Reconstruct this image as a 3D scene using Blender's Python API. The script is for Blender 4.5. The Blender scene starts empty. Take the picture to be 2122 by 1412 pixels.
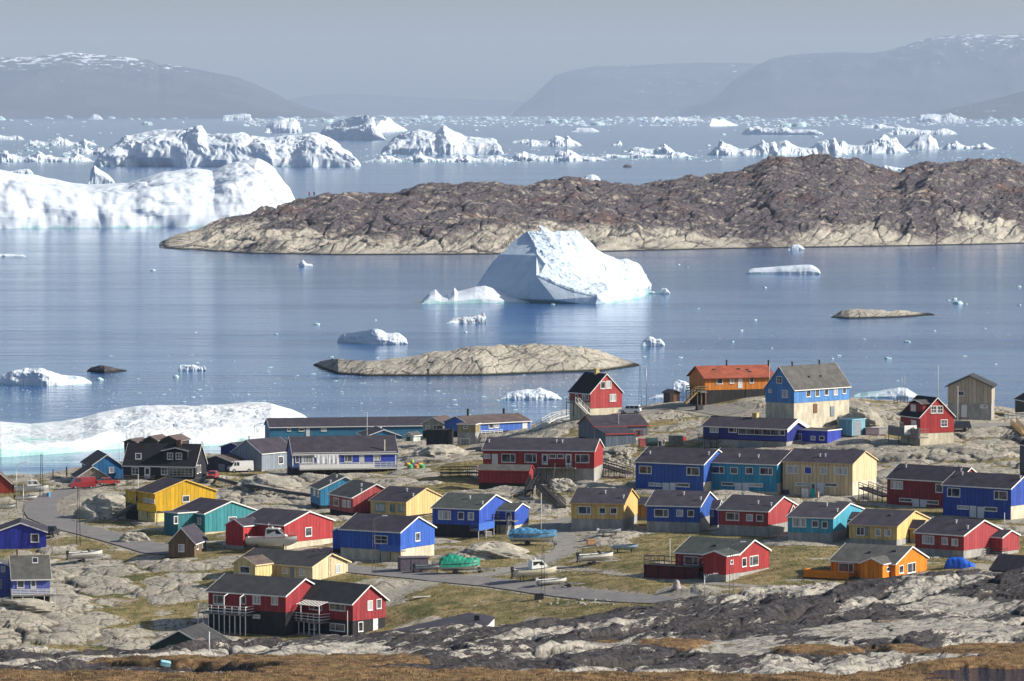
import bpy, math, random
import numpy as np
from mathutils import Vector, Matrix

# ------------------------------------------------------------------ camera, world, sun
SC = bpy.context.scene
COL = SC.collection
F = 9500.0            # focal length in photo pixels (a long lens)
CX, CY, HY = 1061.0, 706.0, 228.0
CZ = 80.0
PITCH = math.atan((CY - HY) / F)
cs, sn = math.cos(PITCH), math.sin(PITCH)
cam = bpy.data.cameras.new('camera')
camo = bpy.data.objects.new('camera', cam)
COL.objects.link(camo)
cam.sensor_width = 36.0
cam.lens = 36.0 * F / 2122.0
cam.clip_start = 1.0
cam.clip_end = 200000.0
camo.location = (0, 0, CZ)
camo.rotation_euler = (math.pi / 2 - PITCH, 0, 0)
SC.camera = camo

SUN_EL, SUN_AZ = 30.0, -5.0      # azimuth from +X towards +Y
w = bpy.data.worlds.new('World'); SC.world = w; w.use_nodes = True
nt = w.node_tree
sky = nt.nodes.new('ShaderNodeTexSky'); sky.sky_type = 'NISHITA'; sky.sun_disc = False
sky.sun_elevation = math.radians(SUN_EL); sky.sun_rotation = math.radians(90 - SUN_AZ)
sky.altitude = 80; sky.air_density = 1.0; sky.dust_density = 1.8; sky.ozone_density = 1.6
bg = nt.nodes['Background']; bg.inputs[1].default_value = 0.084
nt.links.new(sky.outputs[0], bg.inputs[0])
sl = bpy.data.lights.new('sun', 'SUN'); sl.energy = 5.0; sl.angle = math.radians(0.5); sl.color = (1.0, 0.94, 0.84)
so = bpy.data.objects.new('sun', sl); COL.objects.link(so)
a_, e_ = math.radians(SUN_AZ), math.radians(SUN_EL)
sd = Vector((math.cos(e_) * math.cos(a_), math.cos(e_) * math.sin(a_), math.sin(e_)))
so.rotation_euler = sd.to_track_quat('Z', 'Y').to_euler()
so.location = (300, 300, 400)
SC.view_settings.view_transform = 'Standard'; SC.view_settings.look = 'None'
SC.view_settings.gamma = 1.0; SC.view_settings.exposure = 0.54
SC.cycles.use_denoising = True
SC.cycles.max_bounces = 5; SC.cycles.diffuse_bounces = 1; SC.cycles.glossy_bounces = 2
SC.cycles.transmission_bounces = 2; SC.cycles.volume_bounces = 0; SC.cycles.transparent_max_bounces = 6
SC.cycles.sample_clamp_indirect = 4.0

# ------------------------------------------------------------------ pixel <-> world
def ray(px, py):
    x, y = px - CX, CY - py
    return np.array([x, F * cs + y * sn, -F * sn + y * cs])
def at_z(px, py, z):
    d = ray(px, py); t = (z - CZ) / d[2]
    return np.array([d[0] * t, d[1] * t, z])
def at_D(px, py, D):
    d = ray(px, py); t = D / d[1]
    return np.array([d[0] * t, D, CZ + d[2] * t])
def z_at(X, Y, py):
    k = (CY - py) / F
    return CZ + Y * (k * cs - sn) / (cs + k * sn)
def proj(p):
    X, Y, h = p[0], p[1], p[2] - CZ
    up = Y * sn + h * cs; fw = Y * cs - h * sn
    return CX + F * X / fw, CY - F * up / fw
FR = {'A': (0, 860, 4.613), 'B': (420, 840, 4.613), 'C': (840, 840, 4.613), 'D': (1160, 730, 4.613), 'E': (1560, 730, 3.776),
      'F': (0, 1040, 4.152), 'G': (380, 1040, 4.152), 'H': (820, 1000, 4.613), 'I': (1160, 980, 4.613), 'J': (1580, 930, 3.915), 'T': (0, 0, 1.0)}
def q(fr, x, y=None):
    if y is None: x, y = x
    o = FR[fr]; return (o[0] + x / o[2], o[1] + y / o[2])

# ------------------------------------------------------------------ noise
def _h(ix, iy, s):
    n = (ix.astype(np.int64) * 374761393 + iy.astype(np.int64) * 668265263 + s * 1442695041) & 0xffffffff
    n = ((n ^ (n >> 13)) * 1274126177) & 0xffffffff
    n = ((n ^ (n >> 16)) * 2246822519) & 0xffffffff
    return ((n ^ (n >> 15)) & 0xffffff).astype(np.float64) / 16777216.0
def vn(x, y, s=0):
    ix, iy = np.floor(x), np.floor(y); fx, fy = x - ix, y - iy
    ux = fx * fx * fx * (fx * (fx * 6 - 15) + 10); uy = fy * fy * fy * (fy * (fy * 6 - 15) + 10)
    a, b, c, d = _h(ix, iy, s), _h(ix + 1, iy, s), _h(ix, iy + 1, s), _h(ix + 1, iy + 1, s)
    return (a + (b - a) * ux + (c - a) * uy + (a - b - c + d) * ux * uy) * 2 - 1
def fbm(x, y, o=4, s=0, g=0.5, ridged=False):
    r, a, t = 0, 1.0, 0
    for i in range(o):
        v = vn(x, y, s + i * 17)
        if ridged: v = 1 - 2 * np.abs(v)
        r = r + a * v; t += a; a *= g
        x, y = x * 1.6 - y * 1.25 + 7.3, x * 1.25 + y * 1.6 - 3.1
    return r / t
def voro(x, y, s=0):
    ix, iy = np.floor(x), np.floor(y)
    f1 = np.full(np.shape(x), 9.0); f2 = f1.copy(); cr = np.zeros(np.shape(x))
    for i in (-1, 0, 1):
        for j in (-1, 0, 1):
            cx, cy = ix + i, iy + j
            dx = cx + 0.1 + 0.8 * _h(cx, cy, s) - x; dy = cy + 0.1 + 0.8 * _h(cx, cy, s + 5) - y
            d = dx * dx + dy * dy
            n = d < f1
            f2 = np.where(n, f1, np.minimum(f2, d)); cr = np.where(n, _h(cx, cy, s + 9), cr); f1 = np.where(n, d, f1)
    return np.sqrt(f1), np.sqrt(f2), cr
def ss(a, b, x):
    t = np.clip((x - a) / (b - a), 0, 1); return t * t * (3 - 2 * t)

# ------------------------------------------------------------------ materials
MATS = {}
class NB:
    def __init__(s, name):
        s.m = bpy.data.materials.new(name); s.m.use_nodes = True; s.t = s.m.node_tree; s.N = s.t.nodes; s.L = s.t.links
        s.b = s.N['Principled BSDF']
    def n(s, t, **k):
        x = s.N.new(t)
        for a, v in k.items(): setattr(x, a, v)
        return x
    def put(s, sock, v):
        if v is None: return
        if hasattr(v, 'is_output') or isinstance(v, bpy.types.NodeSocket): s.L.new(v, sock)
        elif isinstance(v, (tuple, list)) and len(v) == 3 and sock.type == 'RGBA': sock.default_value = (*v, 1)
        else: sock.default_value = v
    def math(s, op, a, b=None, c=None, clamp=False):
        x = s.n('ShaderNodeMath', operation=op, use_clamp=clamp); s.put(x.inputs[0], a)
        if b is not None: s.put(x.inputs[1], b)
        if c is not None: s.put(x.inputs[2], c)
        return x.outputs[0]
    def mix(s, f, a, b, bt='MIX'):
        x = s.n('ShaderNodeMix', data_type='RGBA', blend_type=bt); s.put(x.inputs[0], f); s.put(x.inputs[6], a); s.put(x.inputs[7], b)
        return x.outputs[2]
    def noise(s, co, sc, det=4, rough=0.55, dist=0.0):
        x = s.n('ShaderNodeTexNoise'); s.put(x.inputs['Vector'], co); x.inputs['Scale'].default_value = sc
        x.inputs['Detail'].default_value = det; x.inputs['Roughness'].default_value = rough; x.inputs['Distortion'].default_value = dist
        return x.outputs[0]
    def obj(s): return s.n('ShaderNodeTexCoord').outputs['Object']
    def mapv(s, co, sc=(1, 1, 1), rot=(0, 0, 0)):
        x = s.n('ShaderNodeMapping'); s.put(x.inputs[0], co); x.inputs['Scale'].default_value = sc; x.inputs['Rotation'].default_value = rot
        return x.outputs[0]
    def step(s, v, a, b):
        x = s.n('ShaderNodeMapRange', interpolation_type='SMOOTHSTEP'); s.put(x.inputs[0], v); s.put(x.inputs[1], a); s.put(x.inputs[2], b)
        return x.outputs[0]
    def attr(s, name):
        return s.n('ShaderNodeAttribute', attribute_name=name)
    def sep(s, co):
        x = s.n('ShaderNodeSeparateXYZ'); s.put(x.inputs[0], co); return x.outputs
    def bump(s, h, strength=0.5, dist=0.1):
        x = s.n('ShaderNodeBump'); s.put(x.inputs['Height'], h); x.inputs['Strength'].default_value = strength; x.inputs['Distance'].default_value = dist
        s.L.new(x.outputs[0], s.b.inputs['Normal'])
    def fin(s, col=None, rough=0.7, spec=0.3, metal=0.0):
        s.put(s.b.inputs['Base Color'], col); s.put(s.b.inputs['Roughness'], rough); s.b.inputs['Specular IOR Level'].default_value = spec
        s.b.inputs['Metallic'].default_value = metal
        return s.m

def plain(name, col, rough=0.6, spec=0.3, metal=0.0, var=0.18, sc=3.0):
    if name in MATS: return MATS[name]
    col = tuple(x * .9 for x in col); k = NB(name); n = k.noise(k.obj(), sc, 4, 0.6)
    f = k.step(n, 0.35, 0.7)
    c = k.mix(f, tuple(x * (1 - var) for x in col), tuple(min(1, x * (1 + var)) for x in col))
    MATS[name] = k.fin(c, rough, spec, metal); return MATS[name]

def clad(col, pitch=0.75, horiz=False):
    """vertical board-and-batten painted wood"""
    key = 'painted_boards_%d_%d_%d' % tuple(int(c * 255) for c in col) + ('_h' if horiz else '')
    if key in MATS: return MATS[key]
    col = tuple(x * .84 for x in col); k = NB(key); tc = k.n('ShaderNodeTexCoord'); o = k.sep(tc.outputs['Object']); nn = k.sep(tc.outputs['Normal'])
    if horiz: c = o[2]; pitch = 0.22
    else: c = k.math('ADD', k.math('MULTIPLY', o[0], k.math('ABSOLUTE', nn[1])), k.math('MULTIPLY', o[1], k.math('ABSOLUTE', nn[0])))
    fr = k.math('FRACT', k.math('DIVIDE', c, pitch))
    seam = k.math('LESS_THAN', fr, 0.10 if not horiz else 0.14)
    cell = k.math('FLOOR', k.math('DIVIDE', c, pitch))
    wn = k.n('ShaderNodeTexWhiteNoise', noise_dimensions='1D'); k.put(wn.inputs['W'], cell)
    n = k.noise(k.mapv(tc.outputs['Object'], (3, 3, .5)), 1.0, 5, 0.65)
    base = k.mix(k.step(n, 0.3, 0.75), tuple(x * 0.80 for x in col), tuple(min(1, x * 1.08 + .01) for x in col))
    base = k.mix(k.math('MULTIPLY', wn.outputs[0], 0.22), base, (0, 0, 0))
    wear = k.step(k.noise(tc.outputs['Object'], 1.7, 6, 0.7), 0.62, 0.75)
    base = k.mix(k.math('MULTIPLY', wear, 0.32), base, (0.45, 0.42, 0.38)); base = k.mix(k.math('MULTIPLY', k.step(k.noise(k.mapv(tc.outputs['Object'], (2.2, 2.2, .25)), 1.0, 5, .7), .56, .70), 0.38), base, tuple(x * .45 for x in col))
    base = k.mix(k.math('MULTIPLY', seam, 0.72), base, tuple(x * 0.22 for x in col))
    k.bump(k.math('SUBTRACT', 1.0, seam), 0.6, 0.03)
    MATS[key] = k.fin(base, 0.62, 0.25); return MATS[key]

def roofm(col, name):
    key = 'roofing_' + name
    if key in MATS: return MATS[key]
    k = NB(key); co = k.obj(); o = k.sep(co)
    n = k.noise(co, 0.7, 6, 0.65); n2 = k.noise(co, 9.0, 3, 0.6)
    c = k.mix(k.step(n, 0.35, 0.7), tuple(x * 0.78 for x in col), tuple(x * 1.25 for x in col))
    c = k.mix(k.math('MULTIPLY', k.step(n2, 0.5, 0.8), 0.25), c, tuple(min(1, x * 1.9) for x in col)); c = k.mix(k.math('MULTIPLY', k.step(k.noise(k.mapv(co, (.5, 2.5, 1)), .8, 5, .7), .56, .66), .45), c, tuple(x * 1.7 for x in col))
    fr = k.math('FRACT', k.math('DIVIDE', o[1], 1.0)); seam = k.math('LESS_THAN', fr, 0.05)
    c = k.mix(k.math('MULTIPLY', seam, 0.3), c, tuple(x * 0.5 for x in col))
    k.bump(n2, 0.2, 0.02)
    MATS[key] = k.fin(c, 0.85, 0.25); return MATS[key]

def concrete(col, name):
    key = 'concrete_' + name
    if key in MATS: return MATS[key]
    k = NB(key); co = k.obj(); n = k.noise(k.mapv(co, (1, 1, .35)), 0.9, 6, 0.7)
    c = k.mix(k.step(n, 0.35, 0.7), tuple(x * 0.72 for x in col), tuple(min(1, x * 1.15) for x in col))
    o = k.sep(co); fr = k.math('FRACT', k.math('DIVIDE', o[2], 0.6))
    c = k.mix(k.math('MULTIPLY', k.math('LESS_THAN', fr, 0.05), 0.35), c, tuple(x * 0.5 for x in col))
    k.bump(n, 0.3, 0.05)
    MATS[key] = k.fin(c, 0.9, 0.15); return MATS[key]

WHITE = plain('white_paint', (0.78, 0.77, 0.74), 0.5, 0.35, var=0.06)
OFFW = plain('weathered_white_paint', (0.62, 0.61, 0.58), 0.6, var=0.12)
DARKW = plain('dark_stained_wood', (0.035, 0.03, 0.03), 0.8, var=0.3)
BLACKP = plain('black_paint', (0.02, 0.02, 0.022), 0.6)
WOOD = plain('tan_timber', (0.42, 0.27, 0.12), 0.8, var=0.25)
GREYW = plain('grey_timber', (0.22, 0.21, 0.19), 0.85, var=0.25)
STEEL = plain('galvanised_steel', (0.42, 0.43, 0.44), 0.4, 0.5, 0.6)
DSTEEL = plain('dark_steel', (0.06, 0.06, 0.065), 0.5, 0.4, 0.3)
CABLE = plain('black_rubber', (0.02, 0.02, 0.02), 0.7)
VENT = plain('vent_metal', (0.66, 0.66, 0.68), 0.4, 0.4, 0.3)
def glassm():
    k = NB('window_glass'); n = k.noise(k.obj(), 0.8, 2, 0.5)
    c = k.mix(k.step(n, 0.4, 0.6), (0.015, 0.018, 0.025), (0.09, 0.10, 0.12))
    return k.fin(c, 0.06, 0.6)
def curtm():
    k = NB('glass_over_curtain'); o = k.sep(k.obj()); n = k.noise(k.mapv(k.obj(), (6, 6, .2)), 1.0, 2, 0.5)
    c = k.mix(k.step(n, 0.4, 0.6), (0.22, 0.23, 0.26), (0.52, 0.52, 0.52))
    return k.fin(c, 0.12, 0.5)
GLASS, CURT = glassm(), curtm()

# ------------------------------------------------------------------ mesh builder
def mesh_obj(name, V, Fc, mat, parent=None, smooth=False, mids=None):
    me = bpy.data.meshes.new(name)
    me.from_pydata([tuple(map(float, v)) for v in V], [], [tuple(f) for f in Fc])
    for m in (mat if isinstance(mat, (list, tuple)) else [mat]): me.materials.append(m)
    if mids is not None: me.polygons.foreach_set('material_index', mids)
    if smooth: me.polygons.foreach_set('use_smooth', [True] * len(me.polygons))
    o = bpy.data.objects.new(name, me); COL.objects.link(o)
    if parent is not None: o.parent = parent
    return o
class MB:
    def __init__(s): s.v = []; s.f = []; s.m = []; s.cm = 0
    def add(s, V, Fc):
        b = len(s.v); s.v += [tuple(v) for v in V]; s.f += [tuple(b + i for i in f) for f in Fc]; s.m += [s.cm] * len(Fc); return s
    def box(s, a, b):
        x0, x1 = sorted((a[0], b[0])); y0, y1 = sorted((a[1], b[1])); z0, z1 = sorted((a[2], b[2]))
        return s.add([(x0, y0, z0), (x1, y0, z0), (x1, y1, z0), (x0, y1, z0), (x0, y0, z1), (x1, y0, z1), (x1, y1, z1), (x0, y1, z1)],
                     [(0, 3, 2, 1), (4, 5, 6, 7), (0, 1, 5, 4), (1, 2, 6, 5), (2, 3, 7, 6), (3, 0, 4, 7)])
    def bar(s, p, r, w, h=None):
        h = h or w; p, r = Vector(p), Vector(r); d = r - p
        if d.length < 1e-6: return s
        up = Vector((0, 0, 1)) if abs(d.normalized().z) < 0.95 else Vector((0, 1, 0))
        e = d.cross(up).normalized() * (w / 2); g = e.cross(d).normalized() * (h / 2)
        V = [p - e - g, p + e - g, p + e + g, p - e + g, r - e - g, r + e - g, r + e + g, r - e + g]
        return s.add(V, [(0, 3, 2, 1), (4, 5, 6, 7), (0, 1, 5, 4), (1, 2, 6, 5), (2, 3, 7, 6), (3, 0, 4, 7)])
    def cyl(s, p, r, rad, rad2=None, n=8):
        rad2 = rad if rad2 is None else rad2; p, r = Vector(p), Vector(r); d = (r - p)
        up = Vector((0, 0, 1)) if abs(d.normalized().z) < 0.95 else Vector((0, 1, 0))
        e = d.cross(up).normalized(); g = e.cross(d).normalized(); V = []
        for c, R in ((p, rad), (r, rad2)):
            for i in range(n):
                t = 2 * math.pi * i / n; V.append(c + (e * math.cos(t) + g * math.sin(t)) * R)
        return s.add(V, [tuple((i, (i + 1) % n, n + (i + 1) % n, n + i)) for i in range(n)] + [tuple(range(n))[::-1], tuple(range(n, 2 * n))])
    def prism(s, poly, z0, z1):
        n = len(poly); V = [(p[0], p[1], z0) for p in poly] + [(p[0], p[1], z1) for p in poly]
        return s.add(V, [tuple(range(n))[::-1], tuple(range(n, 2 * n))] + [(i, (i + 1) % n, n + (i + 1) % n, n + i) for i in range(n)])
    def slab(s, P, t):
        """polygon P (3-D, planar) thickened by vector t"""
        n = len(P); t = Vector(t); P = [Vector(p) for p in P]
        return s.add(P + [p + t for p in P], [tuple(range(n)), tuple(range(2 * n - 1, n - 1, -1))] + [(i, n + i, n + (i + 1) % n, (i + 1) % n) for i in range(n)])
    def build(s, name, mat, parent=None, smooth=False):
        o = mesh_obj(name, s.v, s.f, mat, parent, smooth, s.m if isinstance(mat, (list, tuple)) and len(mat) > 1 else None)
        return o
def tag(o, label=None, cat=None, group=None, kind=None):
    if label: o['label'] = label
    if cat: o['category'] = cat
    if group: o['group'] = group
    if kind: o['kind'] = kind
    return o
def empty(name, loc, rz=0, **k):
    o = bpy.data.objects.new(name, None); COL.objects.link(o); o.location = tuple(map(float, loc)); o.rotation_euler = (0, 0, rz); o.empty_display_size = 0.5
    return tag(o, **k)
# ------------------------------------------------------------------ building catalogue (measured in the photograph, solved to real boxes)
RED = (0.40, 0.036, 0.04); DRED = (0.20, 0.018, 0.022); BLUE = (0.035, 0.115, 0.46); NAVY = (0.018, 0.03, 0.24); SKYB = (0.09, 0.25, 0.62)
TEAL = (0.05, 0.32, 0.36); TEALB = (0.04, 0.34, 0.55); MIDB = (0.03, 0.20, 0.45); YEL = (0.78, 0.46, 0.015); CREAMY = (0.80, 0.52, 0.20); CREAM = (0.80, 0.66, 0.32)
ORANGE = (0.85, 0.26, 0.012); BROWN = (0.07, 0.03, 0.022); BLACKW = (0.016, 0.016, 0.028); LAV = (0.16, 0.20, 0.62); OCHRE = (0.62, 0.20, 0.035)
GREYB = (0.06, 0.085, 0.12); BEIGE = (0.48, 0.41, 0.30)
RF = {'dark': (0.042, 0.037, 0.050), 'grey': (0.085, 0.083, 0.078), 'black': (0.014, 0.014, 0.018), 'green': (0.055, 0.062, 0.058), 'rust': (0.27, 0.07, 0.04),
      'brown': (0.10, 0.075, 0.07), 'char': (0.045, 0.045, 0.047)}
FD = {'light': (0.55, 0.50, 0.38), 'mid': (0.33, 0.32, 0.30), 'dark': (0.035, 0.033, 0.035), 'cream': (0.75, 0.62, 0.27), 'blue': (0.20, 0.23, 0.28)}
BS = []
def B(name, label, fr, N, R, L, apex, bN, zb, wall, roof='dark', gable='R', sL=None, sR=None, found='mid', foundR=None, La=None, Lb=None, wins=(), vents=(), chims=(),
      trim=WHITE, fcol=None, ann=(), group=None, ov=0.3, wallR=None, horiz=False, cat='house', th=None, name2=False):
    BS.append(dict(name=name, label=label, fr=fr, N=N, R=R, L=L, apex=apex, bN=bN, zb=zb, wall=wall, roof=roof, gable=gable, sL=sL, sR=sR, found=found, foundR=foundR, La=La, Lb=Lb,
                   wins=wins, vents=vents, chims=chims, trim=trim, fcol=fcol, ann=ann, group=group, ov=ov, wallR=wallR, two=name2, horiz=horiz, cat=cat, th=th))
# ann entries: dict(fr,N,R,L,apex,gable,sL,sR,bN,zb,wall,roof,wins,...)
# wins: (side, x0, y0, x1, y1, style[, frame])  in fr pixels.  side L = left-front wall, R = right wall; an 'annex' index may follow
ROWU = 'two-storey terraced houses in the upper row'; ROWL = 'low row houses with grey foundations'
B('wooden_house', 'small red house with steep black roof and yellow chimney standing by the water', 'D', (292, 393), (597, 383), (92, 378), 212, 588, 17, (0.48, 0.06, 0.06), 'black', sL=480, sR=540,
  found='light', wins=[('R', 388, 280, 434, 350, 'p'), ('R', 444, 275, 492, 346, 'p'), ('R', 477, 402, 537, 470, 'd'), ('L', 150, 398, 176, 465, 'p'), ('L', 214, 398, 245, 470, 'p'), ('L', 255, 398, 280, 460, 'p')],
  chims=[(352, 200, 158, 0.42, 'yellow')])
B('wooden_house', 'long orange house with rust red roof and timber stair on the rocky rise', 'D', (1385, 242), (2040, 224), (1238, 218), 138, 482, 19, OCHRE, 'rust', gable='L', sL=365, sR=365, found='dark',  # dark foundation block paints in the shade of the open void under the house
  wins=[('R', 1500, 248, 1558, 305, 'p'), ('R', 1625, 245, 1668, 300, 'p'), ('R', 1702, 240, 1745, 345, 'door'), ('R', 1814, 240, 1855, 296, 'p')], chims=[(1594, 135, 80, .18, 'black'), (1995, 125, 80, .18, 'black')],
  vents=[(1475, 165, 'd'), (1712, 160, 'd'), (1795, 168, 'd'), (1818, 186, 'd')], trim=plain('rust_trim', (0.22, 0.05, 0.03)), ov=0.6, wallR=(0.72, 0.24, 0.03))
B('storage_shed', 'dark brown shed with low roof at the water side of the gravel road', 'D', (1052, 390), (1148, 384), (990, 385), 366, 512, 16.5, (0.05, 0.028, 0.025), 'dark', sL=508, sR=508, found='dark', trim=DARKW, cat='shed',
  wins=[('R', 1085, 410, 1115, 505, 'bdoor')])
B('wooden_house', 'large bright blue house with grey roof and two-tone long side on a tall stone foundation', 'E', (322, 291), (757, 262), (98, 277), 116, 525, 20, (0.035, 0.11, 0.50), 'grey', gable='L', sL=402, sR=400, found='light',
  wins=[('L', 187, 188, 230, 245, 'c'), ('L', 122, 290, 146, 320, 'p'), ('L', 230, 295, 275, 358, 'p'), ('R', 416, 290, 453, 350, 'p'), ('R', 487, 290, 522, 347, 'p'), ('R', 560, 287, 593, 338, 'p'), ('R', 632, 283, 662, 335, 'p'), ('R', 700, 278, 730, 325, 'p'),
        ('R', 475, 405, 503, 475, 'bdoor'), ('R', 608, 425, 635, 500, 'gdoor')], chims=[(308, 108, 78, .16, 'black'), (520, 95, 64, .16, 'black')], vents=[(440, 190, 'd'), (530, 185, 'd')], wallR=(0.10, 0.30, 0.70))
B('storage_container', 'light blue flat metal container on the rocks below the big blue house', 'E', (775, 534), (880, 524), (672, 533), None, 658, 17, (0.10, 0.33, 0.50), 'blue', gable='flat', sL=656, sR=656, found='dark', wallR=(.22, .5, .62),
  wins=[('R', 790, 545, 850, 650, 'gdoor')], trim=plain('pale_blue_trim', (.3, .5, .6)), cat='container')
B('wooden_house', 'red house with steep black roof, dormer and balcony beside the bare rock slope', 'E', (1308, 508), (1575, 498), (1135, 512), 360, 738, 16, (0.42, 0.03, 0.035), 'black', sL=590, sR=636, found='light', La=7.5,
  wins=[('R', 1392, 420, 1438, 478, 'c'), ('R', 1443, 420, 1488, 478, 'c'), ('R', 1470, 528, 1523, 583, 'c'), ('L', 1150, 545, 1180, 600, 'p'), ('L', 1240, 530, 1280, 600, 'p')], th=25)
B('wooden_house', 'beige two-level house with dark grey ground floor near the right edge', 'E', (1868, 270), (1908, 262), (1525, 282), 190, 515, 19, (0.40, 0.33, 0.24), 'char', gable='L', sL=402, sR=392, found='mid', La=None,
  wins=[('L', 1605, 303, 1655, 343, 'p'), ('L', 1632, 412, 1675, 510, 'door'), ('L', 1780, 412, 1835, 438, 'p')], ov=0.5, wallR=(0.56, 0.48, 0.37), trim=plain('charcoal_trim', (.06, .06, .07)), Lb=9, th=80)
B('wooden_house', 'dark blue house with a long glazed veranda and white gable boards', 'T', (1630, 889), (1676, 880), (1457, 882), 869.5, 935, 14.5, NAVY, 'dark', sL=916, sR=916, found='mid', ov=0.5,
  wins=[('L', 1471, 883.5, 1489, 897, 'd'), ('L', 1510, 884, 1527, 897, 'd'), ('L', 1530, 888, 1614, 903, 'band'), ('L', 1616, 891, 1627, 903, 'p'), ('L', 1530, 916, 1567, 934, 'gdoor')], chims=[(1565.5, 869, 856, .5, 'yellow')], Lb=9)
B('storage_shed', 'flat-roofed blue shed with four small windows next to the veranda house', 'E', (583, 618), (690, 600), (305, 622), None, 752, 15, NAVY, 'dark', gable='flat', sL=742, sR=736, found='light',
  wins=[('L', 342, 635, 383, 695, 'd'), ('L', 453, 655, 490, 690, 'p'), ('L', 522, 655, 560, 690, 'p')], wallR=(0.04, 0.07, 0.5), cat='shed', th=55)
B('boathouse', 'grey blue boathouse with red fascia and a lean-to below the gravel road', 'D', (330, 712), (838, 704), (178, 690), 612, 840, 14, GREYB, 'dark', gable='L', sL=830, sR=830, found='dark', trim=plain('red_trim', (.35, .04, .04)),
  wins=[('R', 735, 745, 792, 802, 'r')], chims=[(560, 690, 582, .12, 'pipe')], vents=(), wallR=(.14, .18, .22), cat='boathouse',
  ann=[dict(fr='D', N=(438, 785), R=(728, 765), L=(335, 740), apex=725, gable='lean', sL=912, sR=912, bN=918, zb=13, wall=GREYB, wallR=(.12, .16, .21), roof='dark', found='dark', wins=[])])
B('terraced_house', 'long dark red row house with bright red gable and three entrance doors', 'C', (1805, 440), (1890, 402), (742, 440), 326, 762, 11, (0.24, 0.02, 0.022), 'dark', sL=606, sR=600, found='mid',
  wins=[('L', 750, 465, 812, 510, 'd'), ('L', 828, 465, 885, 575, 'door'), ('L', 918, 463, 1052, 548, 'd'), ('L', 1140, 463, 1255, 548, 'd'), ('L', 1305, 465, 1362, 575, 'gldoor'), ('L', 1372, 465, 1440, 510, 'p'), ('L', 1452, 465, 1518, 510, 'p'),
        ('L', 1530, 465, 1590, 590, 'gldoor'), ('L', 1625, 468, 1758, 552, 'd')], vents=[(800, 350), (1445, 353), (1500, 353)], wallR=RED)
B('storage_shed', 'long red shed with grey roof standing on posts below the red row house', 'C', (1182, 628), (1222, 606), (700, 628), 576, 830, 10.5, (0.36, 0.03, 0.03), 'grey', sL=748, sR=740, found='dark', trim=plain('red_board', (.4, .05, .04)), wins=[], wallR=RED, cat='shed')  # near-black box under the siding stands in for shade between the posts
B('terraced_house', 'dark blue two-storey row house at the left end of the upper row', 'T', (1458, 963), (1514, 955.5), (1317, 959.5), 932.7, 1024, 13, (0.02, 0.03, 0.26), 'dark', sL=1018, sR=1000, found='light', wallR=BLUE, group=ROWU,
  wins=[('L', 1324.5, 965, 1350.5, 982.5, 'd'), ('L', 1423, 968, 1449.5, 986, 'd'), ('L', 1344.5, 1000, 1371, 1008.5, 'p'), ('L', 1373, 1000.5, 1387, 1018, 'door'), ('L', 1388.5, 1000.5, 1400, 1018, 'door'), ('L', 1402, 1000.5, 1429, 1010, 'p')], vents=[(1347, 937), (1468.5, 939)])
B('terraced_house', 'teal blue two-storey row house between the dark blue and the beige one', 'T', (1609.8, 963.7), (1666, 956), (1467, 960.5), 935, 1027, 13, (0.02, 0.15, 0.28), 'dark', sL=1020, sR=1002, found='light', wallR=TEALB, group=ROWU,
  wins=[('L', 1473.5, 966, 1501, 982, 'd'), ('L', 1513.5, 968, 1529, 982.5, 'p'), ('L', 1545, 968, 1560.5, 983, 'p'), ('L', 1574.5, 968.5, 1601.5, 985, 'd'), ('L', 1495, 999, 1522, 1007.5, 'p'), ('L', 1523, 1000.5, 1537, 1019, 'door'), ('L', 1539, 1000.5, 1552, 1019, 'door'), ('L', 1553, 1001, 1580.5, 1010, 'p')], vents=[(1532, 943), (1571.5, 945)])
B('terraced_house', 'beige two-storey row house with laundry at the right end of the upper row', 'J', (730, 126), (927, 98), (165, 112), 24, 400, 13, (0.56, 0.42, 0.22), 'dark', sL=386, sR=268, found='light', wallR=(0.86, 0.66, 0.40), group=ROWU,
  wins=[('L', 188, 135, 292, 205, 'd'), ('L', 340, 145, 400, 208, 'pb'), ('L', 467, 148, 524, 208, 'p'), ('L', 583, 148, 692, 215, 'd'), ('L', 272, 273, 375, 305, 'p'), ('L', 390, 275, 435, 370, 'gldoor'), ('L', 442, 275, 500, 370, 'door'), ('L', 505, 277, 610, 312, 'p')], vents=[(467, 62), (510, 62)], trim=plain('beige_trim', (.6, .45, .25)))
B('terraced_house', 'very dark red two-storey row house behind the pale yellow porch house', 'J', (1580, 272), (1790, 250), (1012, 240), 160, 500, 13.5, (0.12, 0.016, 0.02), 'dark', sL=486, sR=420, found='mid', wallR=(.30, .025, .035), group=ROWU,
  wins=[('L', 1042, 258, 1140, 330, 'd'), ('L', 1405, 283, 1465, 358, 'p'), ('L', 1112, 398, 1215, 435, 'p'), ('L', 1218, 405, 1272, 490, 'door'), ('L', 1280, 412, 1330, 505, 'door'), ('L', 1332, 415, 1430, 455, 'p')], vents=[(1165, 150), (1612, 180)])
B('terraced_house', 'deep blue two-storey row house cut off by the right edge', 'J', (2015, 325), (2225, 297), (1465, 290), 222, 590, 13.5, (0.025, 0.035, 0.27), 'dark', sL=575, sR=468, found='light', wallR=(0.03, 0.085, 0.44), group=ROWU,
  wins=[('L', 1500, 315, 1605, 395, 'd'), ('L', 1880, 340, 1988, 418, 'd'), ('L', 1580, 458, 1675, 495, 'p'), ('L', 1682, 462, 1735, 560, 'door'), ('L', 1745, 470, 1798, 570, 'door'), ('L', 1800, 470, 1905, 512, 'p')], vents=[(1622, 210), (2092, 240)])
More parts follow.
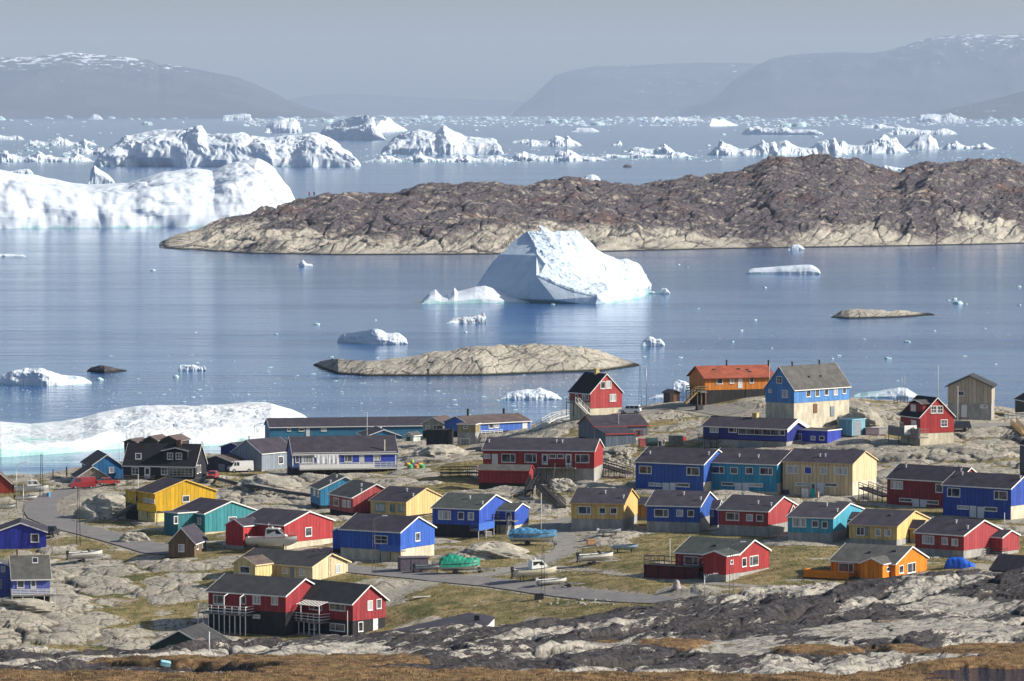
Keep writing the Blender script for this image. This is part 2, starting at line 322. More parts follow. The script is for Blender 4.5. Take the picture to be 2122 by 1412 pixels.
def AN(fr, N, R, L, apex, bN, zb, wall, roof='dark', gable='R', sL=None, sR=None, found='mid', wins=(), wallR=None, La=None, Lb=None):
    return dict(fr=fr, N=N, R=R, L=L, apex=apex, bN=bN, zb=zb, wall=wall, roof=roof, gable=gable, sL=sL, sR=sR, found=found, wins=wins, wallR=wallR, La=La, Lb=Lb)
B('row_house', 'golden yellow row house with grey base at the left end of the lower row', 'I', (612, 300), (745, 242), (108, 293), 158, 545, 13, (0.62, 0.38, 0.12), 'dark', sL=447, sR=450, found='blue', foundR='mid', wallR=(.85, .56, .20), group=ROWL,
  wins=[('L', 172, 318, 300, 398, 'd'), ('L', 374, 332, 440, 395, 'p'), ('L', 482, 332, 548, 395, 'p')], vents=[(435, 195), (608, 240)], trim=plain('ochre_trim', (.6, .38, .15)),
  ann=[AN('I', (835, 305), (880, 280), (665, 303), 240, 470, 13, (.66, .33, .06), wins=[], sL=425, sR=425)])
B('row_house', 'dark blue row house with grey base and white-edged gable in the lower row', 'I', (1340, 325), (1505, 268), (830, 318), 186, 575, 13, (0.02, 0.03, 0.26), 'dark', sL=476, sR=440, found='blue', wallR=BLUE, group=ROWL,
  wins=[('L', 902, 345, 1040, 425, 'd'), ('L', 1115, 352, 1180, 418, 'p'), ('L', 1220, 355, 1285, 422, 'p')], vents=[(1185, 210), (1347, 258)],
  ann=[AN('I', (1512, 345), (1560, 320), (1390, 335), 268, 540, 13, (.02, .03, .2), wins=[('L', 1432, 345, 1475, 425, 'gdoor')], sL=500, sR=500)])
B('row_house', 'dark red row house with grey base between the blue and the teal ones', 'J', (45, 512), (283, 462), (-358, 489), 394, 715, 13.2, (0.22, 0.02, 0.022), 'dark', sL=632, sR=625, found='blue', wallR=(.44, .06, .065), group=ROWL,
  wins=[('L', -295, 517, -187, 585, 'd'), ('L', -132, 530, -76, 588, 'p'), ('L', -50, 533, 8, 592, 'p')], vents=[(-35, 445), (70, 460)],
  ann=[AN('J', (215, 525), (270, 500), (138, 518), 462, 680, 13.2, (.15, .02, .03), wins=[('L', 160, 530, 195, 600, 'door')], sL=640, sR=640)])
B('row_house', 'teal blue row house with grey base in the middle of the lower row', 'J', (572, 567), (830, 495), (205, 542), 448, 772, 13.3, (0.02, 0.18, 0.32), 'dark', sL=690, sR=672, found='blue', wallR=(0.08, .42, .58), group=ROWL,
  wins=[('L', 242, 562, 355, 638, 'd'), ('L', 402, 582, 455, 640, 'p'), ('L', 482, 588, 530, 648, 'p')], vents=[(522, 463), (607, 508)],
  ann=[AN('J', (790, 575), (850, 545), (695, 570), 522, 740, 13.3, (.02, .15, .26), wins=[], sL=680, sR=680)])
B('row_house', 'pale yellow row house with a small cream porch rail in the lower row', 'J', (1090, 634), (1370, 575), (703, 607), 510, 795, 13.5, (0.60, 0.44, 0.17), 'dark', sL=742, sR=740, found='blue', wallR=(.86, .62, .25), group=ROWL,
  wins=[('L', 762, 632, 830, 705, 'd'), ('L', 830, 635, 858, 705, 'gdoor'), ('L', 915, 648, 962, 710, 'p'), ('L', 990, 655, 1048, 712, 'p')], vents=[(1035, 540, 'd')], trim=plain('beige_trim', (.6, .45, .25)),
  ann=[AN('J', (1290, 650), (1350, 625), (1195, 640), 586, 780, 13.5, (.5, .3, .1), wins=[], sL=740, sR=740)])
B('row_house', 'dark red row house with a second small gable and dark deck in the lower row', 'J', (1632, 707), (1948, 662), (1240, 677), 585, 905, 13.5, (0.22, 0.02, 0.022), 'dark', sL=830, sR=828, found='blue', wallR=(.44, .06, .07), group=ROWL,
  wins=[('L', 1297, 702, 1395, 778, 'd'), ('L', 1455, 718, 1505, 780, 'p'), ('L', 1535, 728, 1588, 790, 'p')], vents=[(1572, 602), (1665, 648)],
  ann=[AN('J', (1945, 724), (2085, 700), (1745, 705), 668, 880, 13.5, (.2, .02, .025), wins=[('L', 1775, 725, 1812, 800, 'gdoor')], sL=840, sR=838, wallR=(.44, .06, .07))])
B('wooden_house', 'bright orange house with grey roof and orange deck behind the dark rock ridge', 'J', (1078, 937), (1335, 882), (553, 903), 800, 1065, 13.5, (0.62, 0.15, 0.008), 'grey', sL=1055, sR=1040, found='mid', wallR=ORANGE,
  wins=[('L', 618, 925, 742, 1005, 'd'), ('R', 1108, 950, 1142, 1008, 'p'), ('R', 1172, 932, 1240, 1000, 'd')], vents=[(875, 840, 'd'), (1075, 830, 'd')],
  ann=[AN('J', (975, 940), (1060, 930), (793, 912), 893, 1075, 13.5, (.62, .15, .008), 'grey', 'L', wins=[('R', 1005, 962, 1033, 995, 'p')], sL=1060, sR=1055, wallR=ORANGE, Lb=4)])
B('wooden_house', 'bright red house with grey roof and front gable on the grassy slope', 'I', (1697, 797), (2003, 742), (1105, 765), 648, 1020, 12.5, (0.30, 0.02, 0.02), 'green', sL=965, sR=962, found='mid', wallR=RED,
  wins=[('L', 1187, 795, 1328, 888, 'd'), ('R', 1740, 815, 1783, 895, 'p'), ('R', 1812, 800, 1895, 882, 'd')], vents=[(1490, 695, 'd')],
  ann=[AN('I', (1590, 800), (1680, 795), (1370, 778), 752, 1050, 12.5, (.32, .022, .022), 'green', 'L', wins=[('R', 1628, 835, 1656, 872, 'p')], sL=978, sR=975, wallR=RED, Lb=4)])
B('wooden_house', 'cobalt blue house with grey roof and a smaller gabled annex above the boats', 'C', (705, 997), (1003, 937), (258, 987), 860, 1270, 12, (0.02, 0.04, 0.27), 'green', sL=1150, sR=1180, found='dark', wallR=(.04, .11, .55),
  wins=[('L', 315, 1005, 437, 1095, 'd'), ('L', 502, 1018, 562, 1095, 'p'), ('L', 597, 1022, 657, 1098, 'p')], vents=[(617, 893), (737, 945)],
  ann=[AN('C', (1045, 1012), (1180, 992), (820, 998), 945, 1240, 12, (.02, .04, .22), 'green', wins=[('L', 855, 1012, 900, 1085, 'gdoor'), ('L', 960, 1018, 1012, 1090, 'p')], sL=1150, sR=1152, wallR=(.04, .11, .55), found='light')])
B('wooden_house', 'light yellow row cottage with teal-framed windows and two roof vents', 'B', (1945, 930), (2315, 885), (1605, 905), 798, 1090, 11.5, (0.62, 0.44, 0.19), 'dark', sL=1062, sR=1060, found='dark', wallR=(.85, .60, .26),
  wins=[('L', 1650, 935, 1745, 1018, 't'), ('L', 1790, 945, 1838, 1018, 't'), ('L', 1868, 950, 1916, 1020, 't')], vents=[(1952, 820), (2012, 868)], trim=plain('beige_trim', (.6, .45, .25)))
B('wooden_house', 'weathered pink-red cottage with grey roof between light blue and yellow cottages', 'B', (1435, 885), (1880, 800), (1213, 848), 758, 1110, 10.5, (0.24, 0.025, 0.03), 'grey', sL=1032, sR=1030, found='dark', wallR=(.52, .09, .10),
  wins=[('L', 1250, 880, 1305, 968, 'p'), ('L', 1335, 900, 1371, 975, 'p'), ('L', 1382, 905, 1415, 980, 'p')], vents=[(1518, 775), (1515, 825)], th=27)
B('wooden_house', 'light blue cottage with grey roof, uppermost of the three stepped cottages', 'B', (1122, 805), (1600, 738), (1030, 765), 688, 1000, 10.5, (0.03, 0.14, 0.30), 'grey', sL=960, sR=960, found='dark', wallR=(.05, .30, .55),
  wins=[('L', 1058, 800, 1080, 870, 'p'), ('L', 1094, 815, 1116, 880, 'p')], vents=[(1280, 690), (1222, 740)], th=15)
B('wooden_house', 'bright red house with grey annex roof beside the cabin cruiser', 'B', (780, 1150), (1247, 1108), (345, 1125), 1020, 1384, 11.5, (0.26, 0.02, 0.02), 'dark', sL=1320, sR=1318, found='light', wallR=(.48, .045, .05),
  wins=[('L', 637, 1178, 735, 1256, 'd'), ('R', 978, 1170, 1042, 1250, 'p')],
  ann=[AN('B', (388, 1158), (520, 1150), (220, 1137), 1093, 1375, 11.5, (.26, .02, .02), 'dark', 'L', wins=[], sL=1345, sR=1345, wallR=(.55, .045, .05), Lb=4)])
B('wooden_house', 'bright blue house with small porch gable behind the tall lamp mast', 'H', (45, 478), (372, 428), (-530, 442), 333, 778, 11, (0.015, 0.04, 0.30), 'dark', sL=655, sR=640, found='light', wallR=(.04, .14, .60),
  wins=[('R', 185, 482, 230, 558, 'p'), ('L', -202, 503, -75, 590, 'c')],
  ann=[AN('G', (1470, 264), (1560, 255), (1285, 243), 212, 470, 11, (.015, .04, .3), 'brown', 'L', wins=[('R', 1498, 280, 1530, 362, 'door')], sL=412, sR=412, wallR=(.04, .12, .6), found='dark', Lb=5)])
B('wooden_house', 'turquoise house with dark roof and low front wing behind the brown shed', 'T', (424.3, 1065.5), (533, 1058), (362, 1057.5), 1040, 1112, 10.8, (0.03, 0.17, 0.20), 'dark', sL=1104, sR=1103, found='light', wallR=TEAL,
  wins=[('R', 473, 1071.5, 490, 1082, 'p'), ('L', 404, 1072, 417, 1088, 'd')],
  ann=[AN('A', (1700, 945), (1965, 950), (1508, 912), None, 1165, 10.8, (.03, .2, .24), 'dark', 'flat', wins=[('R', 1660, 968, 1700, 1040, 'p')], sL=1160, sR=1160, La=4)])
B('wooden_house', 'vivid yellow house with dark roof, corner balcony and cream base', 'A', (1480, 752), (2065, 722), (1300, 722), 625, 1038, 10, (0.40, 0.26, 0.015), 'dark', sL=900, sR=925, found='cream', wallR=YEL, trim=plain('yellow_trim', (.7, .45, .1)),
  wins=[('R', 1742, 772, 1812, 832, 'p'), ('L', 1370, 790, 1480, 850, 'd')],
  ann=[AN('A', (1300, 735), (1440, 728), (1188, 690), None, 1010, 10, (.4, .27, .02), 'dark', 'flat', wins=[('R', 1295, 765, 1325, 830, 'p')], sL=850, sR=850, wallR=YEL, found='dark', La=4)])
B('storage_shed', 'small dark brown gabled shed with one white window beside the asphalt road', 'F', (1672, 355), (1775, 312), (1450, 345), 230, 485, 10.5, BROWN, 'dark', gable='L', sL=482, sR=482, found='dark', wallR=(.20, .13, .08), cat='shed',
  wins=[('L', 1535, 365, 1587, 432, 'p'), ('R', 1690, 362, 1705, 408, 'p'), ('R', 1735, 346, 1748, 392, 'p')])
B('wooden_house', 'pale cream house with dark roof above the two white-railed decks', 'G', (1110, 557), (1415, 522), (470, 514), 450, 695, 10, (0.20, 0.20, 0.13), 'char', sL=690, sR=688, found='light', wallR=(0.82, .68, .42), ov=.5, trim=plain('cream_trim', (.7, .58, .35)),
  wins=[('R', 1310, 540, 1352, 610, 'p'), ('L', 855, 565, 905, 620, 'p'), ('L', 920, 560, 955, 655, 'gdoor'), ('L', 1000, 572, 1050, 640, 'p'), ('L', 725, 582, 800, 640, 'tan')],
  ann=[AN('G', (618, 547), (710, 535), (432, 518), 482, 700, 10, (.2, .2, .13), 'brown', 'L', wins=[('L', 487, 552, 575, 620, 'p')], sL=690, sR=690, wallR=(.8, .65, .3), Lb=4)])
B('terraced_house', 'right half of the red and black double house with lit red gable', 'G', (1457, 872), (1742, 824), (885, 806), 722, 1190, 5.5, (0.20, 0.018, 0.022), 'char', sL=1028, sR=1028, found='dark', wallR=(.36, .035, .045), ov=.45,
  wins=[('L', 945, 860, 1008, 932, 'd'), ('L', 1083, 865, 1195, 938, 'd'), ('L', 1258, 868, 1395, 945, 'd'), ('L', 1262, 1040, 1392, 1120, 'd'), ('L', 1085, 1040, 1145, 1105, 'p'), ('R', 1583, 852, 1627, 932, 'p'), ('R', 1660, 838, 1703, 918, 'p'),
        ('R', 1502, 1035, 1545, 1115, 'p'), ('R', 1630, 1008, 1672, 1108, 'door')])
B('terraced_house', 'left half of the red and black double house with tall deck posts', 'G', (880, 808), (1190, 780), (215, 788), 668, 1140, 6, (0.20, 0.018, 0.022), 'char', sL=955, sR=955, found='dark', wallR=(.36, .035, .045), ov=.45,
  wins=[('L', 258, 798, 350, 885, 'd'), ('L', 500, 805, 540, 885, 'p'), ('L', 597, 805, 665, 885, 'd'), ('L', 757, 815, 815, 890, 'p'), ('L', 598, 968, 662, 1005, 'p')])
B('wooden_house', 'dark green house with broad gable sunk behind the near rock ridge', 'F', (1800, 1262), (1892, 1232), (1290, 1254), 1112, 1345, 5, (0.015, 0.05, 0.045), 'char', gable='L', sL=1340, sR=1340, found='dark', Lb=9, ov=.5,
  wins=[('L', 1410, 1262, 1470, 1300, 'p')], ann=[AN('F', (1788, 1290), (1830, 1285), (1560, 1290), 1198, 1352, 5, (.02, .03, .03), 'brown', 'L', wins=[], sL=1345, sR=1345, Lb=3)])
B('wooden_house', 'lavender blue house with grey roof and white balcony at the left edge', 'F', (108, 664), (430, 657), None, 472, 885, 8, LAV, 'grey', gable='L', sL=800, sR=800, found='dark', La=7, wins=[('R', 145, 672, 210, 742, 'p'), ('R', 262, 668, 312, 755, 'gldoor')],
  chims=[(146, 480, 412, .14, 'brown')], horiz=True, th=10,
  ann=[AN('F', (-130, 572), (127, 566), None, 527, 860, 8, LAV, 'grey', 'R', wins=[('R', 8, 557, 45, 605, 'p'), ('R', -20, 670, 12, 745, 'p')], sL=840, sR=838, La=7)])
B('wooden_house', 'royal blue house with white roof edges and one window on the road bend', 'A', (-50, 1127), (442, 1124), None, 1038, 1290, 9.5, (0.03, 0.045, 0.42), 'dark', sL=1280, sR=1282, found='light', La=9, wins=[('R', 293, 1137, 373, 1218, 'p')], th=6)
B('wooden_house', 'large black house with white windows, dormer and glazed garden room', 'A', (1865, 490), (1937, 452), (1178, 478), 285, 612, 8.5, BLACKW, 'black', sL=606, sR=606, found='dark', wallR=BLACKW, th=78, Lb=8,
  wins=[('L', 1258, 502, 1328, 572, 'c'), ('L', 1380, 500, 1437, 602, 'gldoor'), ('L', 1540, 500, 1603, 575, 'c'), ('L', 1614, 508, 1845, 590, 'grid'), ('R', 1880, 480, 1895, 560, 'p'), ('R', 1905, 480, 1918, 550, 'p')], chims=[(1715, 285, 240, .45, 'brown')])
B('wooden_house', 'mid blue gabled house with grey roof left of the black house', 'A', (868, 495), (1182, 480), (782, 400), 385, 620, 7.5, (0.03, .17, .35), 'brown', sL=610, sR=612, found='dark', wallR=(.035, .22, .50),
  wins=[('R', 1040, 500, 1090, 556, 'p')], vents=[(945, 410, 'd')], th=13)
B('garage', 'low grey-roofed beige outbuilding behind the parked red van', 'A', (735, 600), (1045, 607), (612, 590), 500, 692, 6.5, (.4, .33, .25), 'brown', sL=690, sR=690, found='mid', wins=[], chims=[(508, 600, 525, .1, 'black'), (637, 550, 500, .12, 'black')], La=8, th=12, cat='outbuilding')
B('wooden_house', 'red-walled building with brown roof cut off by the left edge', 'A', (-180, 690), (142, 684), None, 545, 765, 6, (.45, .06, .03), 'brown', sL=752, sR=752, found='mid', La=9, th=8, wins=[])
B('wooden_house', 'long white and blue house with charcoal roof and boarded balcony on stilts', 'B', (862, 467), (1862, 452), None, 306, 690, 8.5, (.10, .17, .45), 'dark', gable='L', sL=606, sR=606, found='dark', La=8, horiz=True,
  wins=[('R', 885, 475, 925, 550, 'p'), ('R', 945, 475, 1055, 550, 'd'), ('R', 1355, 470, 1430, 540, 'd'), ('R', 1632, 468, 1700, 526, 'd'), ('R', 1497, 470, 1545, 548, 'panel')], chims=[(1738, 432, 335, .13, 'cream'), (1605, 375, 325, .2, 'black')], th=11)
B('wooden_house', 'dark roofed house with navy blue gable behind the brown garage', 'B', (388, 410), (885, 372), (172, 420), 362, 640, 7.5, NAVY, 'dark', gable='L', sL=620, sR=620, found='mid', wins=[], wallR=(.3, .34, .4), name2=True, La=None, chims=[(443, 345, 297, .12, 'black')], vents=(),
  ann=[AN('B', (565, 466), (880, 462), None, 335, 640, 8, (.25, .3, .36), 'dark', 'L', wins=[('R', 720, 490, 770, 560, 'p')], sL=620, sR=620, wallR=(.28, .33, .4), La=8)])
B('garage', 'low brown garage with wide flat gable and white door beside the white van', 'B', (275, 542), (662, 508), (-5, 528), 484, 645, 8, (.035, .028, .035), 'brown', gable='L', sL=640, sR=640, found='dark', wallR=(.05, .045, .07), La=None,
  wins=[('R', 568, 556, 655, 628, 'door'), ('L', 152, 562, 214, 632, 'gdoor')], chims=[(400, 490, 405, .1, 'pipe')], cat='garage')
B('wooden_house', 'very long teal and blue building with dark roof beside the near iceberg', 'T', (559, 886), (925, 884), None, 868, 925, 5, (.03, .2, .36), 'dark', gable='L', sL=918, sR=918, found='mid', La=9, th=10, horiz=True,
  wins=[('R', 595, 888, 603, 894, 'p'), ('R', 619, 887.5, 631, 894, 'p'), ('R', 665, 887.5, 677, 894, 'p'), ('R', 634, 888, 642, 906, 'door')])
B('wooden_house', 'small teal-blue gabled house with white rakes in front of the long teal building', 'B', (1560, 302), (1905, 303), None, 238, 390, 6, (.03, .22, .42), 'dark', sL=385, sR=385, found='mid', La=11, th=11, wins=[], chims=[(1700, 245, 205, .3, 'ball')])
B('wooden_house', 'royal blue house with flat brown roof and two black chimneys by the sea', 'C', (605, 180), (1192, 148), (372, 156), 108, 300, 9, (.03, .09, .38), 'brown', gable='L', sL=262, sR=262, found='dark', wallR=(.06, .17, .62), ov=.4,
  wins=[('R', 795, 172, 840, 220, 'p'), ('R', 850, 172, 895, 216, 'p'), ('R', 1118, 160, 1165, 220, 'door')], chims=[(598, 100, 38, .25, 'black'), (941, 110, 34, .25, 'black')])
B('wooden_house', 'cream house with low gable left of the two-chimney blue house', 'C', (365, 178), (420, 170), (165, 180), 120, 310, 8, (.55, .50, .36), 'brown', gable='L', sL=250, sR=250, found='dark', Lb=8, ov=.4, wins=[('L', 195, 192, 235, 232, 'p'), ('L', 265, 190, 360, 232, 'd')], th=70)
B('storage_shed', 'tan timber box with grey lower wall and white ring on it', 'C', (670, 188), (690, 186), (496, 188), None, 402, 9.5, (.36, .30, .16), 'brown', gable='flat', sL=262, sR=262, found='mid', Lb=4, th=75, cat='shed', wins=[('L', 555, 200, 600, 225, 'p')])
B('storage_shed', 'dark fenced lean-to below the cream house', 'C', (410, 246), (425, 243), (200, 245), None, 395, 9.5, (.02, .022, .035), 'black', gable='flat', sL=390, sR=390, found='dark', Lb=4, th=75, cat='shed', wins=[], trim=DARKW)
B('garden_hut', 'tiny white round-roofed hut with dark green door on the shore slope', 'C', (75, 290), (88, 285), (0, 290), 262, 356, 8, (.6, .66, .62), 'grey', gable='L', sL=352, sR=352, found='mid', Lb=3, th=60, cat='hut', wins=[('L', 14, 300, 46, 350, 'green')])
B('storage_shed', 'grey shed roof peeping over the black house, left one', 'A', (1300, 262), (1340, 258), (1185, 270), 236, 430, 5.5, (.05, .05, .055), 'brown', gable='L', sL=320, sR=320, found='dark', Lb=6, th=70, cat='shed', wins=[], trim=GREYW)
B('storage_shed', 'grey shed roof peeping over the black house, middle one', 'A', (1500, 245), (1540, 240), (1370, 250), 207, 430, 5.5, (.05, .05, .055), 'brown', gable='L', sL=320, sR=320, found='dark', Lb=6, th=70, cat='shed', wins=[], trim=GREYW)
B('storage_shed', 'grey shed roof peeping over the black house, right one', 'A', (1700, 250), (1780, 245), (1530, 245), 203, 430, 5.5, (.05, .05, .055), 'brown', gable='L', sL=320, sR=320, found='dark', Lb=6, th=70, cat='shed', wins=[], trim=GREYW)
B('wooden_house', 'dark grey-green house behind the railing at the right edge', 'E', (2150, 385), (2300, 370), (2085, 380), 340, 560, 17, (.05, .07, .075), 'black', sL=520, sR=520, found='dark', wins=[], La=8, th=12)
B('wooden_house', 'dark slate building at the right edge below the big rock slope', 'E', (2200, 740), (2330, 720), (2108, 735), 690, 1000, 15, (.04, .07, .10), 'black', sL=960, sR=960, found='dark', wins=[], La=8, th=12)
B('wooden_house', 'dark roof of a house at the lower right edge behind the rocks', 'J', (2200, 1000), (2350, 985), (1858, 985), 884, 1060, 14, (.05, .04, .05), 'dark', sL=1050, sR=1050, found='dark', wins=[], trim=DARKW)

FALLBACK = []
def solve(P, zg, fr, N, R, L, th, La, Lb):
    """plan direction and side lengths of a box from its three eave corners"""
    X0, Y0 = P; ze = z_at(X0, Y0, N[1]); h = ze - CZ
    def ln(c, s, px):
        k = (px - CX) / F
        den = c - k * s * cs
        return (k * (Y0 * cs - h * sn) - X0) / den if abs(den) > 1e-6 else -1
    best = None
    cand = [th] if th is not None else np.arange(1.0, 80.0, 0.5)
    for t in cand:
        r = math.radians(t); c, s = math.cos(r), math.sin(r)
        lb = Lb if Lb else ln(c, s, R[0]); la = La if La else ln(-s, c, L[0])
        if lb <= 0.5 or la <= 0.5 or lb > 60 or la > 60: continue
        e = 0
        if R is not None: e += (proj((X0 + lb * c, Y0 + lb * s, ze))[1] - R[1]) ** 2
        if L is not None: e += (proj((X0 - la * s, Y0 + la * c, ze))[1] - L[1]) ** 2
        for l in (la, lb):
            if l > 26 and th is None: e += (l - 26) ** 2
            if l < 4 and th is None: e += (4 - l) ** 2 * 2
        if best is None or e < best[0]: best = (e, t, la, lb)
    if best is None: raise RuntimeError('no fit')
    return best, ze
def fit_vol(v, th=None):
    fr = v['fr']; N = q(fr, v['N']); R = q(fr, v['R']) if v['R'] else None; L = q(fr, v['L']) if v['L'] else None
    by = q(fr, 0, v['bN'])[1]
    G = at_z(N[0], by, v['zb'])
    (e, t, la, lb), ze = solve((G[0], G[1]), v['zb'], fr, N, R, L, th if th is not None else v.get('th'), v.get('La'), v.get('Lb'))
    r = math.radians(t)
    v.update(P=(G[0], G[1]), th_=r, la=la, lb=lb, ze=ze - v['zb'], err=e)
    g = v['gable']
    if g in ('R', 'L') :
        if g == 'R': M = (G[0] + math.cos(r) * lb / 2, G[1] + math.sin(r) * lb / 2); half = lb / 2
        else: M = (G[0] - math.sin(r) * la / 2, G[1] + math.cos(r) * la / 2); half = la / 2
        ay = q(fr, 0, v['apex'])[1]
        rise = z_at(M[0], M[1], ay) - v['zb'] - v['ze']
    elif g == 'lean':
        M = (G[0] - math.sin(r) * la, G[1] + math.cos(r) * la); half = la
        rise = z_at(M[0], M[1], q(fr, 0, v['apex'])[1]) - v['zb'] - v['ze']
    else: rise, half = 0, 1
    v['rise0'] = rise
    v['rise'] = min(max(rise, 0.12 * half), 1.3 * half) if g != 'flat' else 0
    for k in ('sL', 'sR'):
        v['z' + k] = z_at(G[0], G[1], q(fr, 0, v[k])[1]) - v['zb'] if v[k] is not None else 0.0
for b in BS:
    fit_vol(b)
    for a in b['ann']: fit_vol(a, math.degrees(b['th_']))
# ------------------------------------------------------------------ roads (photo pixels + ground height), terrain control points
ROADS = [
  ('main_road', 'asphalt', 6.0, [(215, 1001, 7), (160, 1012, 7), (112, 1028, 7.3), (88, 1043, 7.8), (84, 1057, 8.4), (100, 1074, 9), (136, 1090, 9.5), (200, 1108, 10), (282, 1128, 10.5), (340, 1140, 10.8), (392, 1141, 11)]),
  ('main_road', 'asphalt', 6.0, [(600, 1168, 11), (717, 1178, 11), (820, 1188, 11), (928, 1198, 11), (1037, 1208, 11), (1123, 1219, 11), (1200, 1227, 11.2), (1290, 1236, 11.5), (1400, 1245, 12)]),
  ('side_road', 'gravelroad', 3.7, [(945, 1199, 11), (991, 1195, 11.1), (1050, 1185, 11.2), (1097, 1174, 11.3), (1140, 1159, 11.5), (1166, 1145, 11.8), (1174, 1130, 12), (1163, 1114, 12.2), (1140, 1101, 12.4), (1130, 1092, 12.5), (1160, 1083, 12.6), (1190, 1076, 12.8)]),
  ('footpath', 'path', 2.2, [(1120, 1177, 11.3), (1180, 1181, 11.4), (1280, 1194, 11.6), (1398, 1207, 12), (1485, 1214, 12.2), (1580, 1221, 12.5)]),
  ('footpath', 'path', 3.2, [(770, 1246, 9), (815, 1230, 9.6), (860, 1214, 10.4), (905, 1203, 10.9), (928, 1199, 11)]),
  ('upper_road', 'gravelroad', 6.5, [(1240, 866, 17), (1300, 858, 17.2), (1345, 851, 17.3), (1395, 849, 17.4), (1435, 855, 17), (1480, 869, 16), (1530, 880, 15.5)]),
  ('upper_road', 'gravelroad', 5.0, [(1985, 890, 17.5), (2030, 884, 17.8), (2090, 881, 18), (2150, 878, 18)]),
]
CP = []   # X, Y, Z
for b in BS:
    for v in [b] + list(b['ann']):
        CP.append((v['P'][0], v['P'][1], v['zb']))
        r = v['th_']; 
        CP.append((v['P'][0] + math.cos(r) * v['lb'] - math.sin(r) * v['la'], v['P'][1] + math.sin(r) * v['lb'] + math.cos(r) * v['la'], v['zb'] + 0.4))
RW = []
for nm, mt, wd, pts in ROADS:
    P = [at_z(x, y, z) for x, y, z in pts]; RW.append(P)
    CP += [tuple(p) for p in P]
def cz(*pts):
    for x, y, z in pts: CP.append(tuple(at_z(x, y, z)))
def cD(*pts):
    for x, D, z in pts: CP.append(tuple([(x - CX) * D / F, D, z]))
# mid ground
cz((20, 1180, 8.5), (200, 1170, 9), (300, 1230, 8), (120, 1290, 6.5), (250, 1310, 6), (20, 1320, 6), (380, 1290, 6), (900, 1150, 11.8), (1000, 1160, 11.6), (820, 1260, 8), (1000, 1262, 9), (1150, 1262, 9.6),
   (1300, 1130, 12.6), (1240, 1165, 11.8), (1500, 1110, 13), (1650, 1150, 13.4), (1640, 1190, 13.2), (1300, 1210, 11.8), (1990, 1180, 14), (950, 1060, 12.2), (1130, 1008, 12.6), (1050, 1025, 9.6), (1000, 1024, 9.8), (1160, 990, 13.6), (1260, 1000, 12.2), (900, 990, 11.5),
   (1290, 960, 13), (560, 1010, 10), (600, 1035, 9.8), (480, 1005, 8.8), (200, 1030, 8.8), (230, 1045, 9.2), (870, 940, 10), (930, 945, 10.5), (1150, 897, 11.3), (1110, 922, 10.6), (1060, 912, 9.3), (1000, 912, 9.2), (1085, 898, 9.4), (1180, 870, 15.5), (1400, 890, 15), (1350, 915, 14), (1560, 850, 19.5),
   (1790, 905, 17), (1850, 880, 18), (1830, 850, 19.5), (1800, 835, 20), (1960, 930, 16.5), (2060, 940, 16.5), (1900, 960, 15.5), (1850, 1000, 14), (2000, 965, 15.5), (2100, 1010, 14.5), (1850, 960, 15.2), (1700, 1215, 13.5),
   (1500, 835, 19.6), (1530, 812, 21), (1590, 812, 21.2), (1290, 848, 17), (1180, 852, 16), (1140, 880, 14), (2050, 850, 19), (2120, 858, 19), (1940, 840, 18.5), (40, 1040, 7), (10, 1075, 7.5), (30, 1015, 6), (1420, 845, 17), (1800, 1010, 13.5))
# shore and sea bed
cD((-400, 1010, -5), (-100, 1010, -5), (100, 1010, -5), (250, 1015, -5), (400, 1030, -5), (520, 1085, -5), (-400, 950, 3), (0, 950, 3.5), (200, 955, 3.5), (400, 965, 4), (560, 1060, 2), (700, 1060, 2.5), (700, 1110, -5), (900, 1075, 3), (900, 1130, -5),
   (1100, 1090, 4), (1100, 1150, -6), (1300, 1060, 8), (1300, 1150, -5), (1500, 1040, 11), (1500, 1160, -5), (1750, 1020, 12), (1750, 1150, -5), (2000, 1010, 12), (2000, 1140, -5), (2300, 1000, 12), (2300, 1140, -5), (2700, 1140, -5), (2700, 1000, 11))
for x in range(-400, 2701, 300): cD((x, 1210, -10))
# near hill (the dark ridge) and the ground under the camera
cz((-300, 1340, 30), (0, 1336, 32), (200, 1342, 32.5), (400, 1345, 32.3), (600, 1338, 31.5), (800, 1316, 30.8), (1000, 1292, 30), (1200, 1262, 29.2), (1400, 1232, 28.8), (1600, 1208, 28.4), (1800, 1194, 28), (2000, 1186, 28), (2122, 1181, 28), (2400, 1172, 28),
   (0, 1378, 44.5), (500, 1382, 45), (1061, 1380, 45), (1600, 1380, 45), (2122, 1378, 45), (-300, 1378, 44), (2450, 1378, 45),
   (0, 1412, 51), (500, 1412, 51), (1061, 1412, 51.3), (1600, 1412, 51.3), (2122, 1412, 51.3), (-300, 1412, 51), (2450, 1412, 51.3),
   (1200, 1320, 36.5), (1500, 1320, 38), (1800, 1320, 39), (2100, 1320, 39.5), (1500, 1280, 34), (1800, 1260, 33.5), (2050, 1250, 33))
for x in (-400, 0, 400, 700, 1000): cD((x, 500, 18), (x, 540, 8), (x, 580, 5), (x, 610, 5))
for x in (1300, 1600, 1900, 2200, 2500): cD((x, 560, 20), (x, 590, 13), (x, 615, 12.3))
for Y, z in ((195, 52.5), (150, 57), (110, 63), (80, 68.5), (30, 75.5), (0, 77.8), (-30, 78.2)):
    for X in (-60, -20, 20, 60): CP.append((X, Y, z))
CP = np.array(CP, float)
def rbf_fit(P, c=12.0, lam=8.0):
    d = np.sqrt(((P[:, None, :2] - P[None, :, :2]) ** 2).sum(-1) + c * c)
    n = len(P); A = np.zeros((n + 3, n + 3)); A[:n, :n] = -d + np.eye(n) * lam
    A[:n, n] = 1; A[:n, n + 1] = P[:, 0] / 500; A[:n, n + 2] = P[:, 1] / 500; A[n:, :n] = A[:n, n:].T
    return np.linalg.solve(A, np.concatenate([P[:, 2], [0, 0, 0]]))
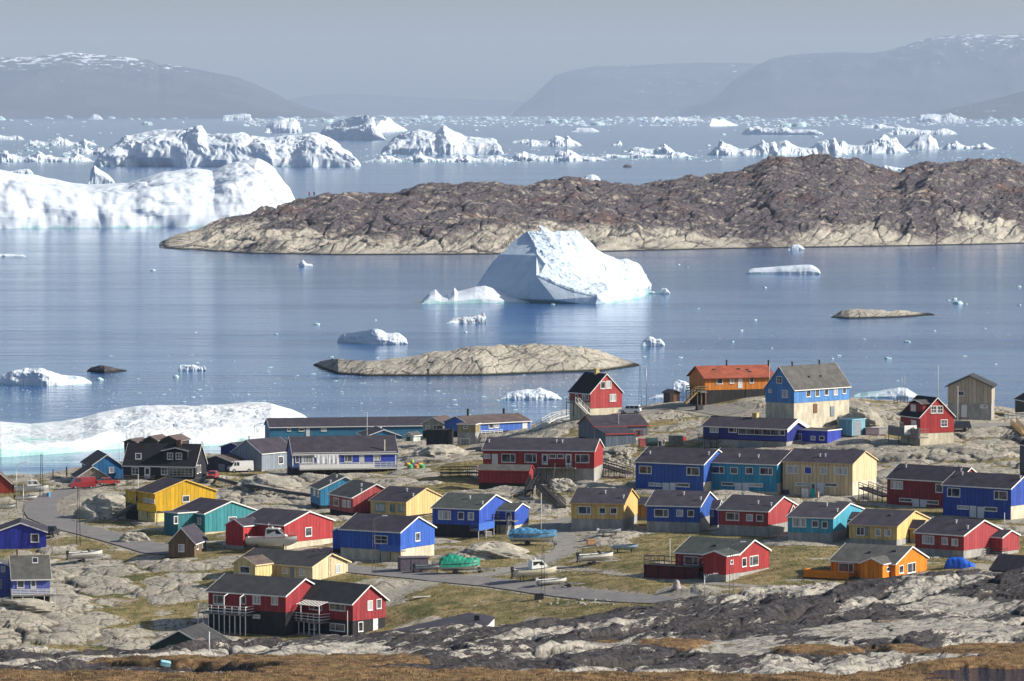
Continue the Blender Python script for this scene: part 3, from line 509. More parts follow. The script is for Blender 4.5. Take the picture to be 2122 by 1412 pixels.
WB = rbf_fit(CP)
def base_h(X, Y, c=12.0):
    X = np.asarray(X, float); Y = np.asarray(Y, float); sh = X.shape; X = X.ravel(); Y = Y.ravel(); out = np.empty(X.size); n = len(CP)
    for i in range(0, X.size, 60000):
        x, y = X[i:i + 60000], Y[i:i + 60000]
        d = np.sqrt((x[:, None] - CP[None, :, 0]) ** 2 + (y[:, None] - CP[None, :, 1]) ** 2 + c * c)
        out[i:i + 60000] = -d @ WB[:n] + WB[n] + WB[n + 1] * x / 500 + WB[n + 2] * y / 500
    return out.reshape(sh)
RECTS = [(v['P'], v['th_'], v['la'], v['lb']) for b in BS for v in [b] + list(b['ann'])]
def seg_dist(X, Y, P, pad=12):
    """distance to a polyline, only filled in near it"""
    D = np.full(X.shape, 99.0)
    for a, b in zip(P[:-1], P[1:]):
        m = (X > min(a[0], b[0]) - pad) & (X < max(a[0], b[0]) + pad) & (Y > min(a[1], b[1]) - pad) & (Y < max(a[1], b[1]) + pad)
        if not m.any(): continue
        x, y = X[m] - a[0], Y[m] - a[1]; dx, dy = b[0] - a[0], b[1] - a[1]
        t = np.clip((x * dx + y * dy) / (dx * dx + dy * dy), 0, 1)
        D[m] = np.minimum(D[m], np.hypot(x - t * dx, y - t * dy))
    return D
# rockiness by area: (px, py, z, radius along x px, radius in depth m, value)   1 = bare rock, 0 = turf
ROCKY = [(at_z(200, 1240, 8), 26, 45, .85), (at_z(400, 1240, 8), 12, 30, .6), (at_z(1000, 1170, 11.5), 12, 10, .75), (at_z(1060, 1265, 9.5), 25, 22, .12), (at_z(1300, 1165, 12), 14, 22, .08), (at_z(1550, 1190, 12.5), 22, 12, .15), (at_z(1660, 1160, 13.4), 8, 14, .05),
         (at_z(560, 1020, 9.8), 18, 40, .85), (at_z(1150, 1000, 13.5), 10, 25, .8), (at_z(1000, 1000, 11), 14, 30, .35), (at_z(1150, 890, 14), 18, 50, .8), (at_z(1280, 960, 12.8), 12, 20, .7), (at_z(1400, 890, 15), 16, 35, .6),
         (at_z(1960, 930, 16.5), 32, 60, .9), (at_z(1800, 870, 19), 25, 60, .9), (at_z(2000, 880, 18), 30, 40, .6), (at_z(230, 1045, 9), 6, 20, .9), (at_z(870, 940, 10), 14, 30, .85), (at_z(60, 1060, 8), 14, 20, .3), (at_z(1220, 1250, 10), 14, 8, .5),
         (at_z(1650, 1205, 13.4), 10, 10, .8), (at_z(200, 1150, 9.5), 14, 12, .2), (at_z(300, 1110, 10.5), 12, 12, .1), (at_z(60, 1290, 6.5), 14, 14, .9), (at_z(1500, 850, 19), 18, 60, .8)]
LAST = {}
PONDC = at_D(2060, 1399, 240); PONDZ = float(base_h(PONDC[0:1], PONDC[1:2])[0]) - .12
def ground(X, Y, masks=False):
    X = np.asarray(X, float); Y = np.asarray(Y, float); sh = X.shape; X = X.ravel(); Y = Y.ravel()
    B0 = base_h(X, Y)
    town = ss(585, 615, Y)
    # --- calm mask: near houses and roads
    calm = np.ones(X.shape)
    for P, th, la, lb in RECTS:
        m = (np.abs(X - P[0]) < 45) & (np.abs(Y - P[1]) < 45)
        if not m.any(): continue
        dx, dy = X[m] - P[0], Y[m] - P[1]; u = dx * math.cos(th) + dy * math.sin(th); v = -dx * math.sin(th) + dy * math.cos(th)
        d = np.hypot(np.maximum(np.maximum(-u, u - lb), 0), np.maximum(np.maximum(-v, v - la), 0))
        calm[m] = np.minimum(calm[m], ss(0.3, 5.0, d))
    rd = np.full(X.shape, 99.0); asph = rd.copy()
    for (nm, mt, wd, pts), P in zip(ROADS, RW):
        d = seg_dist(X, Y, P) - wd / 2; rd = np.minimum(rd, d)
    calm = np.minimum(calm, ss(0.2, 4.0, rd))
    # --- rockiness
    num = np.full(X.shape, 0.5 * 0.35); den = np.full(X.shape, 0.35)
    for P, rx, ry, val in ROCKY:
        g = np.exp(-((X - P[0]) / rx) ** 2 - ((Y - P[1]) / ry) ** 2); num += g * val; den += g
    rock = num / den
    wx = fbm(X / 9, Y / 9, 3, 3); wy = fbm(X / 9, Y / 9, 3, 8)
    # whaleback slabs with cracks
    U = (X * .93 + Y * .20) / 8.5 + wx * .45; V = (Y * .97 - X * .12) / 13.0 + wy * .45
    f1, f2, cr = voro(U, V, 11)
    slab = (1.15 - f1 * f1) * (0.45 + .9 * cr) * 1.15 - 0.30 * np.exp(-np.maximum(f2 - f1, 0) / .07)
    g1, g2, gr = voro((X * .9 + Y * .3) / 3.4 + wx * .6, (Y * .9 - X * .3) / 6.0 + wy * .6, 21)
    slab += 0.28 * (gr - .5) - 0.14 * np.exp(-np.maximum(g2 - g1, 0) / .08) + .10 * (1 - g1 * g1)
    n1 = fbm(X / 5, Y / 5, 5, 33)
    slab += 0.30 * n1 + .05 * fbm(X / .9, Y / .9, 3, 44, ridged=True)
    turf = 1.95 - 1.75 * rock + 0.45 * fbm(X / 14, Y / 16, 3, 55) + .08 * fbm(X / 1.1, Y / 1.1, 2, 66)
    gmask = ss(-0.10, 0.25, turf - slab)
    dtl = np.maximum(slab, turf) - 0.95
    # near hill: long ledges dipping to the left, blocky cracks
    s = X * .37 + Y * .93; t = -X * .93 + Y * .37
    led = fbm(s / 40 + wx * .2, t / 9 + wy * .3, 5, 70, .55, ridged=True)
    h1, h2, hr = voro(s / 22 + wx * .3, t / 5.5 + wy * .35, 77)
    k1, k2, kr = voro(s / 8 + wx * .5, t / 2.2 + wy * .5, 78)
    pn = sum(a * np.exp(-((X - P_[0]) / rx) ** 2 - ((Y - P_[1]) / ry) ** 2) for P_, rx, ry, a in ((at_z(1880, 1290, 36), 11, 22, 1.0), (at_z(1560, 1330, 38.5), 7, 16, .8), (at_z(1280, 1320, 37), 6, 14, .8), (at_z(700, 1365, 37), 12, 20, .6), (at_z(1500, 1215, 29), 5, 18, .4), (at_z(2000, 1250, 33), 6, 14, .6)))
    near = 1.15 * led + 0.8 * (hr - .5) + .6 * (1 - h1 * h1) - .45 * np.exp(-np.maximum(h2 - h1, 0) / .06) + .28 * (kr - .5) + .15 * (1 - k1 * k1) - .2 * np.exp(-np.maximum(k2 - k1, 0) / .08) \
        + 0.26 * fbm(s / 7, t / 2.2, 5, 79, .6) - 1.65
    near = near * (1 - .72 * ss(.15, .6, pn)) - .9 * ss(.15, .6, pn) * .55
    nb = fbm(X / 18, Y / 40, 4, 80)
    heath = ss(-.12, .12, nb * .6 + (250 - Y) / 35)         # brown heath at the foot of the picture
    pk = ss(.02, .3, fbm(X / 12, Y / 26, 4, 81) + .35 * (320 - Y) / 120 - .12 * led)
    hmask = np.maximum(heath, pk * ss(440, 380, Y) * .9)
    nturf = .35 * fbm(X / 2.5, Y / 2.5, 4, 82) - .15
    neard = near * (1 - hmask) + nturf * hmask
    neard *= ss(60, 190, Y)
    D = neard * (1 - town) + dtl * town * (0.06 + .94 * calm)
    shore = ss(1.5, 4.0, B0)
    H = B0 + D * np.where(Y > 900, .35 + .65 * shore, 1)
    pd = np.hypot((X - PONDC[0]) / 3.2, (Y - PONDC[1]) / 3.6); pe = pd + .45 * fbm(X / 1.3, Y / 1.3, 3, 140); ring = ss(2.6, 1.5, pd) * (Y < 330); pm_ = ss(1.15, .85, pe) * (Y < 330)
    H = H * (1 - ring) + ring * (PONDZ + .05 + .12 * fbm(X / 1.2, Y / 1.2, 3, 141) + .10 * np.maximum(0, Y - PONDC[1] - 3)); H = H * (1 - pm_) + pm_ * (PONDZ - .3)
    if masks:
        drt = np.maximum(ss(1.5, -.3, rd + fbm(X / 2, Y / 2, 3, 90) * 1.6), ss(.75, 0.25, calm + fbm(X / 3, Y / 3, 3, 91) * .5) * .35)
        pb = at_z(105, 1050, 8); drt = np.maximum(drt, np.exp(-((X - pb[0]) / 11) ** 2 - ((Y - pb[1]) / 42) ** 2) * 1.3 + .5 * fbm(X / 3, Y / 3, 3, 92) * (np.abs(X - pb[0]) < 16) * (np.abs(Y - pb[1]) < 60))
        drt = np.clip(drt, 0, 1) * town
        dark = (1 - town) * ss(-.30, .18, fbm(s / 45, t / 8, 5, 95, .6) + .35 * (1 - h1) * 0 - .25 * ss(.15, .55, fbm(s / 40, t / 12, 3, 96)) + .20 - .35 * led * .3)
        dark = dark * (1 - .95 * ss(.22, .5, pn + .35 * fbm(s / 22, t / 5, 4, 97)))
        crack = np.clip(np.exp(-np.maximum(f2 - f1, 0) / .05) + .8 * np.exp(-np.maximum(g2 - g1, 0) / .06), 0, 1) * town * calm + (1 - town) * np.clip(.8 * np.exp(-np.maximum(h2 - h1, 0) / .05) + .6 * np.exp(-np.maximum(k2 - k1, 0) / .06), 0, 1)
        grass = gmask * town + hmask * (1 - town)
        LAST.update(grass=grass.reshape(sh), dark=dark.reshape(sh), dirt=drt.reshape(sh), crack=crack.reshape(sh), near=(1 - town).reshape(sh))
    return H.reshape(sh)
def gz(x, y): return float(ground(np.array([x]), np.array([y]))[0])

def grid_mesh(name, X, Y, Z, mat, attrs=None, smooth=True, parent=None):
    """X, Y, Z: (rows, cols) arrays -> one mesh object"""
    r, c = X.shape; co = np.stack([X, Y, Z], -1).reshape(-1, 3).astype(np.float32)
    i = np.arange(r * c).reshape(r, c); fq = np.stack([i[:-1, :-1], i[:-1, 1:], i[1:, 1:], i[1:, :-1]], -1).reshape(-1, 4).astype(np.int32)
    me = bpy.data.meshes.new(name); me.vertices.add(len(co)); me.vertices.foreach_set('co', co.ravel())
    me.loops.add(fq.size); me.loops.foreach_set('vertex_index', fq.ravel()); me.polygons.add(len(fq))
    me.polygons.foreach_set('loop_start', np.arange(0, fq.size, 4, dtype=np.int32)); me.polygons.foreach_set('loop_total', np.full(len(fq), 4, np.int32))
    me.polygons.foreach_set('use_smooth', np.full(len(fq), smooth)); me.update(calc_edges=True)
    if attrs:
        for k, v in attrs.items():
            at = me.attributes.new(k, 'FLOAT', 'POINT'); at.data.foreach_set('value', v.reshape(-1).astype(np.float32))
    me.materials.append(mat); o = bpy.data.objects.new(name, me); COL.objects.link(o)
    if parent: o.parent = parent
    return o

# ------------------------------------------------------------------ ground materials
def ground_mat():
    k = NB('rocky_ground'); co = k.obj()
    A = lambda n: k.attr(n).outputs['Fac']
    n1 = k.noise(co, .35, 6, .65); n2 = k.noise(co, 1.6, 6, .7); n3 = k.noise(k.mapv(co, (1, .35, 1)), 6.0, 5, .7); n4 = k.noise(co, 22.0, 3, .6)
    rock = k.mix(k.step(n1, .35, .66), (.33, .295, .235), (.44, .40, .325))
    rock = k.mix(k.math('MULTIPLY', k.step(n2, .50, .72), .5), rock, (.27, .245, .20))
    rock = k.mix(k.math('MULTIPLY', k.step(n3, .55, .68), .65), rock, (.13, .115, .10))
    rock = k.mix(k.math('MULTIPLY', k.step(k.noise(co, .22, 5, .7), .62, .70), .45), rock, (.50, .25, .16))       # pink lichen and feldspar
    lich = k.mix(k.step(n2, .40, .62), (.022, .020, .024), (.075, .068, .07))
    streak = k.noise(k.mapv(k.mapv(co, rot=(0, 0, math.radians(-68))), (.14, .9, .9)), 1.0, 8, .78)
    dk = k.step(k.math('ADD', A('dark'), k.math('MULTIPLY', k.math('SUBTRACT', streak, .5), 5.0)), .44, .56)
    pr = k.mix(k.step(n2, .40, .65), (.42, .39, .335), (.27, .25, .22))
    dk2 = k.math('MAXIMUM', dk, k.math('MULTIPLY', k.step(k.noise(k.mapv(k.mapv(co, rot=(0, 0, math.radians(-68))), (.3, 1.5, 1.5)), 1.8, 6, .8), .55, .60), k.step(A('dark'), .35, .8)))
    nearrock = k.mix(dk2, pr, lich)
    rock = k.mix(A('near'), rock, nearrock)
    rock = k.mix(k.math('MULTIPLY', k.step(A('crack'), .25, .8), .8), rock, (.055, .05, .042))
    def cracks(sc, mp, wd, amt, rock):
        wv = k.n('ShaderNodeTexNoise'); k.put(wv.inputs['Vector'], co); wv.inputs['Scale'].default_value = sc * .8; wv.inputs['Detail'].default_value = 3
        va = k.n('ShaderNodeVectorMath', operation='MULTIPLY_ADD'); k.put(va.inputs[0], wv.outputs['Color']); va.inputs[1].default_value = (1.2 / sc, 1.2 / sc, .3 / sc); k.put(va.inputs[2], co)
        vo = k.n('ShaderNodeTexVoronoi', feature='DISTANCE_TO_EDGE'); k.put(vo.inputs['Vector'], k.mapv(va.outputs[0], mp, (0, 0, .25))); vo.inputs['Scale'].default_value = sc
        f = k.math('MULTIPLY', k.step(vo.outputs['Distance'], wd, 0.0), k.math('MULTIPLY', k.step(n1, .36, .52), amt)); return k.mix(f, rock, (.05, .045, .04))
    rock = cracks(.35, (1.0, .45, .5), .045, .85, rock); rock = cracks(.9, (.8, .5, .6), .05, .6, rock)
    gr = k.mix(k.step(n1, .38, .62), (.15, .13, .05), (.29, .225, .11))
    gr = k.mix(k.math('MULTIPLY', k.step(k.noise(co, .16, 4, .6), .52, .66), .75), gr, (.055, .075, .022))
    gr = k.mix(k.math('MULTIPLY', k.step(n3, .5, .75), .6), gr, (.05, .04, .02))
    hea = k.mix(k.step(n2, .40, .60), (.11, .055, .026), (.24, .15, .07))
    hea = k.mix(k.math('MULTIPLY', k.step(n4, .45, .7), .6), hea, (.32, .23, .12))
    hea = k.mix(k.math('MULTIPLY', k.step(n1, .50, .60), .75), hea, (.045, .028, .016))
    hea = k.mix(k.math('MULTIPLY', k.step(k.noise(co, .5, 4, .6), .56, .66), .6), hea, (.11, .10, .035))
    gr = k.mix(A('near'), gr, hea)
    gm = k.step(k.math('ADD', A('grass'), k.math('MULTIPLY', k.math('SUBTRACT', n3, .5), .9)), .40, .60)
    c = k.mix(gm, rock, gr)
    dirt = k.mix(n3, (.36, .325, .265), (.26, .235, .19)); dm = k.step(k.math('ADD', A('dirt'), k.math('MULTIPLY', k.math('SUBTRACT', n2, .5), .8)), .35, .6)
    c = k.mix(dm, c, dirt)
    hh = k.math('ADD', k.math('MULTIPLY', n2, .6), k.math('ADD', k.math('MULTIPLY', n3, .35), k.math('MULTIPLY', n4, .12)))
    k.bump(hh, .9, .35)
    return k.fin(c, .92, .15)
GM = ground_mat()
def road_mat(kind):
    k = NB('road_' + kind); co = k.obj(); n = k.noise(co, .5, 6, .65); n2 = k.noise(co, 5, 4, .6)
    a, b = {'asphalt': ((.195, .182, .18), (.15, .14, .145)), 'gravelroad': ((.25, .235, .21), (.19, .18, .165)), 'path': ((.31, .285, .24), (.24, .22, .185))}[kind]
    c = k.mix(k.step(n, .35, .65), a, b); c = k.mix(k.math('MULTIPLY', n2, .25), c, (.30, .28, .24)); c = k.mix(k.math('MULTIPLY', k.step(k.noise(co, .28, 5, .75), .54, .62), .45), c, (.27, .25, .21)); c = k.mix(k.math('MULTIPLY', k.step(k.noise(co, .7, 5, .7), .58, .64), .5), c, (.085, .08, .085)); k.bump(n2, .3, .03)
    return k.fin(c, .9, .2)

# the terrain sheet: fine where the picture looks, coarse under and behind the camera
def terrain():
    rows = list(np.arange(-40, 150, 12.0)) + list(np.arange(150, 225, 2.5))
    y = 225.0
    while y < 1215:
        rows.append(y); y += (0.34 if y < 290 else 0.45 if y < 470 else 0.8 if y < 600 else 0.62 if y < 960 else 1.6)
    rows = np.array(rows); tx = np.concatenate([np.linspace(-.32, -.136, 40)[:-1], np.linspace(-.136, .136, 900), np.linspace(.136, .32, 40)[1:]])
    Y, T = np.meshgrid(rows, tx, indexing='ij'); X = T * np.maximum(Y, 150)
    Z = ground(X, Y, True)
    o = grid_mesh('terrain', X, Y, Z, GM, {k: LAST[k] for k in ('grass', 'dark', 'dirt', 'crack', 'near')})
    return tag(o, 'bare gneiss slabs with patches of dry turf and a dark lichen-covered near ridge', kind='structure')
terrain()
for (nm, mt, wd, pts), P in zip(ROADS, RW):
    key = 'road_' + mt
    if key not in MATS: MATS[key] = road_mat(mt)
    # Catmull-Rom centre line, 1.5 m steps
    P = [np.array(p) for p in P]; Q = [2 * P[0] - P[1]] + P + [2 * P[-1] - P[-2]]; L = []
    for i in range(1, len(Q) - 2):
        n = max(2, int(np.linalg.norm(Q[i + 1] - Q[i]) / 1.2))
        for j in range(n):
            t = j / n; L.append(.5 * ((2 * Q[i]) + (-Q[i - 1] + Q[i + 1]) * t + (2 * Q[i - 1] - 5 * Q[i] + 4 * Q[i + 1] - Q[i + 2]) * t * t + (-Q[i - 1] + 3 * Q[i] - 3 * Q[i + 1] + Q[i + 2]) * t ** 3))
    L = np.array(L); d = np.gradient(L[:, :2], axis=0); d /= np.linalg.norm(d, axis=1)[:, None]; nrm = np.stack([-d[:, 1], d[:, 0]], 1)
    off = np.linspace(-.5, .5, 9) * wd; jit = 1 + .06 * fbm(np.arange(len(L)) / 6.0, np.zeros(len(L)), 2, 5)
    X = L[:, None, 0] + nrm[:, None, 0] * off[None] * jit[:, None]; Y = L[:, None, 1] + nrm[:, None, 1] * off[None] * jit[:, None]
    lift = 0.05 + .035 * (['asphalt', 'gravelroad', 'path'].index(mt) * -1 + 2)
    Z = ground(X, Y) + lift
    tag(grid_mesh(nm, X, Y, Z, MATS[key]), kind='structure', label={'asphalt': 'grey asphalt road curving between the houses', 'gravelroad': 'pale gravel road between the houses', 'path': 'narrow pale gravel track over the turf'}[mt])

# ------------------------------------------------------------------ sea
def sea():
    k = NB('sea_water'); co = k.obj()
    n1 = k.noise(k.mapv(co, (.35, 1, 1), (0, 0, .15)), .55, 4, .6); n2 = k.noise(k.mapv(co, (.3, 1, 1), (0, 0, -.1)), .10, 3, .55)
    band = k.noise(k.mapv(co, (.12, 1, 1), (0, 0, .03)), .010, 5, .6)
    calm = k.step(band, .42, .60)
    h = k.math('ADD', k.math('MULTIPLY', n1, .35), k.math('MULTIPLY', n2, 1.3))
    n3 = k.noise(k.mapv(co, (.25, 1, 1), (0, 0, .06)), .028, 3, .6); h = k.math('ADD', h, k.math('MULTIPLY', n3, 2.6))
    x = k.n('ShaderNodeBump'); k.put(x.inputs['Height'], h); x.inputs['Distance'].default_value = .55
    k.put(x.inputs['Strength'], k.math('ADD', .30, k.math('MULTIPLY', calm, .6)))
    k.L.new(x.outputs[0], k.b.inputs['Normal'])
    k.b.inputs['IOR'].default_value = 1.33
    c = k.mix(calm, (.02, .10, .28), (.015, .075, .22))
    m = k.fin(c, .12, .5)
    xs = np.array([-60000, -8000, -2000, -600, 0, 600, 2000, 8000, 60000.]); ys = np.array([880, 1500, 3000, 8000, 20000, 75000.])
    X, Y = np.meshgrid(xs, ys); return tag(grid_mesh('sea', X, Y, X * 0, m, smooth=False), 'calm blue grey fjord water dotted with ice', kind='structure')
sea()
def pond():
    k = NB('pond_water'); n = k.noise(k.mapv(k.obj(), (1, 2, 1)), 2.0, 3, .6); k.bump(n, 1.0, .45); k.b.inputs['IOR'].default_value = 1.33
    m = k.fin((.008, .014, .04), .05, .3)
    V = [(PONDC[0] + math.cos(i / 40 * 2 * math.pi) * 4.6, PONDC[1] + math.sin(i / 40 * 2 * math.pi) * 4.6) for i in range(40)]; z = PONDZ - .02
    return tag(mesh_obj('pond', [(v[0], v[1], z) for v in V], [tuple(range(40))], m), 'small dark blue pool in the brown heath', kind='structure')
pond()
# ------------------------------------------------------------------ ice
def ice_mat(name, white=(.62, .68, .745), foot=.5, dirty=0.0, green=0.4):
    k = NB(name); co = k.obj(); n = k.noise(co, .25, 6, .65); n2 = k.noise(co, 1.1, 5, .7)
    c = k.mix(k.step(n, .35, .7), white, tuple(x * .90 for x in white))
    c = k.mix(k.math('MULTIPLY', k.step(k.noise(k.mapv(co, (1, 1, .4)), .12, 4, .6), .60, .72), .5), c, (.55, .72, .82))          # clear blue bands
    z = k.sep(co)[2]; zz = k.math('ADD', z, k.math('MULTIPLY', k.math('SUBTRACT', k.noise(k.mapv(co, (.35, .35, 1)), .16, 5, .65), .47), 9.0 * foot))
    gm = k.step(zz, 1.7 * foot, .2 * foot); c = k.mix(k.math('MULTIPLY', gm, green), c, (.10, .42, .36))                        # wave-washed green foot
    if dirty: c = k.mix(k.math('MULTIPLY', k.step(n2, .48, .6), dirty), c, (.10, .09, .08))
    k.bump(k.math('ADD', k.math('MULTIPLY', n, 1.0), k.math('MULTIPLY', n2, .4)), .5, .6)
    return k.fin(c, .55, .35)
ICE = ice_mat('glacier_ice', foot=1.0, green=.55); ICES = ice_mat('small_ice', foot=.35, green=.5); ICED = ice_mat('dirty_ice', foot=.3, dirty=.85)
ICEF = ice_mat('far_ice', foot=1.5, green=.0)
ICEN = ice_mat('melting_ice', white=(.62, .655, .68), foot=1.5, green=.6)

def interp(P, x): P = np.array(P, float); return np.interp(x, P[:, 0], P[:, 1])
def strip_berg(name, label, cat, sil, wl, thick, mat, seed=0, cliff=.12, rough=1.0, nx=260, nv=70, group=None, peak=.45, lump=1.0, kind=None, steps=0, smooth=False, rot=0.0, extra=None, ledge=1.0):
    """sil: silhouette (px, py); wl: front waterline (px, py).  A body with its own depth behind that line."""
    sil = sorted(sil); x0, x1 = sil[0][0], sil[-1][0]; px = np.linspace(x0, x1, nx); wy = interp(wl, px)
    D0 = np.array([at_z(a, b, 0)[1] for a, b in zip(px, wy)])
    ends = np.clip(np.minimum((px - x0), (x1 - px)) / (.10 * (x1 - x0) + 1e-6), 0, 1) ** .6
    v = np.linspace(0, 1, nv); Tk = thick * (.25 + .75 * ends)
    jag = fbm(px / (F / D0.mean()) / (thick * .30), px * 0, 4, seed + 3) * thick * .06 * rough
    DD = D0[:, None] + jag[:, None] * (1 - v[None]) * ends[:, None] + Tk[:, None] * v[None]
    pxm = px[:, None] + 0 * v[None]; XX = (pxm - CX) / F * D0[:, None] * 1.0 + (pxm - CX) / F * (DD - D0[:, None])
    top = interp(sil, px); Dr = D0 + Tk * peak
    Hr = np.array([max(.05, z_at(0, d, t)) for d, t in zip(Dr, top)])
    vf = np.clip(v / cliff, 0, 1); body = np.where(v < cliff, vf ** .55, 1.0); rise = .70 + .30 * np.clip((v - cliff) / (peak - cliff), 0, 1)
    back = np.where(v > peak, np.clip((1 - v) / (1 - peak), 0, 1) ** .7, 1.0); prof = body * rise * back
    sc = max(1.0, Hr.max())
    U, W = XX / (sc * 1.6), (DD - D0.mean()) / (sc * 1.6)
    n = fbm(U, W, 5, seed, .55) * .42 * rough + fbm(U * .45, W * .45, 3, seed + 40, ridged=True) * .22 * lump
    f1, f2, cr = voro(U * .9 + fbm(U, W, 2, seed + 9) * .4, W * .7, seed + 21)
    n = n + (cr - .5) * .10 * rough - .08 * rough * np.exp(-(f2 - f1) / .10) + .12 * rough * fbm(U * 3.1, W * 3.1, 4, seed + 31, .6)
    if steps: n = n + .15 * np.round(fbm(U * .6, W * .6, 2, seed + 77) * steps) / steps
    Z = Hr[:, None] * prof[None] * (1 + n * (.35 + .65 * np.clip(np.abs(v[None] - peak) / .18, 0, 1)))
    Z = Z * ends[:, None] ** .5 + np.where(v[None] <= 0.001, -1.0, 0) + np.where(v[None] >= .999, -1.0, 0)
    Z = np.maximum(Z, -1.0) ; Z[0, :] = -1; Z[-1, :] = -1; Z[:, 0] = -1.2; Z[:, -1] = -1.2
    # sideways shove so that cliffs are not smooth curtains
    sx = fbm(U * 1.7, Z / sc * 2.2 + W, 3, seed + 5) * sc * .12 * rough; sy = fbm(U * 2.1 + 3, Z / sc * 2.6, 4, seed + 6, .6) * sc * .26 * rough
    o = grid_mesh(name, XX + sx, DD + sy * (1 - v[None]) ** .5, Z, mat, extra(px, v, Z, XX, DD) if extra else None, smooth=smooth)
    # origin at the base centre
    c = Vector((float(XX.mean()), float(DD.mean()), 0)); o.data.transform(Matrix.Translation(-c)); o.location = c
    return tag(o, label, cat, group, kind)

FARG = 'small icebergs in the far ice band'
strip_berg('iceberg', 'broad smooth white iceberg with a rounded dome, left of the long island', 'iceberg',
  [(-260, 366), (-40, 357), (0, 358), (60, 361), (120, 371), (180, 381), (230, 379), (270, 375), (300, 366), (340, 352), (400, 345), (440, 352), (465, 340), (490, 331), (530, 329), (570, 343), (600, 372), (622, 412), (645, 455)],
  [(-260, 476.5), (645, 469.5)], 165, ICE, 3, cliff=.10, rough=.55, nx=420, nv=110, peak=.62, lump=.8)
strip_berg('iceberg', 'pointed white ice fin rising behind the broad smooth iceberg', 'iceberg', [(183, 376), (190, 350), (197, 343), (208, 352), (225, 362), (240, 376)], [(183, 382), (240, 382)], 25, ICE, 8, rough=.6, nx=60, nv=24)
strip_berg('iceberg', 'long flat-topped iceberg with fluted cliffs behind the broad smooth one', 'iceberg',
  [(200, 335), (210, 312), (230, 297), (262, 284), (300, 281), (350, 277), (400, 272), (414, 270), (430, 286), (470, 288), (520, 281), (560, 285), (600, 279), (655, 279), (690, 292), (720, 303), (738, 312), (748, 335)],
  [(200, 345.4), (748, 346.6)], 230, ICE, 12, cliff=.08, rough=1.0, nx=420, nv=80, steps=3)
strip_berg('iceberg', 'jagged white iceberg with a tall right tower at the middle distance', 'iceberg', [(662, 275), (672, 260), (700, 250), (735, 243), (757, 233), (772, 240), (782, 262), (798, 286)], [(662, 290), (798, 291)], 260, ICE, 17, rough=1.3, nx=160, nv=40)
strip_berg('iceberg', 'crumbled white iceberg beside the tall tower, tapering to the right', 'iceberg', [(775, 270), (790, 250), (805, 246), (822, 258), (845, 268)], [(775, 275), (845, 272)], 200, ICE, 18, rough=1.3, nx=90, nv=30)
strip_berg('iceberg', 'bluish shaded iceberg left of the tall-towered one', 'iceberg', [(548, 262), (565, 255), (585, 246), (610, 244), (626, 262)], [(548, 276), (626, 276)], 260, ICE, 19, rough=1.2, nx=90, nv=30)
strip_berg('iceberg', 'wide white iceberg with a peaked middle and a block-like right end', 'iceberg', [(790, 305), (800, 292), (830, 279), (870, 276), (905, 280), (922, 264), (940, 272), (965, 284), (1000, 288), (1030, 285), (1040, 292), (1042, 312)],
  [(790, 320), (900, 320), (1042, 320)], 240, ICE, 23, rough=1.0, nx=240, nv=60, cliff=.08)
strip_berg('iceberg', 'flat tabular iceberg against the far left mountain', 'iceberg', [(460, 250), (463, 239), (500, 236), (520, 236), (523, 250)], [(460, 251), (523, 251)], 300, ICE, 25, rough=.8, nx=80, nv=20)
strip_berg('iceberg', 'small white pyramid of ice below the far left mountain', 'iceberg', [(182, 247), (195, 236), (205, 238), (215, 247)], [(182, 248), (215, 248)], 200, ICE, 26, rough=.6, nx=40, nv=20)
strip_berg('iceberg', 'wedge iceberg with a sheer left face in the right half of the far ice', 'iceberg', [(1470, 252), (1474, 246), (1500, 248), (1515, 254), (1530, 260)], [(1470, 262), (1530, 261)], 200, ICE, 27, rough=.7, nx=60, nv=20)
strip_berg('iceberg', 'ragged low iceberg in the middle of the right-hand fjord', 'iceberg', [(1536, 275), (1545, 262), (1570, 264), (1600, 268), (1625, 263), (1640, 270), (1680, 269), (1705, 272)], [(1536, 279), (1705, 280)], 200, ICE, 28, rough=1.5, nx=140, nv=30)
strip_berg('iceberg', 'blocky castle-like iceberg near the dark right-hand hill', 'iceberg', [(1897, 250), (1905, 239), (1930, 238), (1950, 240), (1965, 237), (1985, 243), (1997, 241), (1999, 250)], [(1897, 254), (1999, 254)], 260, ICE, 29, rough=1.2, nx=110, nv=24)
strip_berg('iceberg', 'thin flat slab of ice floating in the far middle water', 'iceberg', [(1184, 272), (1195, 265), (1225, 265), (1242, 272)], [(1184, 274), (1242, 274)], 120, ICE, 30, rough=.5, nx=50, nv=16)
def band(label, x0, x1, ytop, ywl, seed, n=14, rough=1.6, thick=None, group=None, name='iceberg', cat='iceberg', mat=ICE):
    R = random.Random(seed); P = [(x0, ywl - .5)]
    n *= 2
    for i in range(1, n):
        t = i / n; P.append((x0 + (x1 - x0) * t, ywl - (ywl - ytop) * (.38 + .62 * (.5 + .5 * math.sin(seed + t * n * .5)) * R.uniform(.5, 1)) * min(1, 5 * t + .15, 5 * (1 - t) + .15)))
    P.append((x1, ywl - .5))
    return strip_berg(name, label, cat, P, [(x0, ywl), (x1, ywl)], thick or max(6, (80 * F / (ywl - 228)) / F * (ywl - ytop) * 5), mat, seed, rough=rough, nx=max(24, int((x1 - x0) * .9)), nv=24, group=group)
band('long rugged ice bank in the right half of the fjord, left stretch', 1465, 1640, 290, 322, 31, 12)
band('tall crumpled iceberg at the centre of the right-hand ice bank', 1590, 1760, 284, 322, 32, 9)
band('rugged white iceberg with rounded blocks right of the crumpled centre one', 1715, 1885, 281, 318, 33, 9)
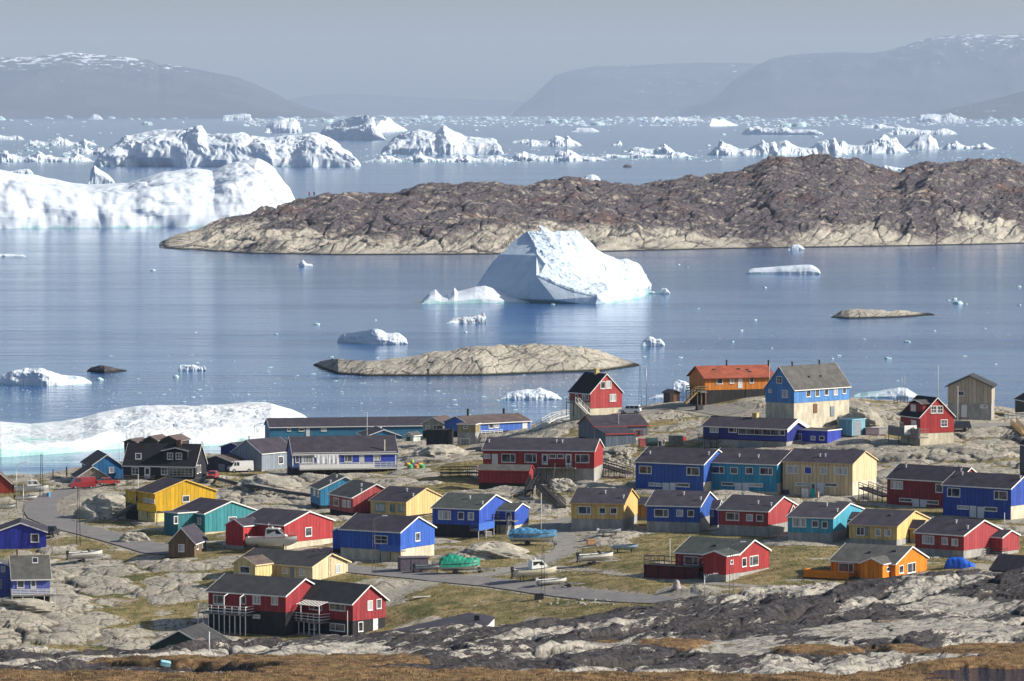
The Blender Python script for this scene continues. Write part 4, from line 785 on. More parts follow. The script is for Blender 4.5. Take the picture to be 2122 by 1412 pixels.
strip_berg('iceberg', 'dome-shaped iceberg with a blue left flank at the end of the right-hand ice bank', 'iceberg', [(1872, 308), (1890, 292), (1905, 283), (1925, 279), (1938, 290), (1945, 306)], [(1872, 311), (1945, 311)], 160, ICE, 34, rough=.6, nx=70, nv=30)
band('low ice tail trailing right from the dome-shaped iceberg', 1935, 2066, 294, 309, 35, 14)
band('low broken ice bank joining the block-ended iceberg', 750, 1080, 318, 336, 36, 26, mat=ICE)
band('low broken ice bank left of the open centre water', 1045, 1260, 312, 334, 37, 14)
band('low broken ice bank ending right of the centre water', 1240, 1452, 314, 327, 38, 18)
band('small cluster of white ice blocks above the centre ice bank', 1300, 1402, 298, 318, 39, 8)
band('pair of joined white ice blocks in the centre water', 1085, 1208, 278, 303, 40, 8)
band('low white ice piece beside the joined ice blocks', 1058, 1100, 286, 297, 41, 5)
band('white ice lump alone in the centre water', 1266, 1290, 291, 302, 42, 4)
band('rough white iceberg at the left edge behind the smooth one', -60, 52, 272, 290, 43, 8)
band('white ice ridge at the left edge above the flat ice field', 50, 205, 285, 302, 44, 16)
band('broken flat ice field at the left edge', -80, 200, 312, 336, 45, 22)
band('low dark-shaded ice piece at the left edge beside the smooth iceberg', -20, 72, 344, 361, 46, 6, rough=1)
band('small ice lumps strung left of the fluted iceberg', 128, 225, 300, 320, 47, 12)
band('thin ice shelf far right in front of the castle-like iceberg', 1780, 1860, 256, 266, 48, 8)
band('rounded low ice bank below the castle-like iceberg', 1828, 1985, 261, 279, 49, 10)
band('long thin far ice strip under the right-hand mountain', 1330, 1460, 240, 251, 50, 14)
band('white ice just showing over the island saddle', 1820, 1882, 342, 353, 51, 5)
strip_berg('iceberg', 'small white iceberg peeping over the long island crest', 'iceberg', [(1205, 372), (1214, 364), (1226, 361), (1240, 366), (1246, 376)], [(1205, 378), (1246, 378)], 60, ICE, 52, rough=.8, nx=40, nv=20)
R = random.Random(5)
protos = []
def small_shape(seed, nx=22, nv=14):
    """a lump of ice about 1 m wide, 0.34 m high"""
    u = np.linspace(-1, 1, nx); v = np.linspace(-1, 1, nv); U, V = np.meshgrid(u, v, indexing='ij')
    r = np.sqrt(U ** 2 + V ** 2) * (1 + .25 * fbm(U * 1.3 + seed * 7.1, V * 1.3, 2, seed)); b = np.clip(1 - r ** 2.2, -.2, 1)
    n = fbm(U * 1.5, V * 1.5, 4, seed + 50, .6) * .7 + fbm(U * .7, V * .7, 2, seed + 60, ridged=True) * .4
    Z = np.where(b > 0, b ** .45 * (.30 + .24 * n), b * .3) ; Z[0] = Z[-1] = -.06; Z[:, 0] = Z[:, -1] = -.06
    o = grid_mesh('ice_floe', U * .5, V * .38, Z, ICES, smooth=False); me = o.data; bpy.data.objects.remove(o); return me
SH = [small_shape(s) for s in range(12)]
def where(x, y, w, what):
    size = 'tiny' if w < 5 else 'small' if w < 11 else 'medium' if w < 20 else 'larger'
    side = 'left edge' if x < 260 else 'left half' if x < 700 else 'centre left' if x < 1061 else 'centre right' if x < 1450 else 'right half' if x < 1850 else 'right edge'
    if y < 262: z = 'far out below the mountains'
    elif y < 345: z = 'among the big far icebergs'
    elif y < 530: z = 'beside the long island'
    elif y < 640: z = 'level with the central iceberg'
    elif y < 735: z = 'just short of the central iceberg'
    elif y < 790: z = 'beside the low skerries'
    elif y < 830: z = 'between skerry and town shore'
    else: z = 'close in by the town shore'
    return '%s %s %s, %s' % (size, what, z, side)
def floe(px, py, wpx, label, group, name='ice_floe', cat='ice floe', hk=1.0, sh=None, mat=None):
    label = label or where(px, py, wpx, {'ice_floe': 'white ice piece', 'ice_chip': 'white ice chip', 'small_iceberg': 'white iceberg'}[name])
    p = at_z(px, py, 0); w = wpx * p[1] / F
    o = bpy.data.objects.new(name, SH[R.randrange(12) if sh is None else sh]); COL.objects.link(o); o.location = (p[0], p[1], -.02 * w)
    o.scale = (w, w * R.uniform(.8, 1.5), w * hk * R.uniform(.7, 1.25)); o.rotation_euler = (0, 0, R.uniform(-.5, .5)); return tag(o, label, cat, group)
# far band: hundreds of small bergs; those one can tell apart are things
for i in range(120):
    x = R.uniform(-40, 2160); y = 243 + abs(R.gauss(0, 1)) * 9 + R.random() * 2
    if x < 620 and R.random() < .6: y = 244 + R.random() * 4
    floe(x, y, R.choice([8, 12, 16, 24, 34]) * (.6 + (y - 243) * .02), None, FARG, 'small_iceberg', 'iceberg', hk=R.uniform(.5, 1.1))
for i in range(70):
    floe(R.choice([R.uniform(-20, 230), R.uniform(600, 2120)]), R.uniform(252, 335), R.uniform(4, 15), None, 'ice pieces between the far icebergs', hk=.7)
# mid water
strip_berg('ice_floe', 'white ice floe with green foot and lumpy back, left of the small centre skerry', 'ice floe', [(699, 704), (702, 692), (730, 690), (755, 686), (778, 680), (800, 688), (825, 690), (842, 700), (845, 708)], [(699, 709), (770, 714), (845, 714)], 9, ICES, 61, rough=.8, nx=120, nv=50, cliff=.2)
strip_berg('ice_floe', 'dirty grey-striped ice floe with a raised horn at its right end', 'ice floe', [(924, 668), (935, 661), (960, 657), (980, 656), (995, 652), (1003, 645), (1007, 646), (1008, 664)], [(924, 671), (1008, 670)], 5, ICED, 62, rough=.8, nx=90, nv=36, cliff=.2)
strip_berg('ice_floe', 'smooth flat white slab of ice in the right-hand channel', 'ice floe', [(1546, 565), (1552, 557), (1600, 554), (1645, 550), (1680, 549), (1698, 555), (1701, 564)], [(1546, 568), (1701, 569)], 22, ICES, 63, rough=.25, nx=120, nv=40, cliff=.12)
strip_berg('ice_floe', 'small rounded ice floe with a green hollow right of the skerry', 'ice floe', [(1328, 714), (1335, 705), (1345, 699), (1354, 700), (1360, 704), (1368, 703), (1379, 713)], [(1328, 717), (1379, 717)], 5, ICES, 64, rough=.7, nx=70, nv=30)
strip_berg('ice_floe', 'wide flat pile of white ice at the left edge of the water', 'ice floe', [(-60, 785), (0, 778), (20, 770), (50, 764), (85, 762), (100, 768), (120, 774), (140, 779), (170, 782), (190, 790)], [(-60, 796), (100, 800), (190, 796)], 16, ICES, 65, rough=1.0, nx=160, nv=50)
strip_berg('ice_floe', 'small white ice floe with a notched middle between dark rock and skerry', 'ice floe', [(368, 764), (372, 756), (385, 757), (400, 756), (410, 762), (424, 758), (427, 766)], [(368, 769), (427, 769)], 4, ICES, 66, rough=1, nx=60, nv=26)
strip_berg('ice_floe', 'small pointed ice piece floating off the left tip of the long island', 'ice floe', [(615, 549), (622, 546), (627, 538), (635, 546), (648, 547), (649, 551)], [(615, 553), (649, 553)], 7, ICES, 67, rough=.8, nx=50, nv=24)
strip_berg('ice_floe', 'white ice floe with a blue underside left of the small red house', 'ice floe', [(1035, 824), (1050, 814), (1075, 810), (1100, 809), (1120, 805), (1140, 812), (1155, 818), (1166, 824)], [(1035, 829), (1166, 829)], 10, ICES, 68, rough=.8, nx=130, nv=50)
strip_berg('iceberg', 'white iceberg with a thin green edge behind the big blue house', 'iceberg', [(1770, 822), (1800, 813), (1840, 808), (1862, 803), (1880, 804), (1895, 814), (1910, 822)], [(1770, 824), (1910, 826)], 22, ICE, 69, rough=.5, nx=130, nv=50, peak=.6)
strip_berg('ice_floe', 'narrow upright white ice block behind the timber stair of the orange house', 'ice floe', [(1392, 818), (1396, 792), (1405, 789), (1420, 792), (1432, 800), (1436, 818)], [(1392, 822), (1436, 822)], 5, ICES, 70, rough=.6, nx=50, nv=30)
strip_berg('ice_floe', 'flat bluish ice floe left of the upright block by the orange house', 'ice floe', [(1345, 825), (1360, 818), (1385, 818), (1395, 824)], [(1345, 827), (1395, 827)], 8, ICES, 71, rough=.6, nx=50, nv=24)
strip_berg('ice_floe', 'long low ice floe at the left edge level with the island shore', 'ice floe', [(-30, 530), (0, 526), (25, 527), (45, 528), (55, 531)], [(-30, 533), (55, 533)], 12, ICES, 72, rough=.8, nx=60, nv=24)
strip_berg('ice_floe', 'pale blue ice floe close under the shore of the long island', 'ice floe', [(1632, 516), (1642, 508), (1655, 507), (1668, 515)], [(1632, 519), (1668, 519)], 7, ICES, 73, rough=.5, nx=50, nv=24)
strip_berg('ice_floe', 'cluster of small ice just right of the central iceberg', 'ice floe', [(1342, 606), (1352, 604), (1358, 606), (1366, 606), (1372, 597), (1380, 598), (1389, 606)], [(1342, 609), (1389, 610)], 6, ICES, 74, rough=1, nx=60, nv=24)
strip_berg('iceberg', 'huge low white iceberg with green melting foot behind the left houses', 'iceberg',
  [(-300, 880), (-40, 876), (0, 874), (60, 878), (110, 874), (170, 867), (200, 857), (260, 847), (300, 841), (400, 840), (470, 838), (560, 837), (600, 841), (630, 852), (646, 866), (652, 880)],
  [(-300, 952), (0, 948), (150, 938), (260, 930), (420, 926), (560, 918), (652, 890)], 78, ICEN, 77, cliff=.05, rough=.6, nx=620, nv=170, peak=.80, lump=.5)
# scattered ice bits
SP = 'small ice pieces drifting in the near bay'
for (x, y, wp) in [(1406, 549, 8), (1425, 555, 5), (317, 561, 12), (458, 521, 9), (1585, 597, 9), (1640, 577, 7), (1978, 621, 12), (1985, 630, 22), (1965, 623, 8), (2003, 631, 6), (2112, 595, 10), (2112, 633, 8), (1565, 664, 8), (1536, 686, 9), (1880, 709, 14), (1790, 703, 8),
                   (1518, 709, 8), (1937, 686, 6), (1598, 722, 7), (1725, 744, 6), (1840, 744, 14), (1665, 763, 10), (656, 673, 15), (778, 664, 7), (572, 693, 8), (405, 690, 5), (687, 740, 9), (365, 782, 13), (207, 788, 16), (1146, 631, 9), (965, 689, 7), (2042, 681, 5), (40, 790, 4), (1130, 600, 8), (1447, 640, 6), (820, 690, 5), (485, 750, 5)]:
    floe(x, y, wp, None, 'ice pieces on the open water', hk=.8)
k_ = 0
while k_ < 235:
    x, y = R.uniform(-10, 2130), R.uniform(735, 900)
    if y > 850 and x < 660: continue
    dens = (1 if x < 1350 else .35) * (1.2 if 790 < y < 850 else .5)
    if R.random() > dens: continue
    floe(x, y, R.choice([2.5, 3, 4, 5, 7, 9, 12]), None, SP, name='ice_chip', cat='ice chip', hk=.35); k_ += 1
def brash():
    m = MB(); RR = random.Random(9)
    def chip(x, y, w):
        p = at_z(x, y, 0); w = w * p[1] / F; n = 6; V = [(p[0] + math.cos(i) * w * RR.uniform(.3, .6), p[1] + math.sin(i) * w * RR.uniform(.4, .9), -.02) for i in range(n)]
        V.append((p[0], p[1], w * .22)); m.add(V, [(i, (i + 1) % n, n) for i in range(n)])
    for _ in range(1500): chip(RR.uniform(-40, 1500), RR.triangular(740, 880, 815), RR.uniform(1, 3.5))
    for _ in range(350): chip(RR.uniform(1300, 2160), RR.uniform(640, 880), RR.uniform(1, 3))
    for _ in range(500): chip(RR.uniform(-40, 2160), RR.uniform(335, 700), RR.uniform(.8, 2.4))
    for _ in range(900): chip(RR.uniform(500, 2160), RR.uniform(243, 262), RR.uniform(2, 14))
    for _ in range(600): chip(RR.choice([RR.uniform(-40, 240), RR.uniform(740, 1460), RR.uniform(1450, 2100)]), RR.triangular(300, 345, 325), RR.uniform(1, 8))
    return tag(m.build('brash_ice', ICES), 'fine brash ice scattered over the water', 'brash ice', kind='stuff')
brash()

# ------------------------------------------------------------------ the central iceberg: hand-laid facets
def hero():
    # (px, py, metres behind the waterline front)
    D0 = at_z(1180, 630, 0)[1]
    P = {}
    def p(n, x, y, d): P[n] = tuple(at_D(x, y, D0 + d))
    def wz(n, x, y, zz=-1.0): a = at_z(x, y, 0); P[n] = (a[0], a[1], zz)
    # ridge of the big shaded face
    p('a', 978, 616, 34); p('b', 1000, 572, 42); p('c', 1036, 528, 46); p('d', 1063, 500, 52); p('e', 1092, 482, 54)
    p('f', 1103, 503, 46); p('g', 1112, 530, 30); p('h', 1128, 549, 20); p('i', 1118, 568, 14); p('j', 1112, 573, 8); p('k', 1150, 590, 5); p('l', 1190, 606, 2); p('m', 1234, 616, 0)
    # top
    p('n', 1120, 482, 52); p('o', 1121, 468, 58); p('o2', 1131, 472, 58); p('p', 1143, 482, 62); p('q', 1165, 478, 66); p('r', 1195, 476, 70); p('s', 1215, 493, 75); p('t', 1238, 519, 82); p('u', 1272, 538, 90); p('v', 1298, 537, 96); p('w', 1322, 549, 102)
    p('x', 1338, 571, 102); p('y', 1350, 592, 106)
    # lit front shelf and the overhang edge
    p('A', 1150, 551, 24); p('B', 1185, 556, 26); p('C', 1176, 566, 20); p('D', 1210, 578, 22); p('E', 1250, 586, 28); p('F', 1300, 594, 48); p('G', 1338, 597, 84)
    p('H', 1180, 580, 19); p('I', 1230, 592, 22); p('J', 1262, 606, 12); p('K', 1290, 614, 36); p('L', 1330, 600, 66)
    p('M', 1160, 510, 46); p('N', 1200, 530, 48); p('O', 1250, 556, 56); p('Q', 1305, 570, 70)
    wz('w1', 985, 622.5); wz('w2', 1060, 626.5); wz('w3', 1150, 629); wz('w4', 1234, 630); wz('w5', 1262, 629); wz('w6', 1290, 624); wz('w7', 1328, 618); wz('w8', 1345, 608)
    p('W3', 1150, 621, 1); p('W2', 1060, 620, 14); p('W1', 984, 617, 30)
    b = {}
    for n, x, d in (('z1', 980, 60), ('z2', 1040, 95), ('z3', 1120, 120), ('z4', 1200, 135), ('z5', 1280, 150), ('z6', 1345, 150)):
        a = at_D(x, 600, D0 + d); P[n] = (a[0], a[1], -1.0)
    Fc = [('W1', 'W2', 'c', 'b', 'a'), ('W2', 'W3', 'j', 'g', 'c'), ('c', 'g', 'f', 'd'), ('d', 'f', 'e'), ('j', 'i', 'h', 'g'), ('W3', 'm', 'l', 'k', 'j'),
          ('e', 'f', 'n'), ('f', 'g', 'M', 'n'), ('g', 'h', 'A', 'M'), ('n', 'M', 'p', 'o2', 'o'), ('p', 'M', 'q'), ('q', 'M', 'N', 'r'), ('r', 'N', 's'), ('s', 'N', 'O', 't'), ('t', 'O', 'Q', 'u'), ('u', 'Q', 'v'), ('v', 'Q', 'w'), ('w', 'Q', 'x'), ('x', 'Q', 'G', 'y'),
          ('M', 'A', 'B', 'N'), ('N', 'B', 'D', 'O'), ('O', 'D', 'E', 'F', 'Q'), ('Q', 'F', 'G'), ('B', 'C', 'D'), ('A', 'C', 'B'), ('h', 'i', 'C', 'A'), ('i', 'j', 'k', 'H', 'C'), ('C', 'H', 'D'), ('D', 'H', 'I', 'E'),
          ('k', 'l', 'I', 'H'), ('l', 'm', 'J', 'I'), ('E', 'I', 'J', 'K', 'F'), ('F', 'K', 'L', 'G'), ('m', 'w4', 'w5', 'J'), ('J', 'w5', 'w6', 'K'), ('K', 'w6', 'w7', 'L'), ('L', 'w7', 'w8', 'y', 'G'),
          ('W3', 'w3', 'w4', 'm'), ('W2', 'w2', 'w3', 'W3'), ('W1', 'w1', 'w2', 'W2'), ('a', 'z1', 'w1', 'W1'), ('a', 'b', 'z2', 'z1'), ('b', 'c', 'd', 'z2'), ('d', 'e', 'n', 'z3', 'z2'), ('n', 'o', 'o2', 'z3'), ('o2', 'p', 'q', 'z4', 'z3'), ('q', 'r', 's', 'z4'), ('s', 't', 'u', 'z5', 'z4'),
          ('u', 'v', 'w', 'z5'), ('w', 'x', 'y', 'z6', 'z5'), ('y', 'w8', 'z6')]
    names = list(P); ix = {n: i for i, n in enumerate(names)}
    import bmesh
    bm = bmesh.new(); vs = [bm.verts.new(P[n]) for n in names]
    fs_ = []
    for f in Fc:
        try:
            ff = bm.faces.new([vs[ix[n]] for n in f]); ff.material_index = 1 if len(fs_) < 5 or f[0] in ('W1', 'W2', 'W3') else 0; fs_.append(ff)
        except Exception: pass
    bmesh.ops.triangulate(bm, faces=bm.faces[:])
    shade = {}
    for it in range(5): bmesh.ops.subdivide_edges(bm, edges=bm.edges[:], cuts=1, use_grid_fill=True, smooth=(.05 if it < 2 else 0))
    bmesh.ops.recalc_face_normals(bm, faces=bm.faces[:])
    bm.normal_update()
    co = np.array([v.co[:] for v in bm.verts]); no = np.array([v.normal[:] for v in bm.verts])
    lit = np.array([sum(1 for f in v.link_faces if f.material_index == 0) / max(1, len(v.link_faces)) for v in bm.verts]) ** 2     # the big left face stays smooth, the rest is crumbly
    n = fbm(co[:, 0] / 14 + co[:, 2] / 20, co[:, 1] / 14 - co[:, 2] / 12, 5, 300, .55) * 2.6 + (voro(co[:, 0] / 8 + co[:, 2] / 13, co[:, 1] / 10 + co[:, 2] / 9, 301)[2] - .5) * 1.2
    n2 = fbm(co[:, 0] / 2.5, co[:, 1] / 2.5 + co[:, 2] / 2.2, 3, 303) * .7
    d = (n + n2 * 1.3) * (.05 + .75 * lit) * ss(-1, 4, co[:, 2]) * .75
    for v, dd, nn in zip(bm.verts, d, no): v.co += Vector(nn) * float(dd)
    me = bpy.data.meshes.new('iceberg'); bm.to_mesh(me); bm.free()
    for pl in me.polygons: pl.material_index = 0
    me.materials.append(ice_mat('hero_ice', white=(.52, .61, .70), foot=1.1, green=.6))
    o = bpy.data.objects.new('iceberg', me); COL.objects.link(o); c = Vector((P['w3'][0], P['w3'][1] + 40, 0)); me.transform(Matrix.Translation(-c)); o.location = c
    me.polygons.foreach_set('use_smooth', [False] * len(me.polygons))
    tag(o, 'great central iceberg with a steep blue-shaded left face and bright white back', 'iceberg')
    strip_berg('iceberg', 'low blue ice tongue with a white knob left of the central iceberg', 'iceberg',
      [(872, 628), (878, 614), (890, 604), (903, 600), (909, 608), (914, 613), (928, 611), (936, 602), (942, 596), (948, 604), (965, 600), (985, 594), (1005, 592), (1030, 600), (1060, 610), (1150, 620)], [(872, 630), (1150, 627.5)], 36, ICE, 81, rough=.18, lump=.2, nx=160, nv=50, peak=.5)
hero()

# ------------------------------------------------------------------ islands
def isle_mat():
    k = NB('island_rock'); co = k.obj(); A = lambda n: k.attr(n).outputs['Fac']
    st = k.mapv(co, (.05, .16, .22), (0, math.radians(-24), math.radians(12)))
    n1 = k.noise(co, .035, 6, .7); n2 = k.noise(st, 1.0, 8, .75); n3 = k.noise(k.mapv(co, (.5, .9, 1.2), (0, math.radians(-24), 0)), .7, 6, .7)
    pale = k.mix(k.step(n1, .4, .62), (.44, .405, .335), (.31, .285, .24)); pale = k.mix(k.math('MULTIPLY', k.step(n3, .54, .66), .5), pale, (.13, .115, .10))
    dark = k.mix(k.step(n3, .42, .64), (.058, .050, .060), (.125, .110, .112)); dark = k.mix(k.math('MULTIPLY', k.step(n2, .54, .61), .55), dark, (.46, .40, .31))
    dark = k.mix(k.math('MULTIPLY', k.step(k.noise(co, .022, 5, .65), .57, .65), .5), dark, (.11, .05, .038))
    z = A('alt'); m = k.step(k.math('ADD', z, k.math('ADD', k.math('MULTIPLY', k.math('SUBTRACT', k.noise(k.mapv(co, (1, 1, .5)), .03, 6, .7), .5), 2.6), k.math('MULTIPLY', k.math('SUBTRACT', k.noise(co, .008, 3, .6), .5), 2.4))), .10, .52)
    c = k.mix(m, pale, dark); c = k.mix(k.math('MULTIPLY', k.step(A('crk'), .30, .75), .8), c, (.045, .04, .045))
    rr = k.mapv(k.mapv(co, rot=(0, 0, math.radians(-62))), (.35, 1, 1.0)); vo = k.n('ShaderNodeTexVoronoi', feature='DISTANCE_TO_EDGE'); wv = k.n('ShaderNodeTexNoise'); k.put(wv.inputs['Vector'], co); wv.inputs['Scale'].default_value = .08
    va = k.n('ShaderNodeVectorMath', operation='MULTIPLY_ADD'); k.put(va.inputs[0], wv.outputs['Color']); va.inputs[1].default_value = (9, 9, 3); k.put(va.inputs[2], rr); k.put(vo.inputs['Vector'], va.outputs[0]); vo.inputs['Scale'].default_value = .13
    c = k.mix(k.math('MULTIPLY', k.step(vo.outputs['Distance'], .045, .0), k.math('MULTIPLY', k.step(n1, .42, .58), .6)), c, (.04, .036, .038))
    c = k.mix(k.step(k.sep(co)[2], .9, .3), c, (.022, .024, .018))
    k.bump(k.math('ADD', n2, n3), .8, 1.2)
    return k.fin(c, .9, .15)
IM = isle_mat()
def island(name, label, sil, wl, thick, seed, amp=1.0, nx=900, nv=260, peak=.55, alt0=(5, 22), fine=1.0):
    sil = sorted(sil); x0, x1 = sil[0][0], sil[-1][0]; px = np.linspace(x0, x1, nx); wy = interp(wl, px); D0 = np.array([at_z(a, b, 0)[1] for a, b in zip(px, wy)])
    ends = np.minimum(np.clip((px - x0) / (.06 * (x1 - x0)), 0, 1) if x0 > -100 else 1, np.clip((x1 - px) / (.06 * (x1 - x0)), 0, 1) if x1 < 2200 else 1) ** .6 + 0 * px
    v = np.linspace(0, 1, nv); Tk = thick * (.12 + .88 * ends); DD = D0[:, None] + Tk[:, None] * v[None]
    XX = (px[:, None] - CX) / F * DD; top = interp(sil, px); Dr = D0 + Tk * peak
    Hr = np.array([max(.1, z_at(0, d, t)) for d, t in zip(Dr, top)])
    prof = np.interp(v, [0, .06, .2, peak, .8, 1], [0, .22, .55, 1, .6, 0])
    s = XX * .47 + DD * .88; t = DD * .47 - XX * .88; L = 1 / fine
    w1 = fbm(XX / (60 * L), DD / (60 * L), 3, seed + 1); 
    f1, f2, cr = voro(s / (36 * L) + w1 * .6, t / (11 * L) + w1 * .6, seed + 2); g1, g2, gr = voro(s / (14 * L) + w1, t / (5 * L) + w1, seed + 3)
    n = 4.0 * fbm(s / (80 * L), t / (22 * L), 6, seed, .6, ridged=True) + 1.5 * (cr - .5) + .7 * (1 - f1 ** 2) - .9 * np.exp(-(f2 - f1) / .07) + .5 * (gr - .5) - .4 * np.exp(-(g2 - g1) / .08) + 1.0 * fbm(s / (20 * L), t / (10 * L), 5, seed + 8, .55)
    crk = np.clip(np.exp(-(f2 - f1) / .05) + .7 * np.exp(-(g2 - g1) / .05), 0, 1)
    edge = np.clip(v[None] / .05, 0, 1) * np.clip((1 - v[None]) / .05, 0, 1)
    Z = Hr[:, None] * prof[None] * (1 - .05 * amp) + (n - 1.2) * 1.7 * amp * edge * np.clip(Hr[:, None] / 8, .1, 1) ; Z = np.where(edge <= 0, -1.5, Z); Z = np.maximum(Z, -1.5)
    if x0 > -100: Z[0] = -1.5
    if x1 < 2200: Z[-1] = -1.5
    alt = np.clip((Z - alt0[0]) / (alt0[1] - alt0[0]), 0, 1)
    return tag(grid_mesh(name, XX, DD, Z, IM, {'alt': alt, 'crk': crk}, smooth=True), label, kind='structure')
island('island', 'long rocky island with dark lichen top and pale wave-washed shore', [(328, 512), (350, 498), (385, 488), (420, 478), (450, 462), (500, 446), (560, 432), (610, 418), (650, 412), (700, 405), (760, 402), (830, 394), (900, 386), (950, 380), (1030, 373), (1100, 379), (1200, 371), (1260, 373), (1350, 374), (1450, 366), (1500, 355), (1550, 345), (1590, 330), (1620, 322), (1680, 321), (1740, 320), (1770, 330), (1800, 342), (1840, 348), (1865, 352), (1880, 340), (1920, 334), (1960, 331), (2000, 334), (2060, 331), (2122, 334), (2200, 332), (2500, 340)],
       [(328, 515), (420, 520), (520, 526), (700, 529), (900, 528), (1000, 528), (1250, 522), (1500, 516), (1700, 513), (1900, 510), (2122, 505), (2500, 498)], 520, 500, amp=.8, nx=1300, nv=440)
island('skerry', 'pale low rock skerry in the bay in front of the central iceberg', [(648, 757), (665, 748), (690, 744), (740, 747), (790, 746), (840, 741), (880, 733), (920, 728), (960, 719), (985, 716), (1010, 716), (1060, 714), (1100, 712), (1160, 715), (1200, 717), (1235, 724), (1270, 737), (1300, 748), (1326, 757)],
       [(648, 758), (700, 776), (760, 780), (900, 780), (1000, 779), (1100, 775), (1250, 769), (1326, 759)], 42, 520, amp=.15, nx=620, nv=160, alt0=(60, 90), fine=3)
island('skerry', 'small smooth pale skerry alone in the right-hand water', [(1722, 658), (1735, 650), (1745, 643), (1770, 640), (1800, 639), (1825, 641), (1845, 646), (1865, 643), (1890, 646), (1915, 649), (1938, 653)], [(1722, 659), (1760, 661), (1850, 659), (1938, 654)], 26, 530, amp=.18, nx=240, nv=80, alt0=(60, 90), fine=3)
island('skerry', 'small dark brown rock awash near the left edge', [(178, 769), (186, 762), (205, 757), (225, 760), (245, 765), (262, 768)], [(178, 771), (215, 774), (262, 770)], 9, 540, amp=.12, nx=110, nv=50, alt0=(-2, .2), fine=3)
island('skerry', 'tiny dark rock far out behind the long island', [(1290, 346), (1297, 340), (1305, 342), (1310, 346)], [(1290, 347), (1310, 347)], 12, 541, amp=.1, nx=40, nv=20, alt0=(-2, 0), fine=3)

# ------------------------------------------------------------------ mountains
def mount_mat(snow):
    k = NB('mountain_rock_%d' % int(snow * 100)); co = k.obj(); n = k.noise(k.mapv(co, (1, 1, 2)), .0012, 7, .65)
    c = k.mix(k.step(n, .4, .62), (.035, .038, .048), (.065, .065, .075))
    sn_ = k.noise(k.mapv(co, (.8, .5, 2.6)), .009, 8, .72); alt = k.attr('alt').outputs['Fac']
    m = k.step(k.math('ADD', sn_, k.math('MULTIPLY', k.math('SUBTRACT', alt, .62), .30 * snow)), .642, .655)
    c = k.mix(m, c, (.85, .87, .9)); k.bump(n, .6, 60)
    return k.fin(c, .9, .1)
def mountain(name, label, sil, ybase, thick, seed, snow=1.0, nx=600, nv=90, amp=1.0, sharp=0):
    sil = sorted(sil); px = np.linspace(sil[0][0], sil[-1][0], nx); D0 = at_z(CX, ybase, 0)[1]; v = np.linspace(0, 1, nv)
    DD = D0 + thick * v[None] + 0 * px[:, None]; XX = (px[:, None] - CX) / F * DD; top = interp(sil, px); Dr = D0 + thick * .62
    Hr = np.array([max(0, z_at(0, Dr, t)) for t in top]); prof = np.interp(v, [0, .30, .62, 1], [0, .55, 1, 0])
    s = thick
    n = fbm(XX / (s * .22), DD / (s * .5), 5, seed, .5, ridged=True) * .30 + fbm(XX / (s * .06), DD / (s * .12), 4, seed + 5) * .05
    Z = Hr[:, None] * prof[None] * (1 + n * amp * np.clip(np.abs(v[None] - .62) / .25, 0.02, 1)); Z[:, 0] = -2
    return tag(grid_mesh(name, XX, DD, Z, mount_mat(snow), {'alt': Z / max(1, Hr.max())}, smooth=True), label, kind='structure')
mountain('mountains', 'snow-flecked blue mountain across the fjord on the left', [(-400, 128), (-150, 118), (0, 119), (60, 118), (110, 113), (150, 107), (190, 112), (250, 117), (310, 124), (330, 134), (345, 132), (400, 142), (440, 150), (490, 160), (530, 175), (570, 193), (600, 210), (650, 226), (700, 240)], 245.5, 9000, 600, snow=1.5)
mountain('mountains', 'faint low blue ridge at the head of the fjord', [(560, 225), (600, 206), (650, 198), (710, 194), (760, 197), (850, 200), (950, 206), (1040, 207), (1090, 212), (1150, 220), (1250, 230)], 240.2, 9000, 610, snow=.0)
mountain('mountains', 'high blue plateau mountain rising on the right', [(1060, 238), (1085, 215), (1105, 200), (1115, 190), (1130, 175), (1150, 157), (1180, 147), (1230, 138), (1300, 137), (1380, 132), (1450, 130), (1530, 130), (1600, 133), (1750, 150), (2000, 180), (2200, 190)], 242.0, 9000, 620, snow=.15)
mountain('mountains', 'nearer blue mountain shoulder climbing to the right edge', [(1440, 240), (1480, 205), (1520, 165), (1560, 140), (1595, 122), (1640, 114), (1700, 110), (1760, 108), (1800, 111), (1840, 105), (1880, 92), (1930, 77), (1990, 72), (2050, 73), (2122, 69), (2300, 60), (2600, 80)], 243.2, 8000, 630, snow=1.1)
mountain('hills', 'low brown hill closer in at the right edge', [(1900, 242), (1950, 230), (2000, 218), (2060, 205), (2122, 188), (2300, 160), (2600, 150)], 247.0, 3500, 640, snow=.0)
# ------------------------------------------------------------------ buildings
RB = random.Random(77)
def hitplane(v, px, py, n, d):
    """local point on plane n.p = d (local frame of the building root)"""
    r = v['rth']; c, s = math.cos(r), math.sin(r); o = np.array([-v['rP'][0], -v['rP'][1], CZ - v['rz']]); w = ray(px, py)
    O = np.array([o[0] * c + o[1] * s, -o[0] * s + o[1] * c, o[2]]); Wd = np.array([w[0] * c + w[1] * s, -w[0] * s + w[1] * c, w[2]])
    n = np.array(n, float); t = (d - n @ O) / (n @ Wd); return O + Wd * t
def hitL(v, px, py, off=0.0): p = hitplane(v, px, py, (1, 0, 0), v['ox'] - off); return p[1], p[2]
def hitR(v, px, py, off=0.0): p = hitplane(v, px, py, (0, 1, 0), v['oy'] - off); return p[0], p[2]
def hit_roof(v, px, py):
    if v['gable'] == 'R': m = v['rise'] / (v['lb'] / 2); n = (-m, 0, 1); d = v['oz'] + v['ze'] - m * v['ox']
    elif v['gable'] == 'L': m = v['rise'] / (v['la'] / 2); n = (0, -m, 1); d = v['oz'] + v['ze'] - m * v['oy']
    else: n = (0, 0, 1); d = v['oz'] + v['ze']
    return hitplane(v, px, py, n, d + .12)
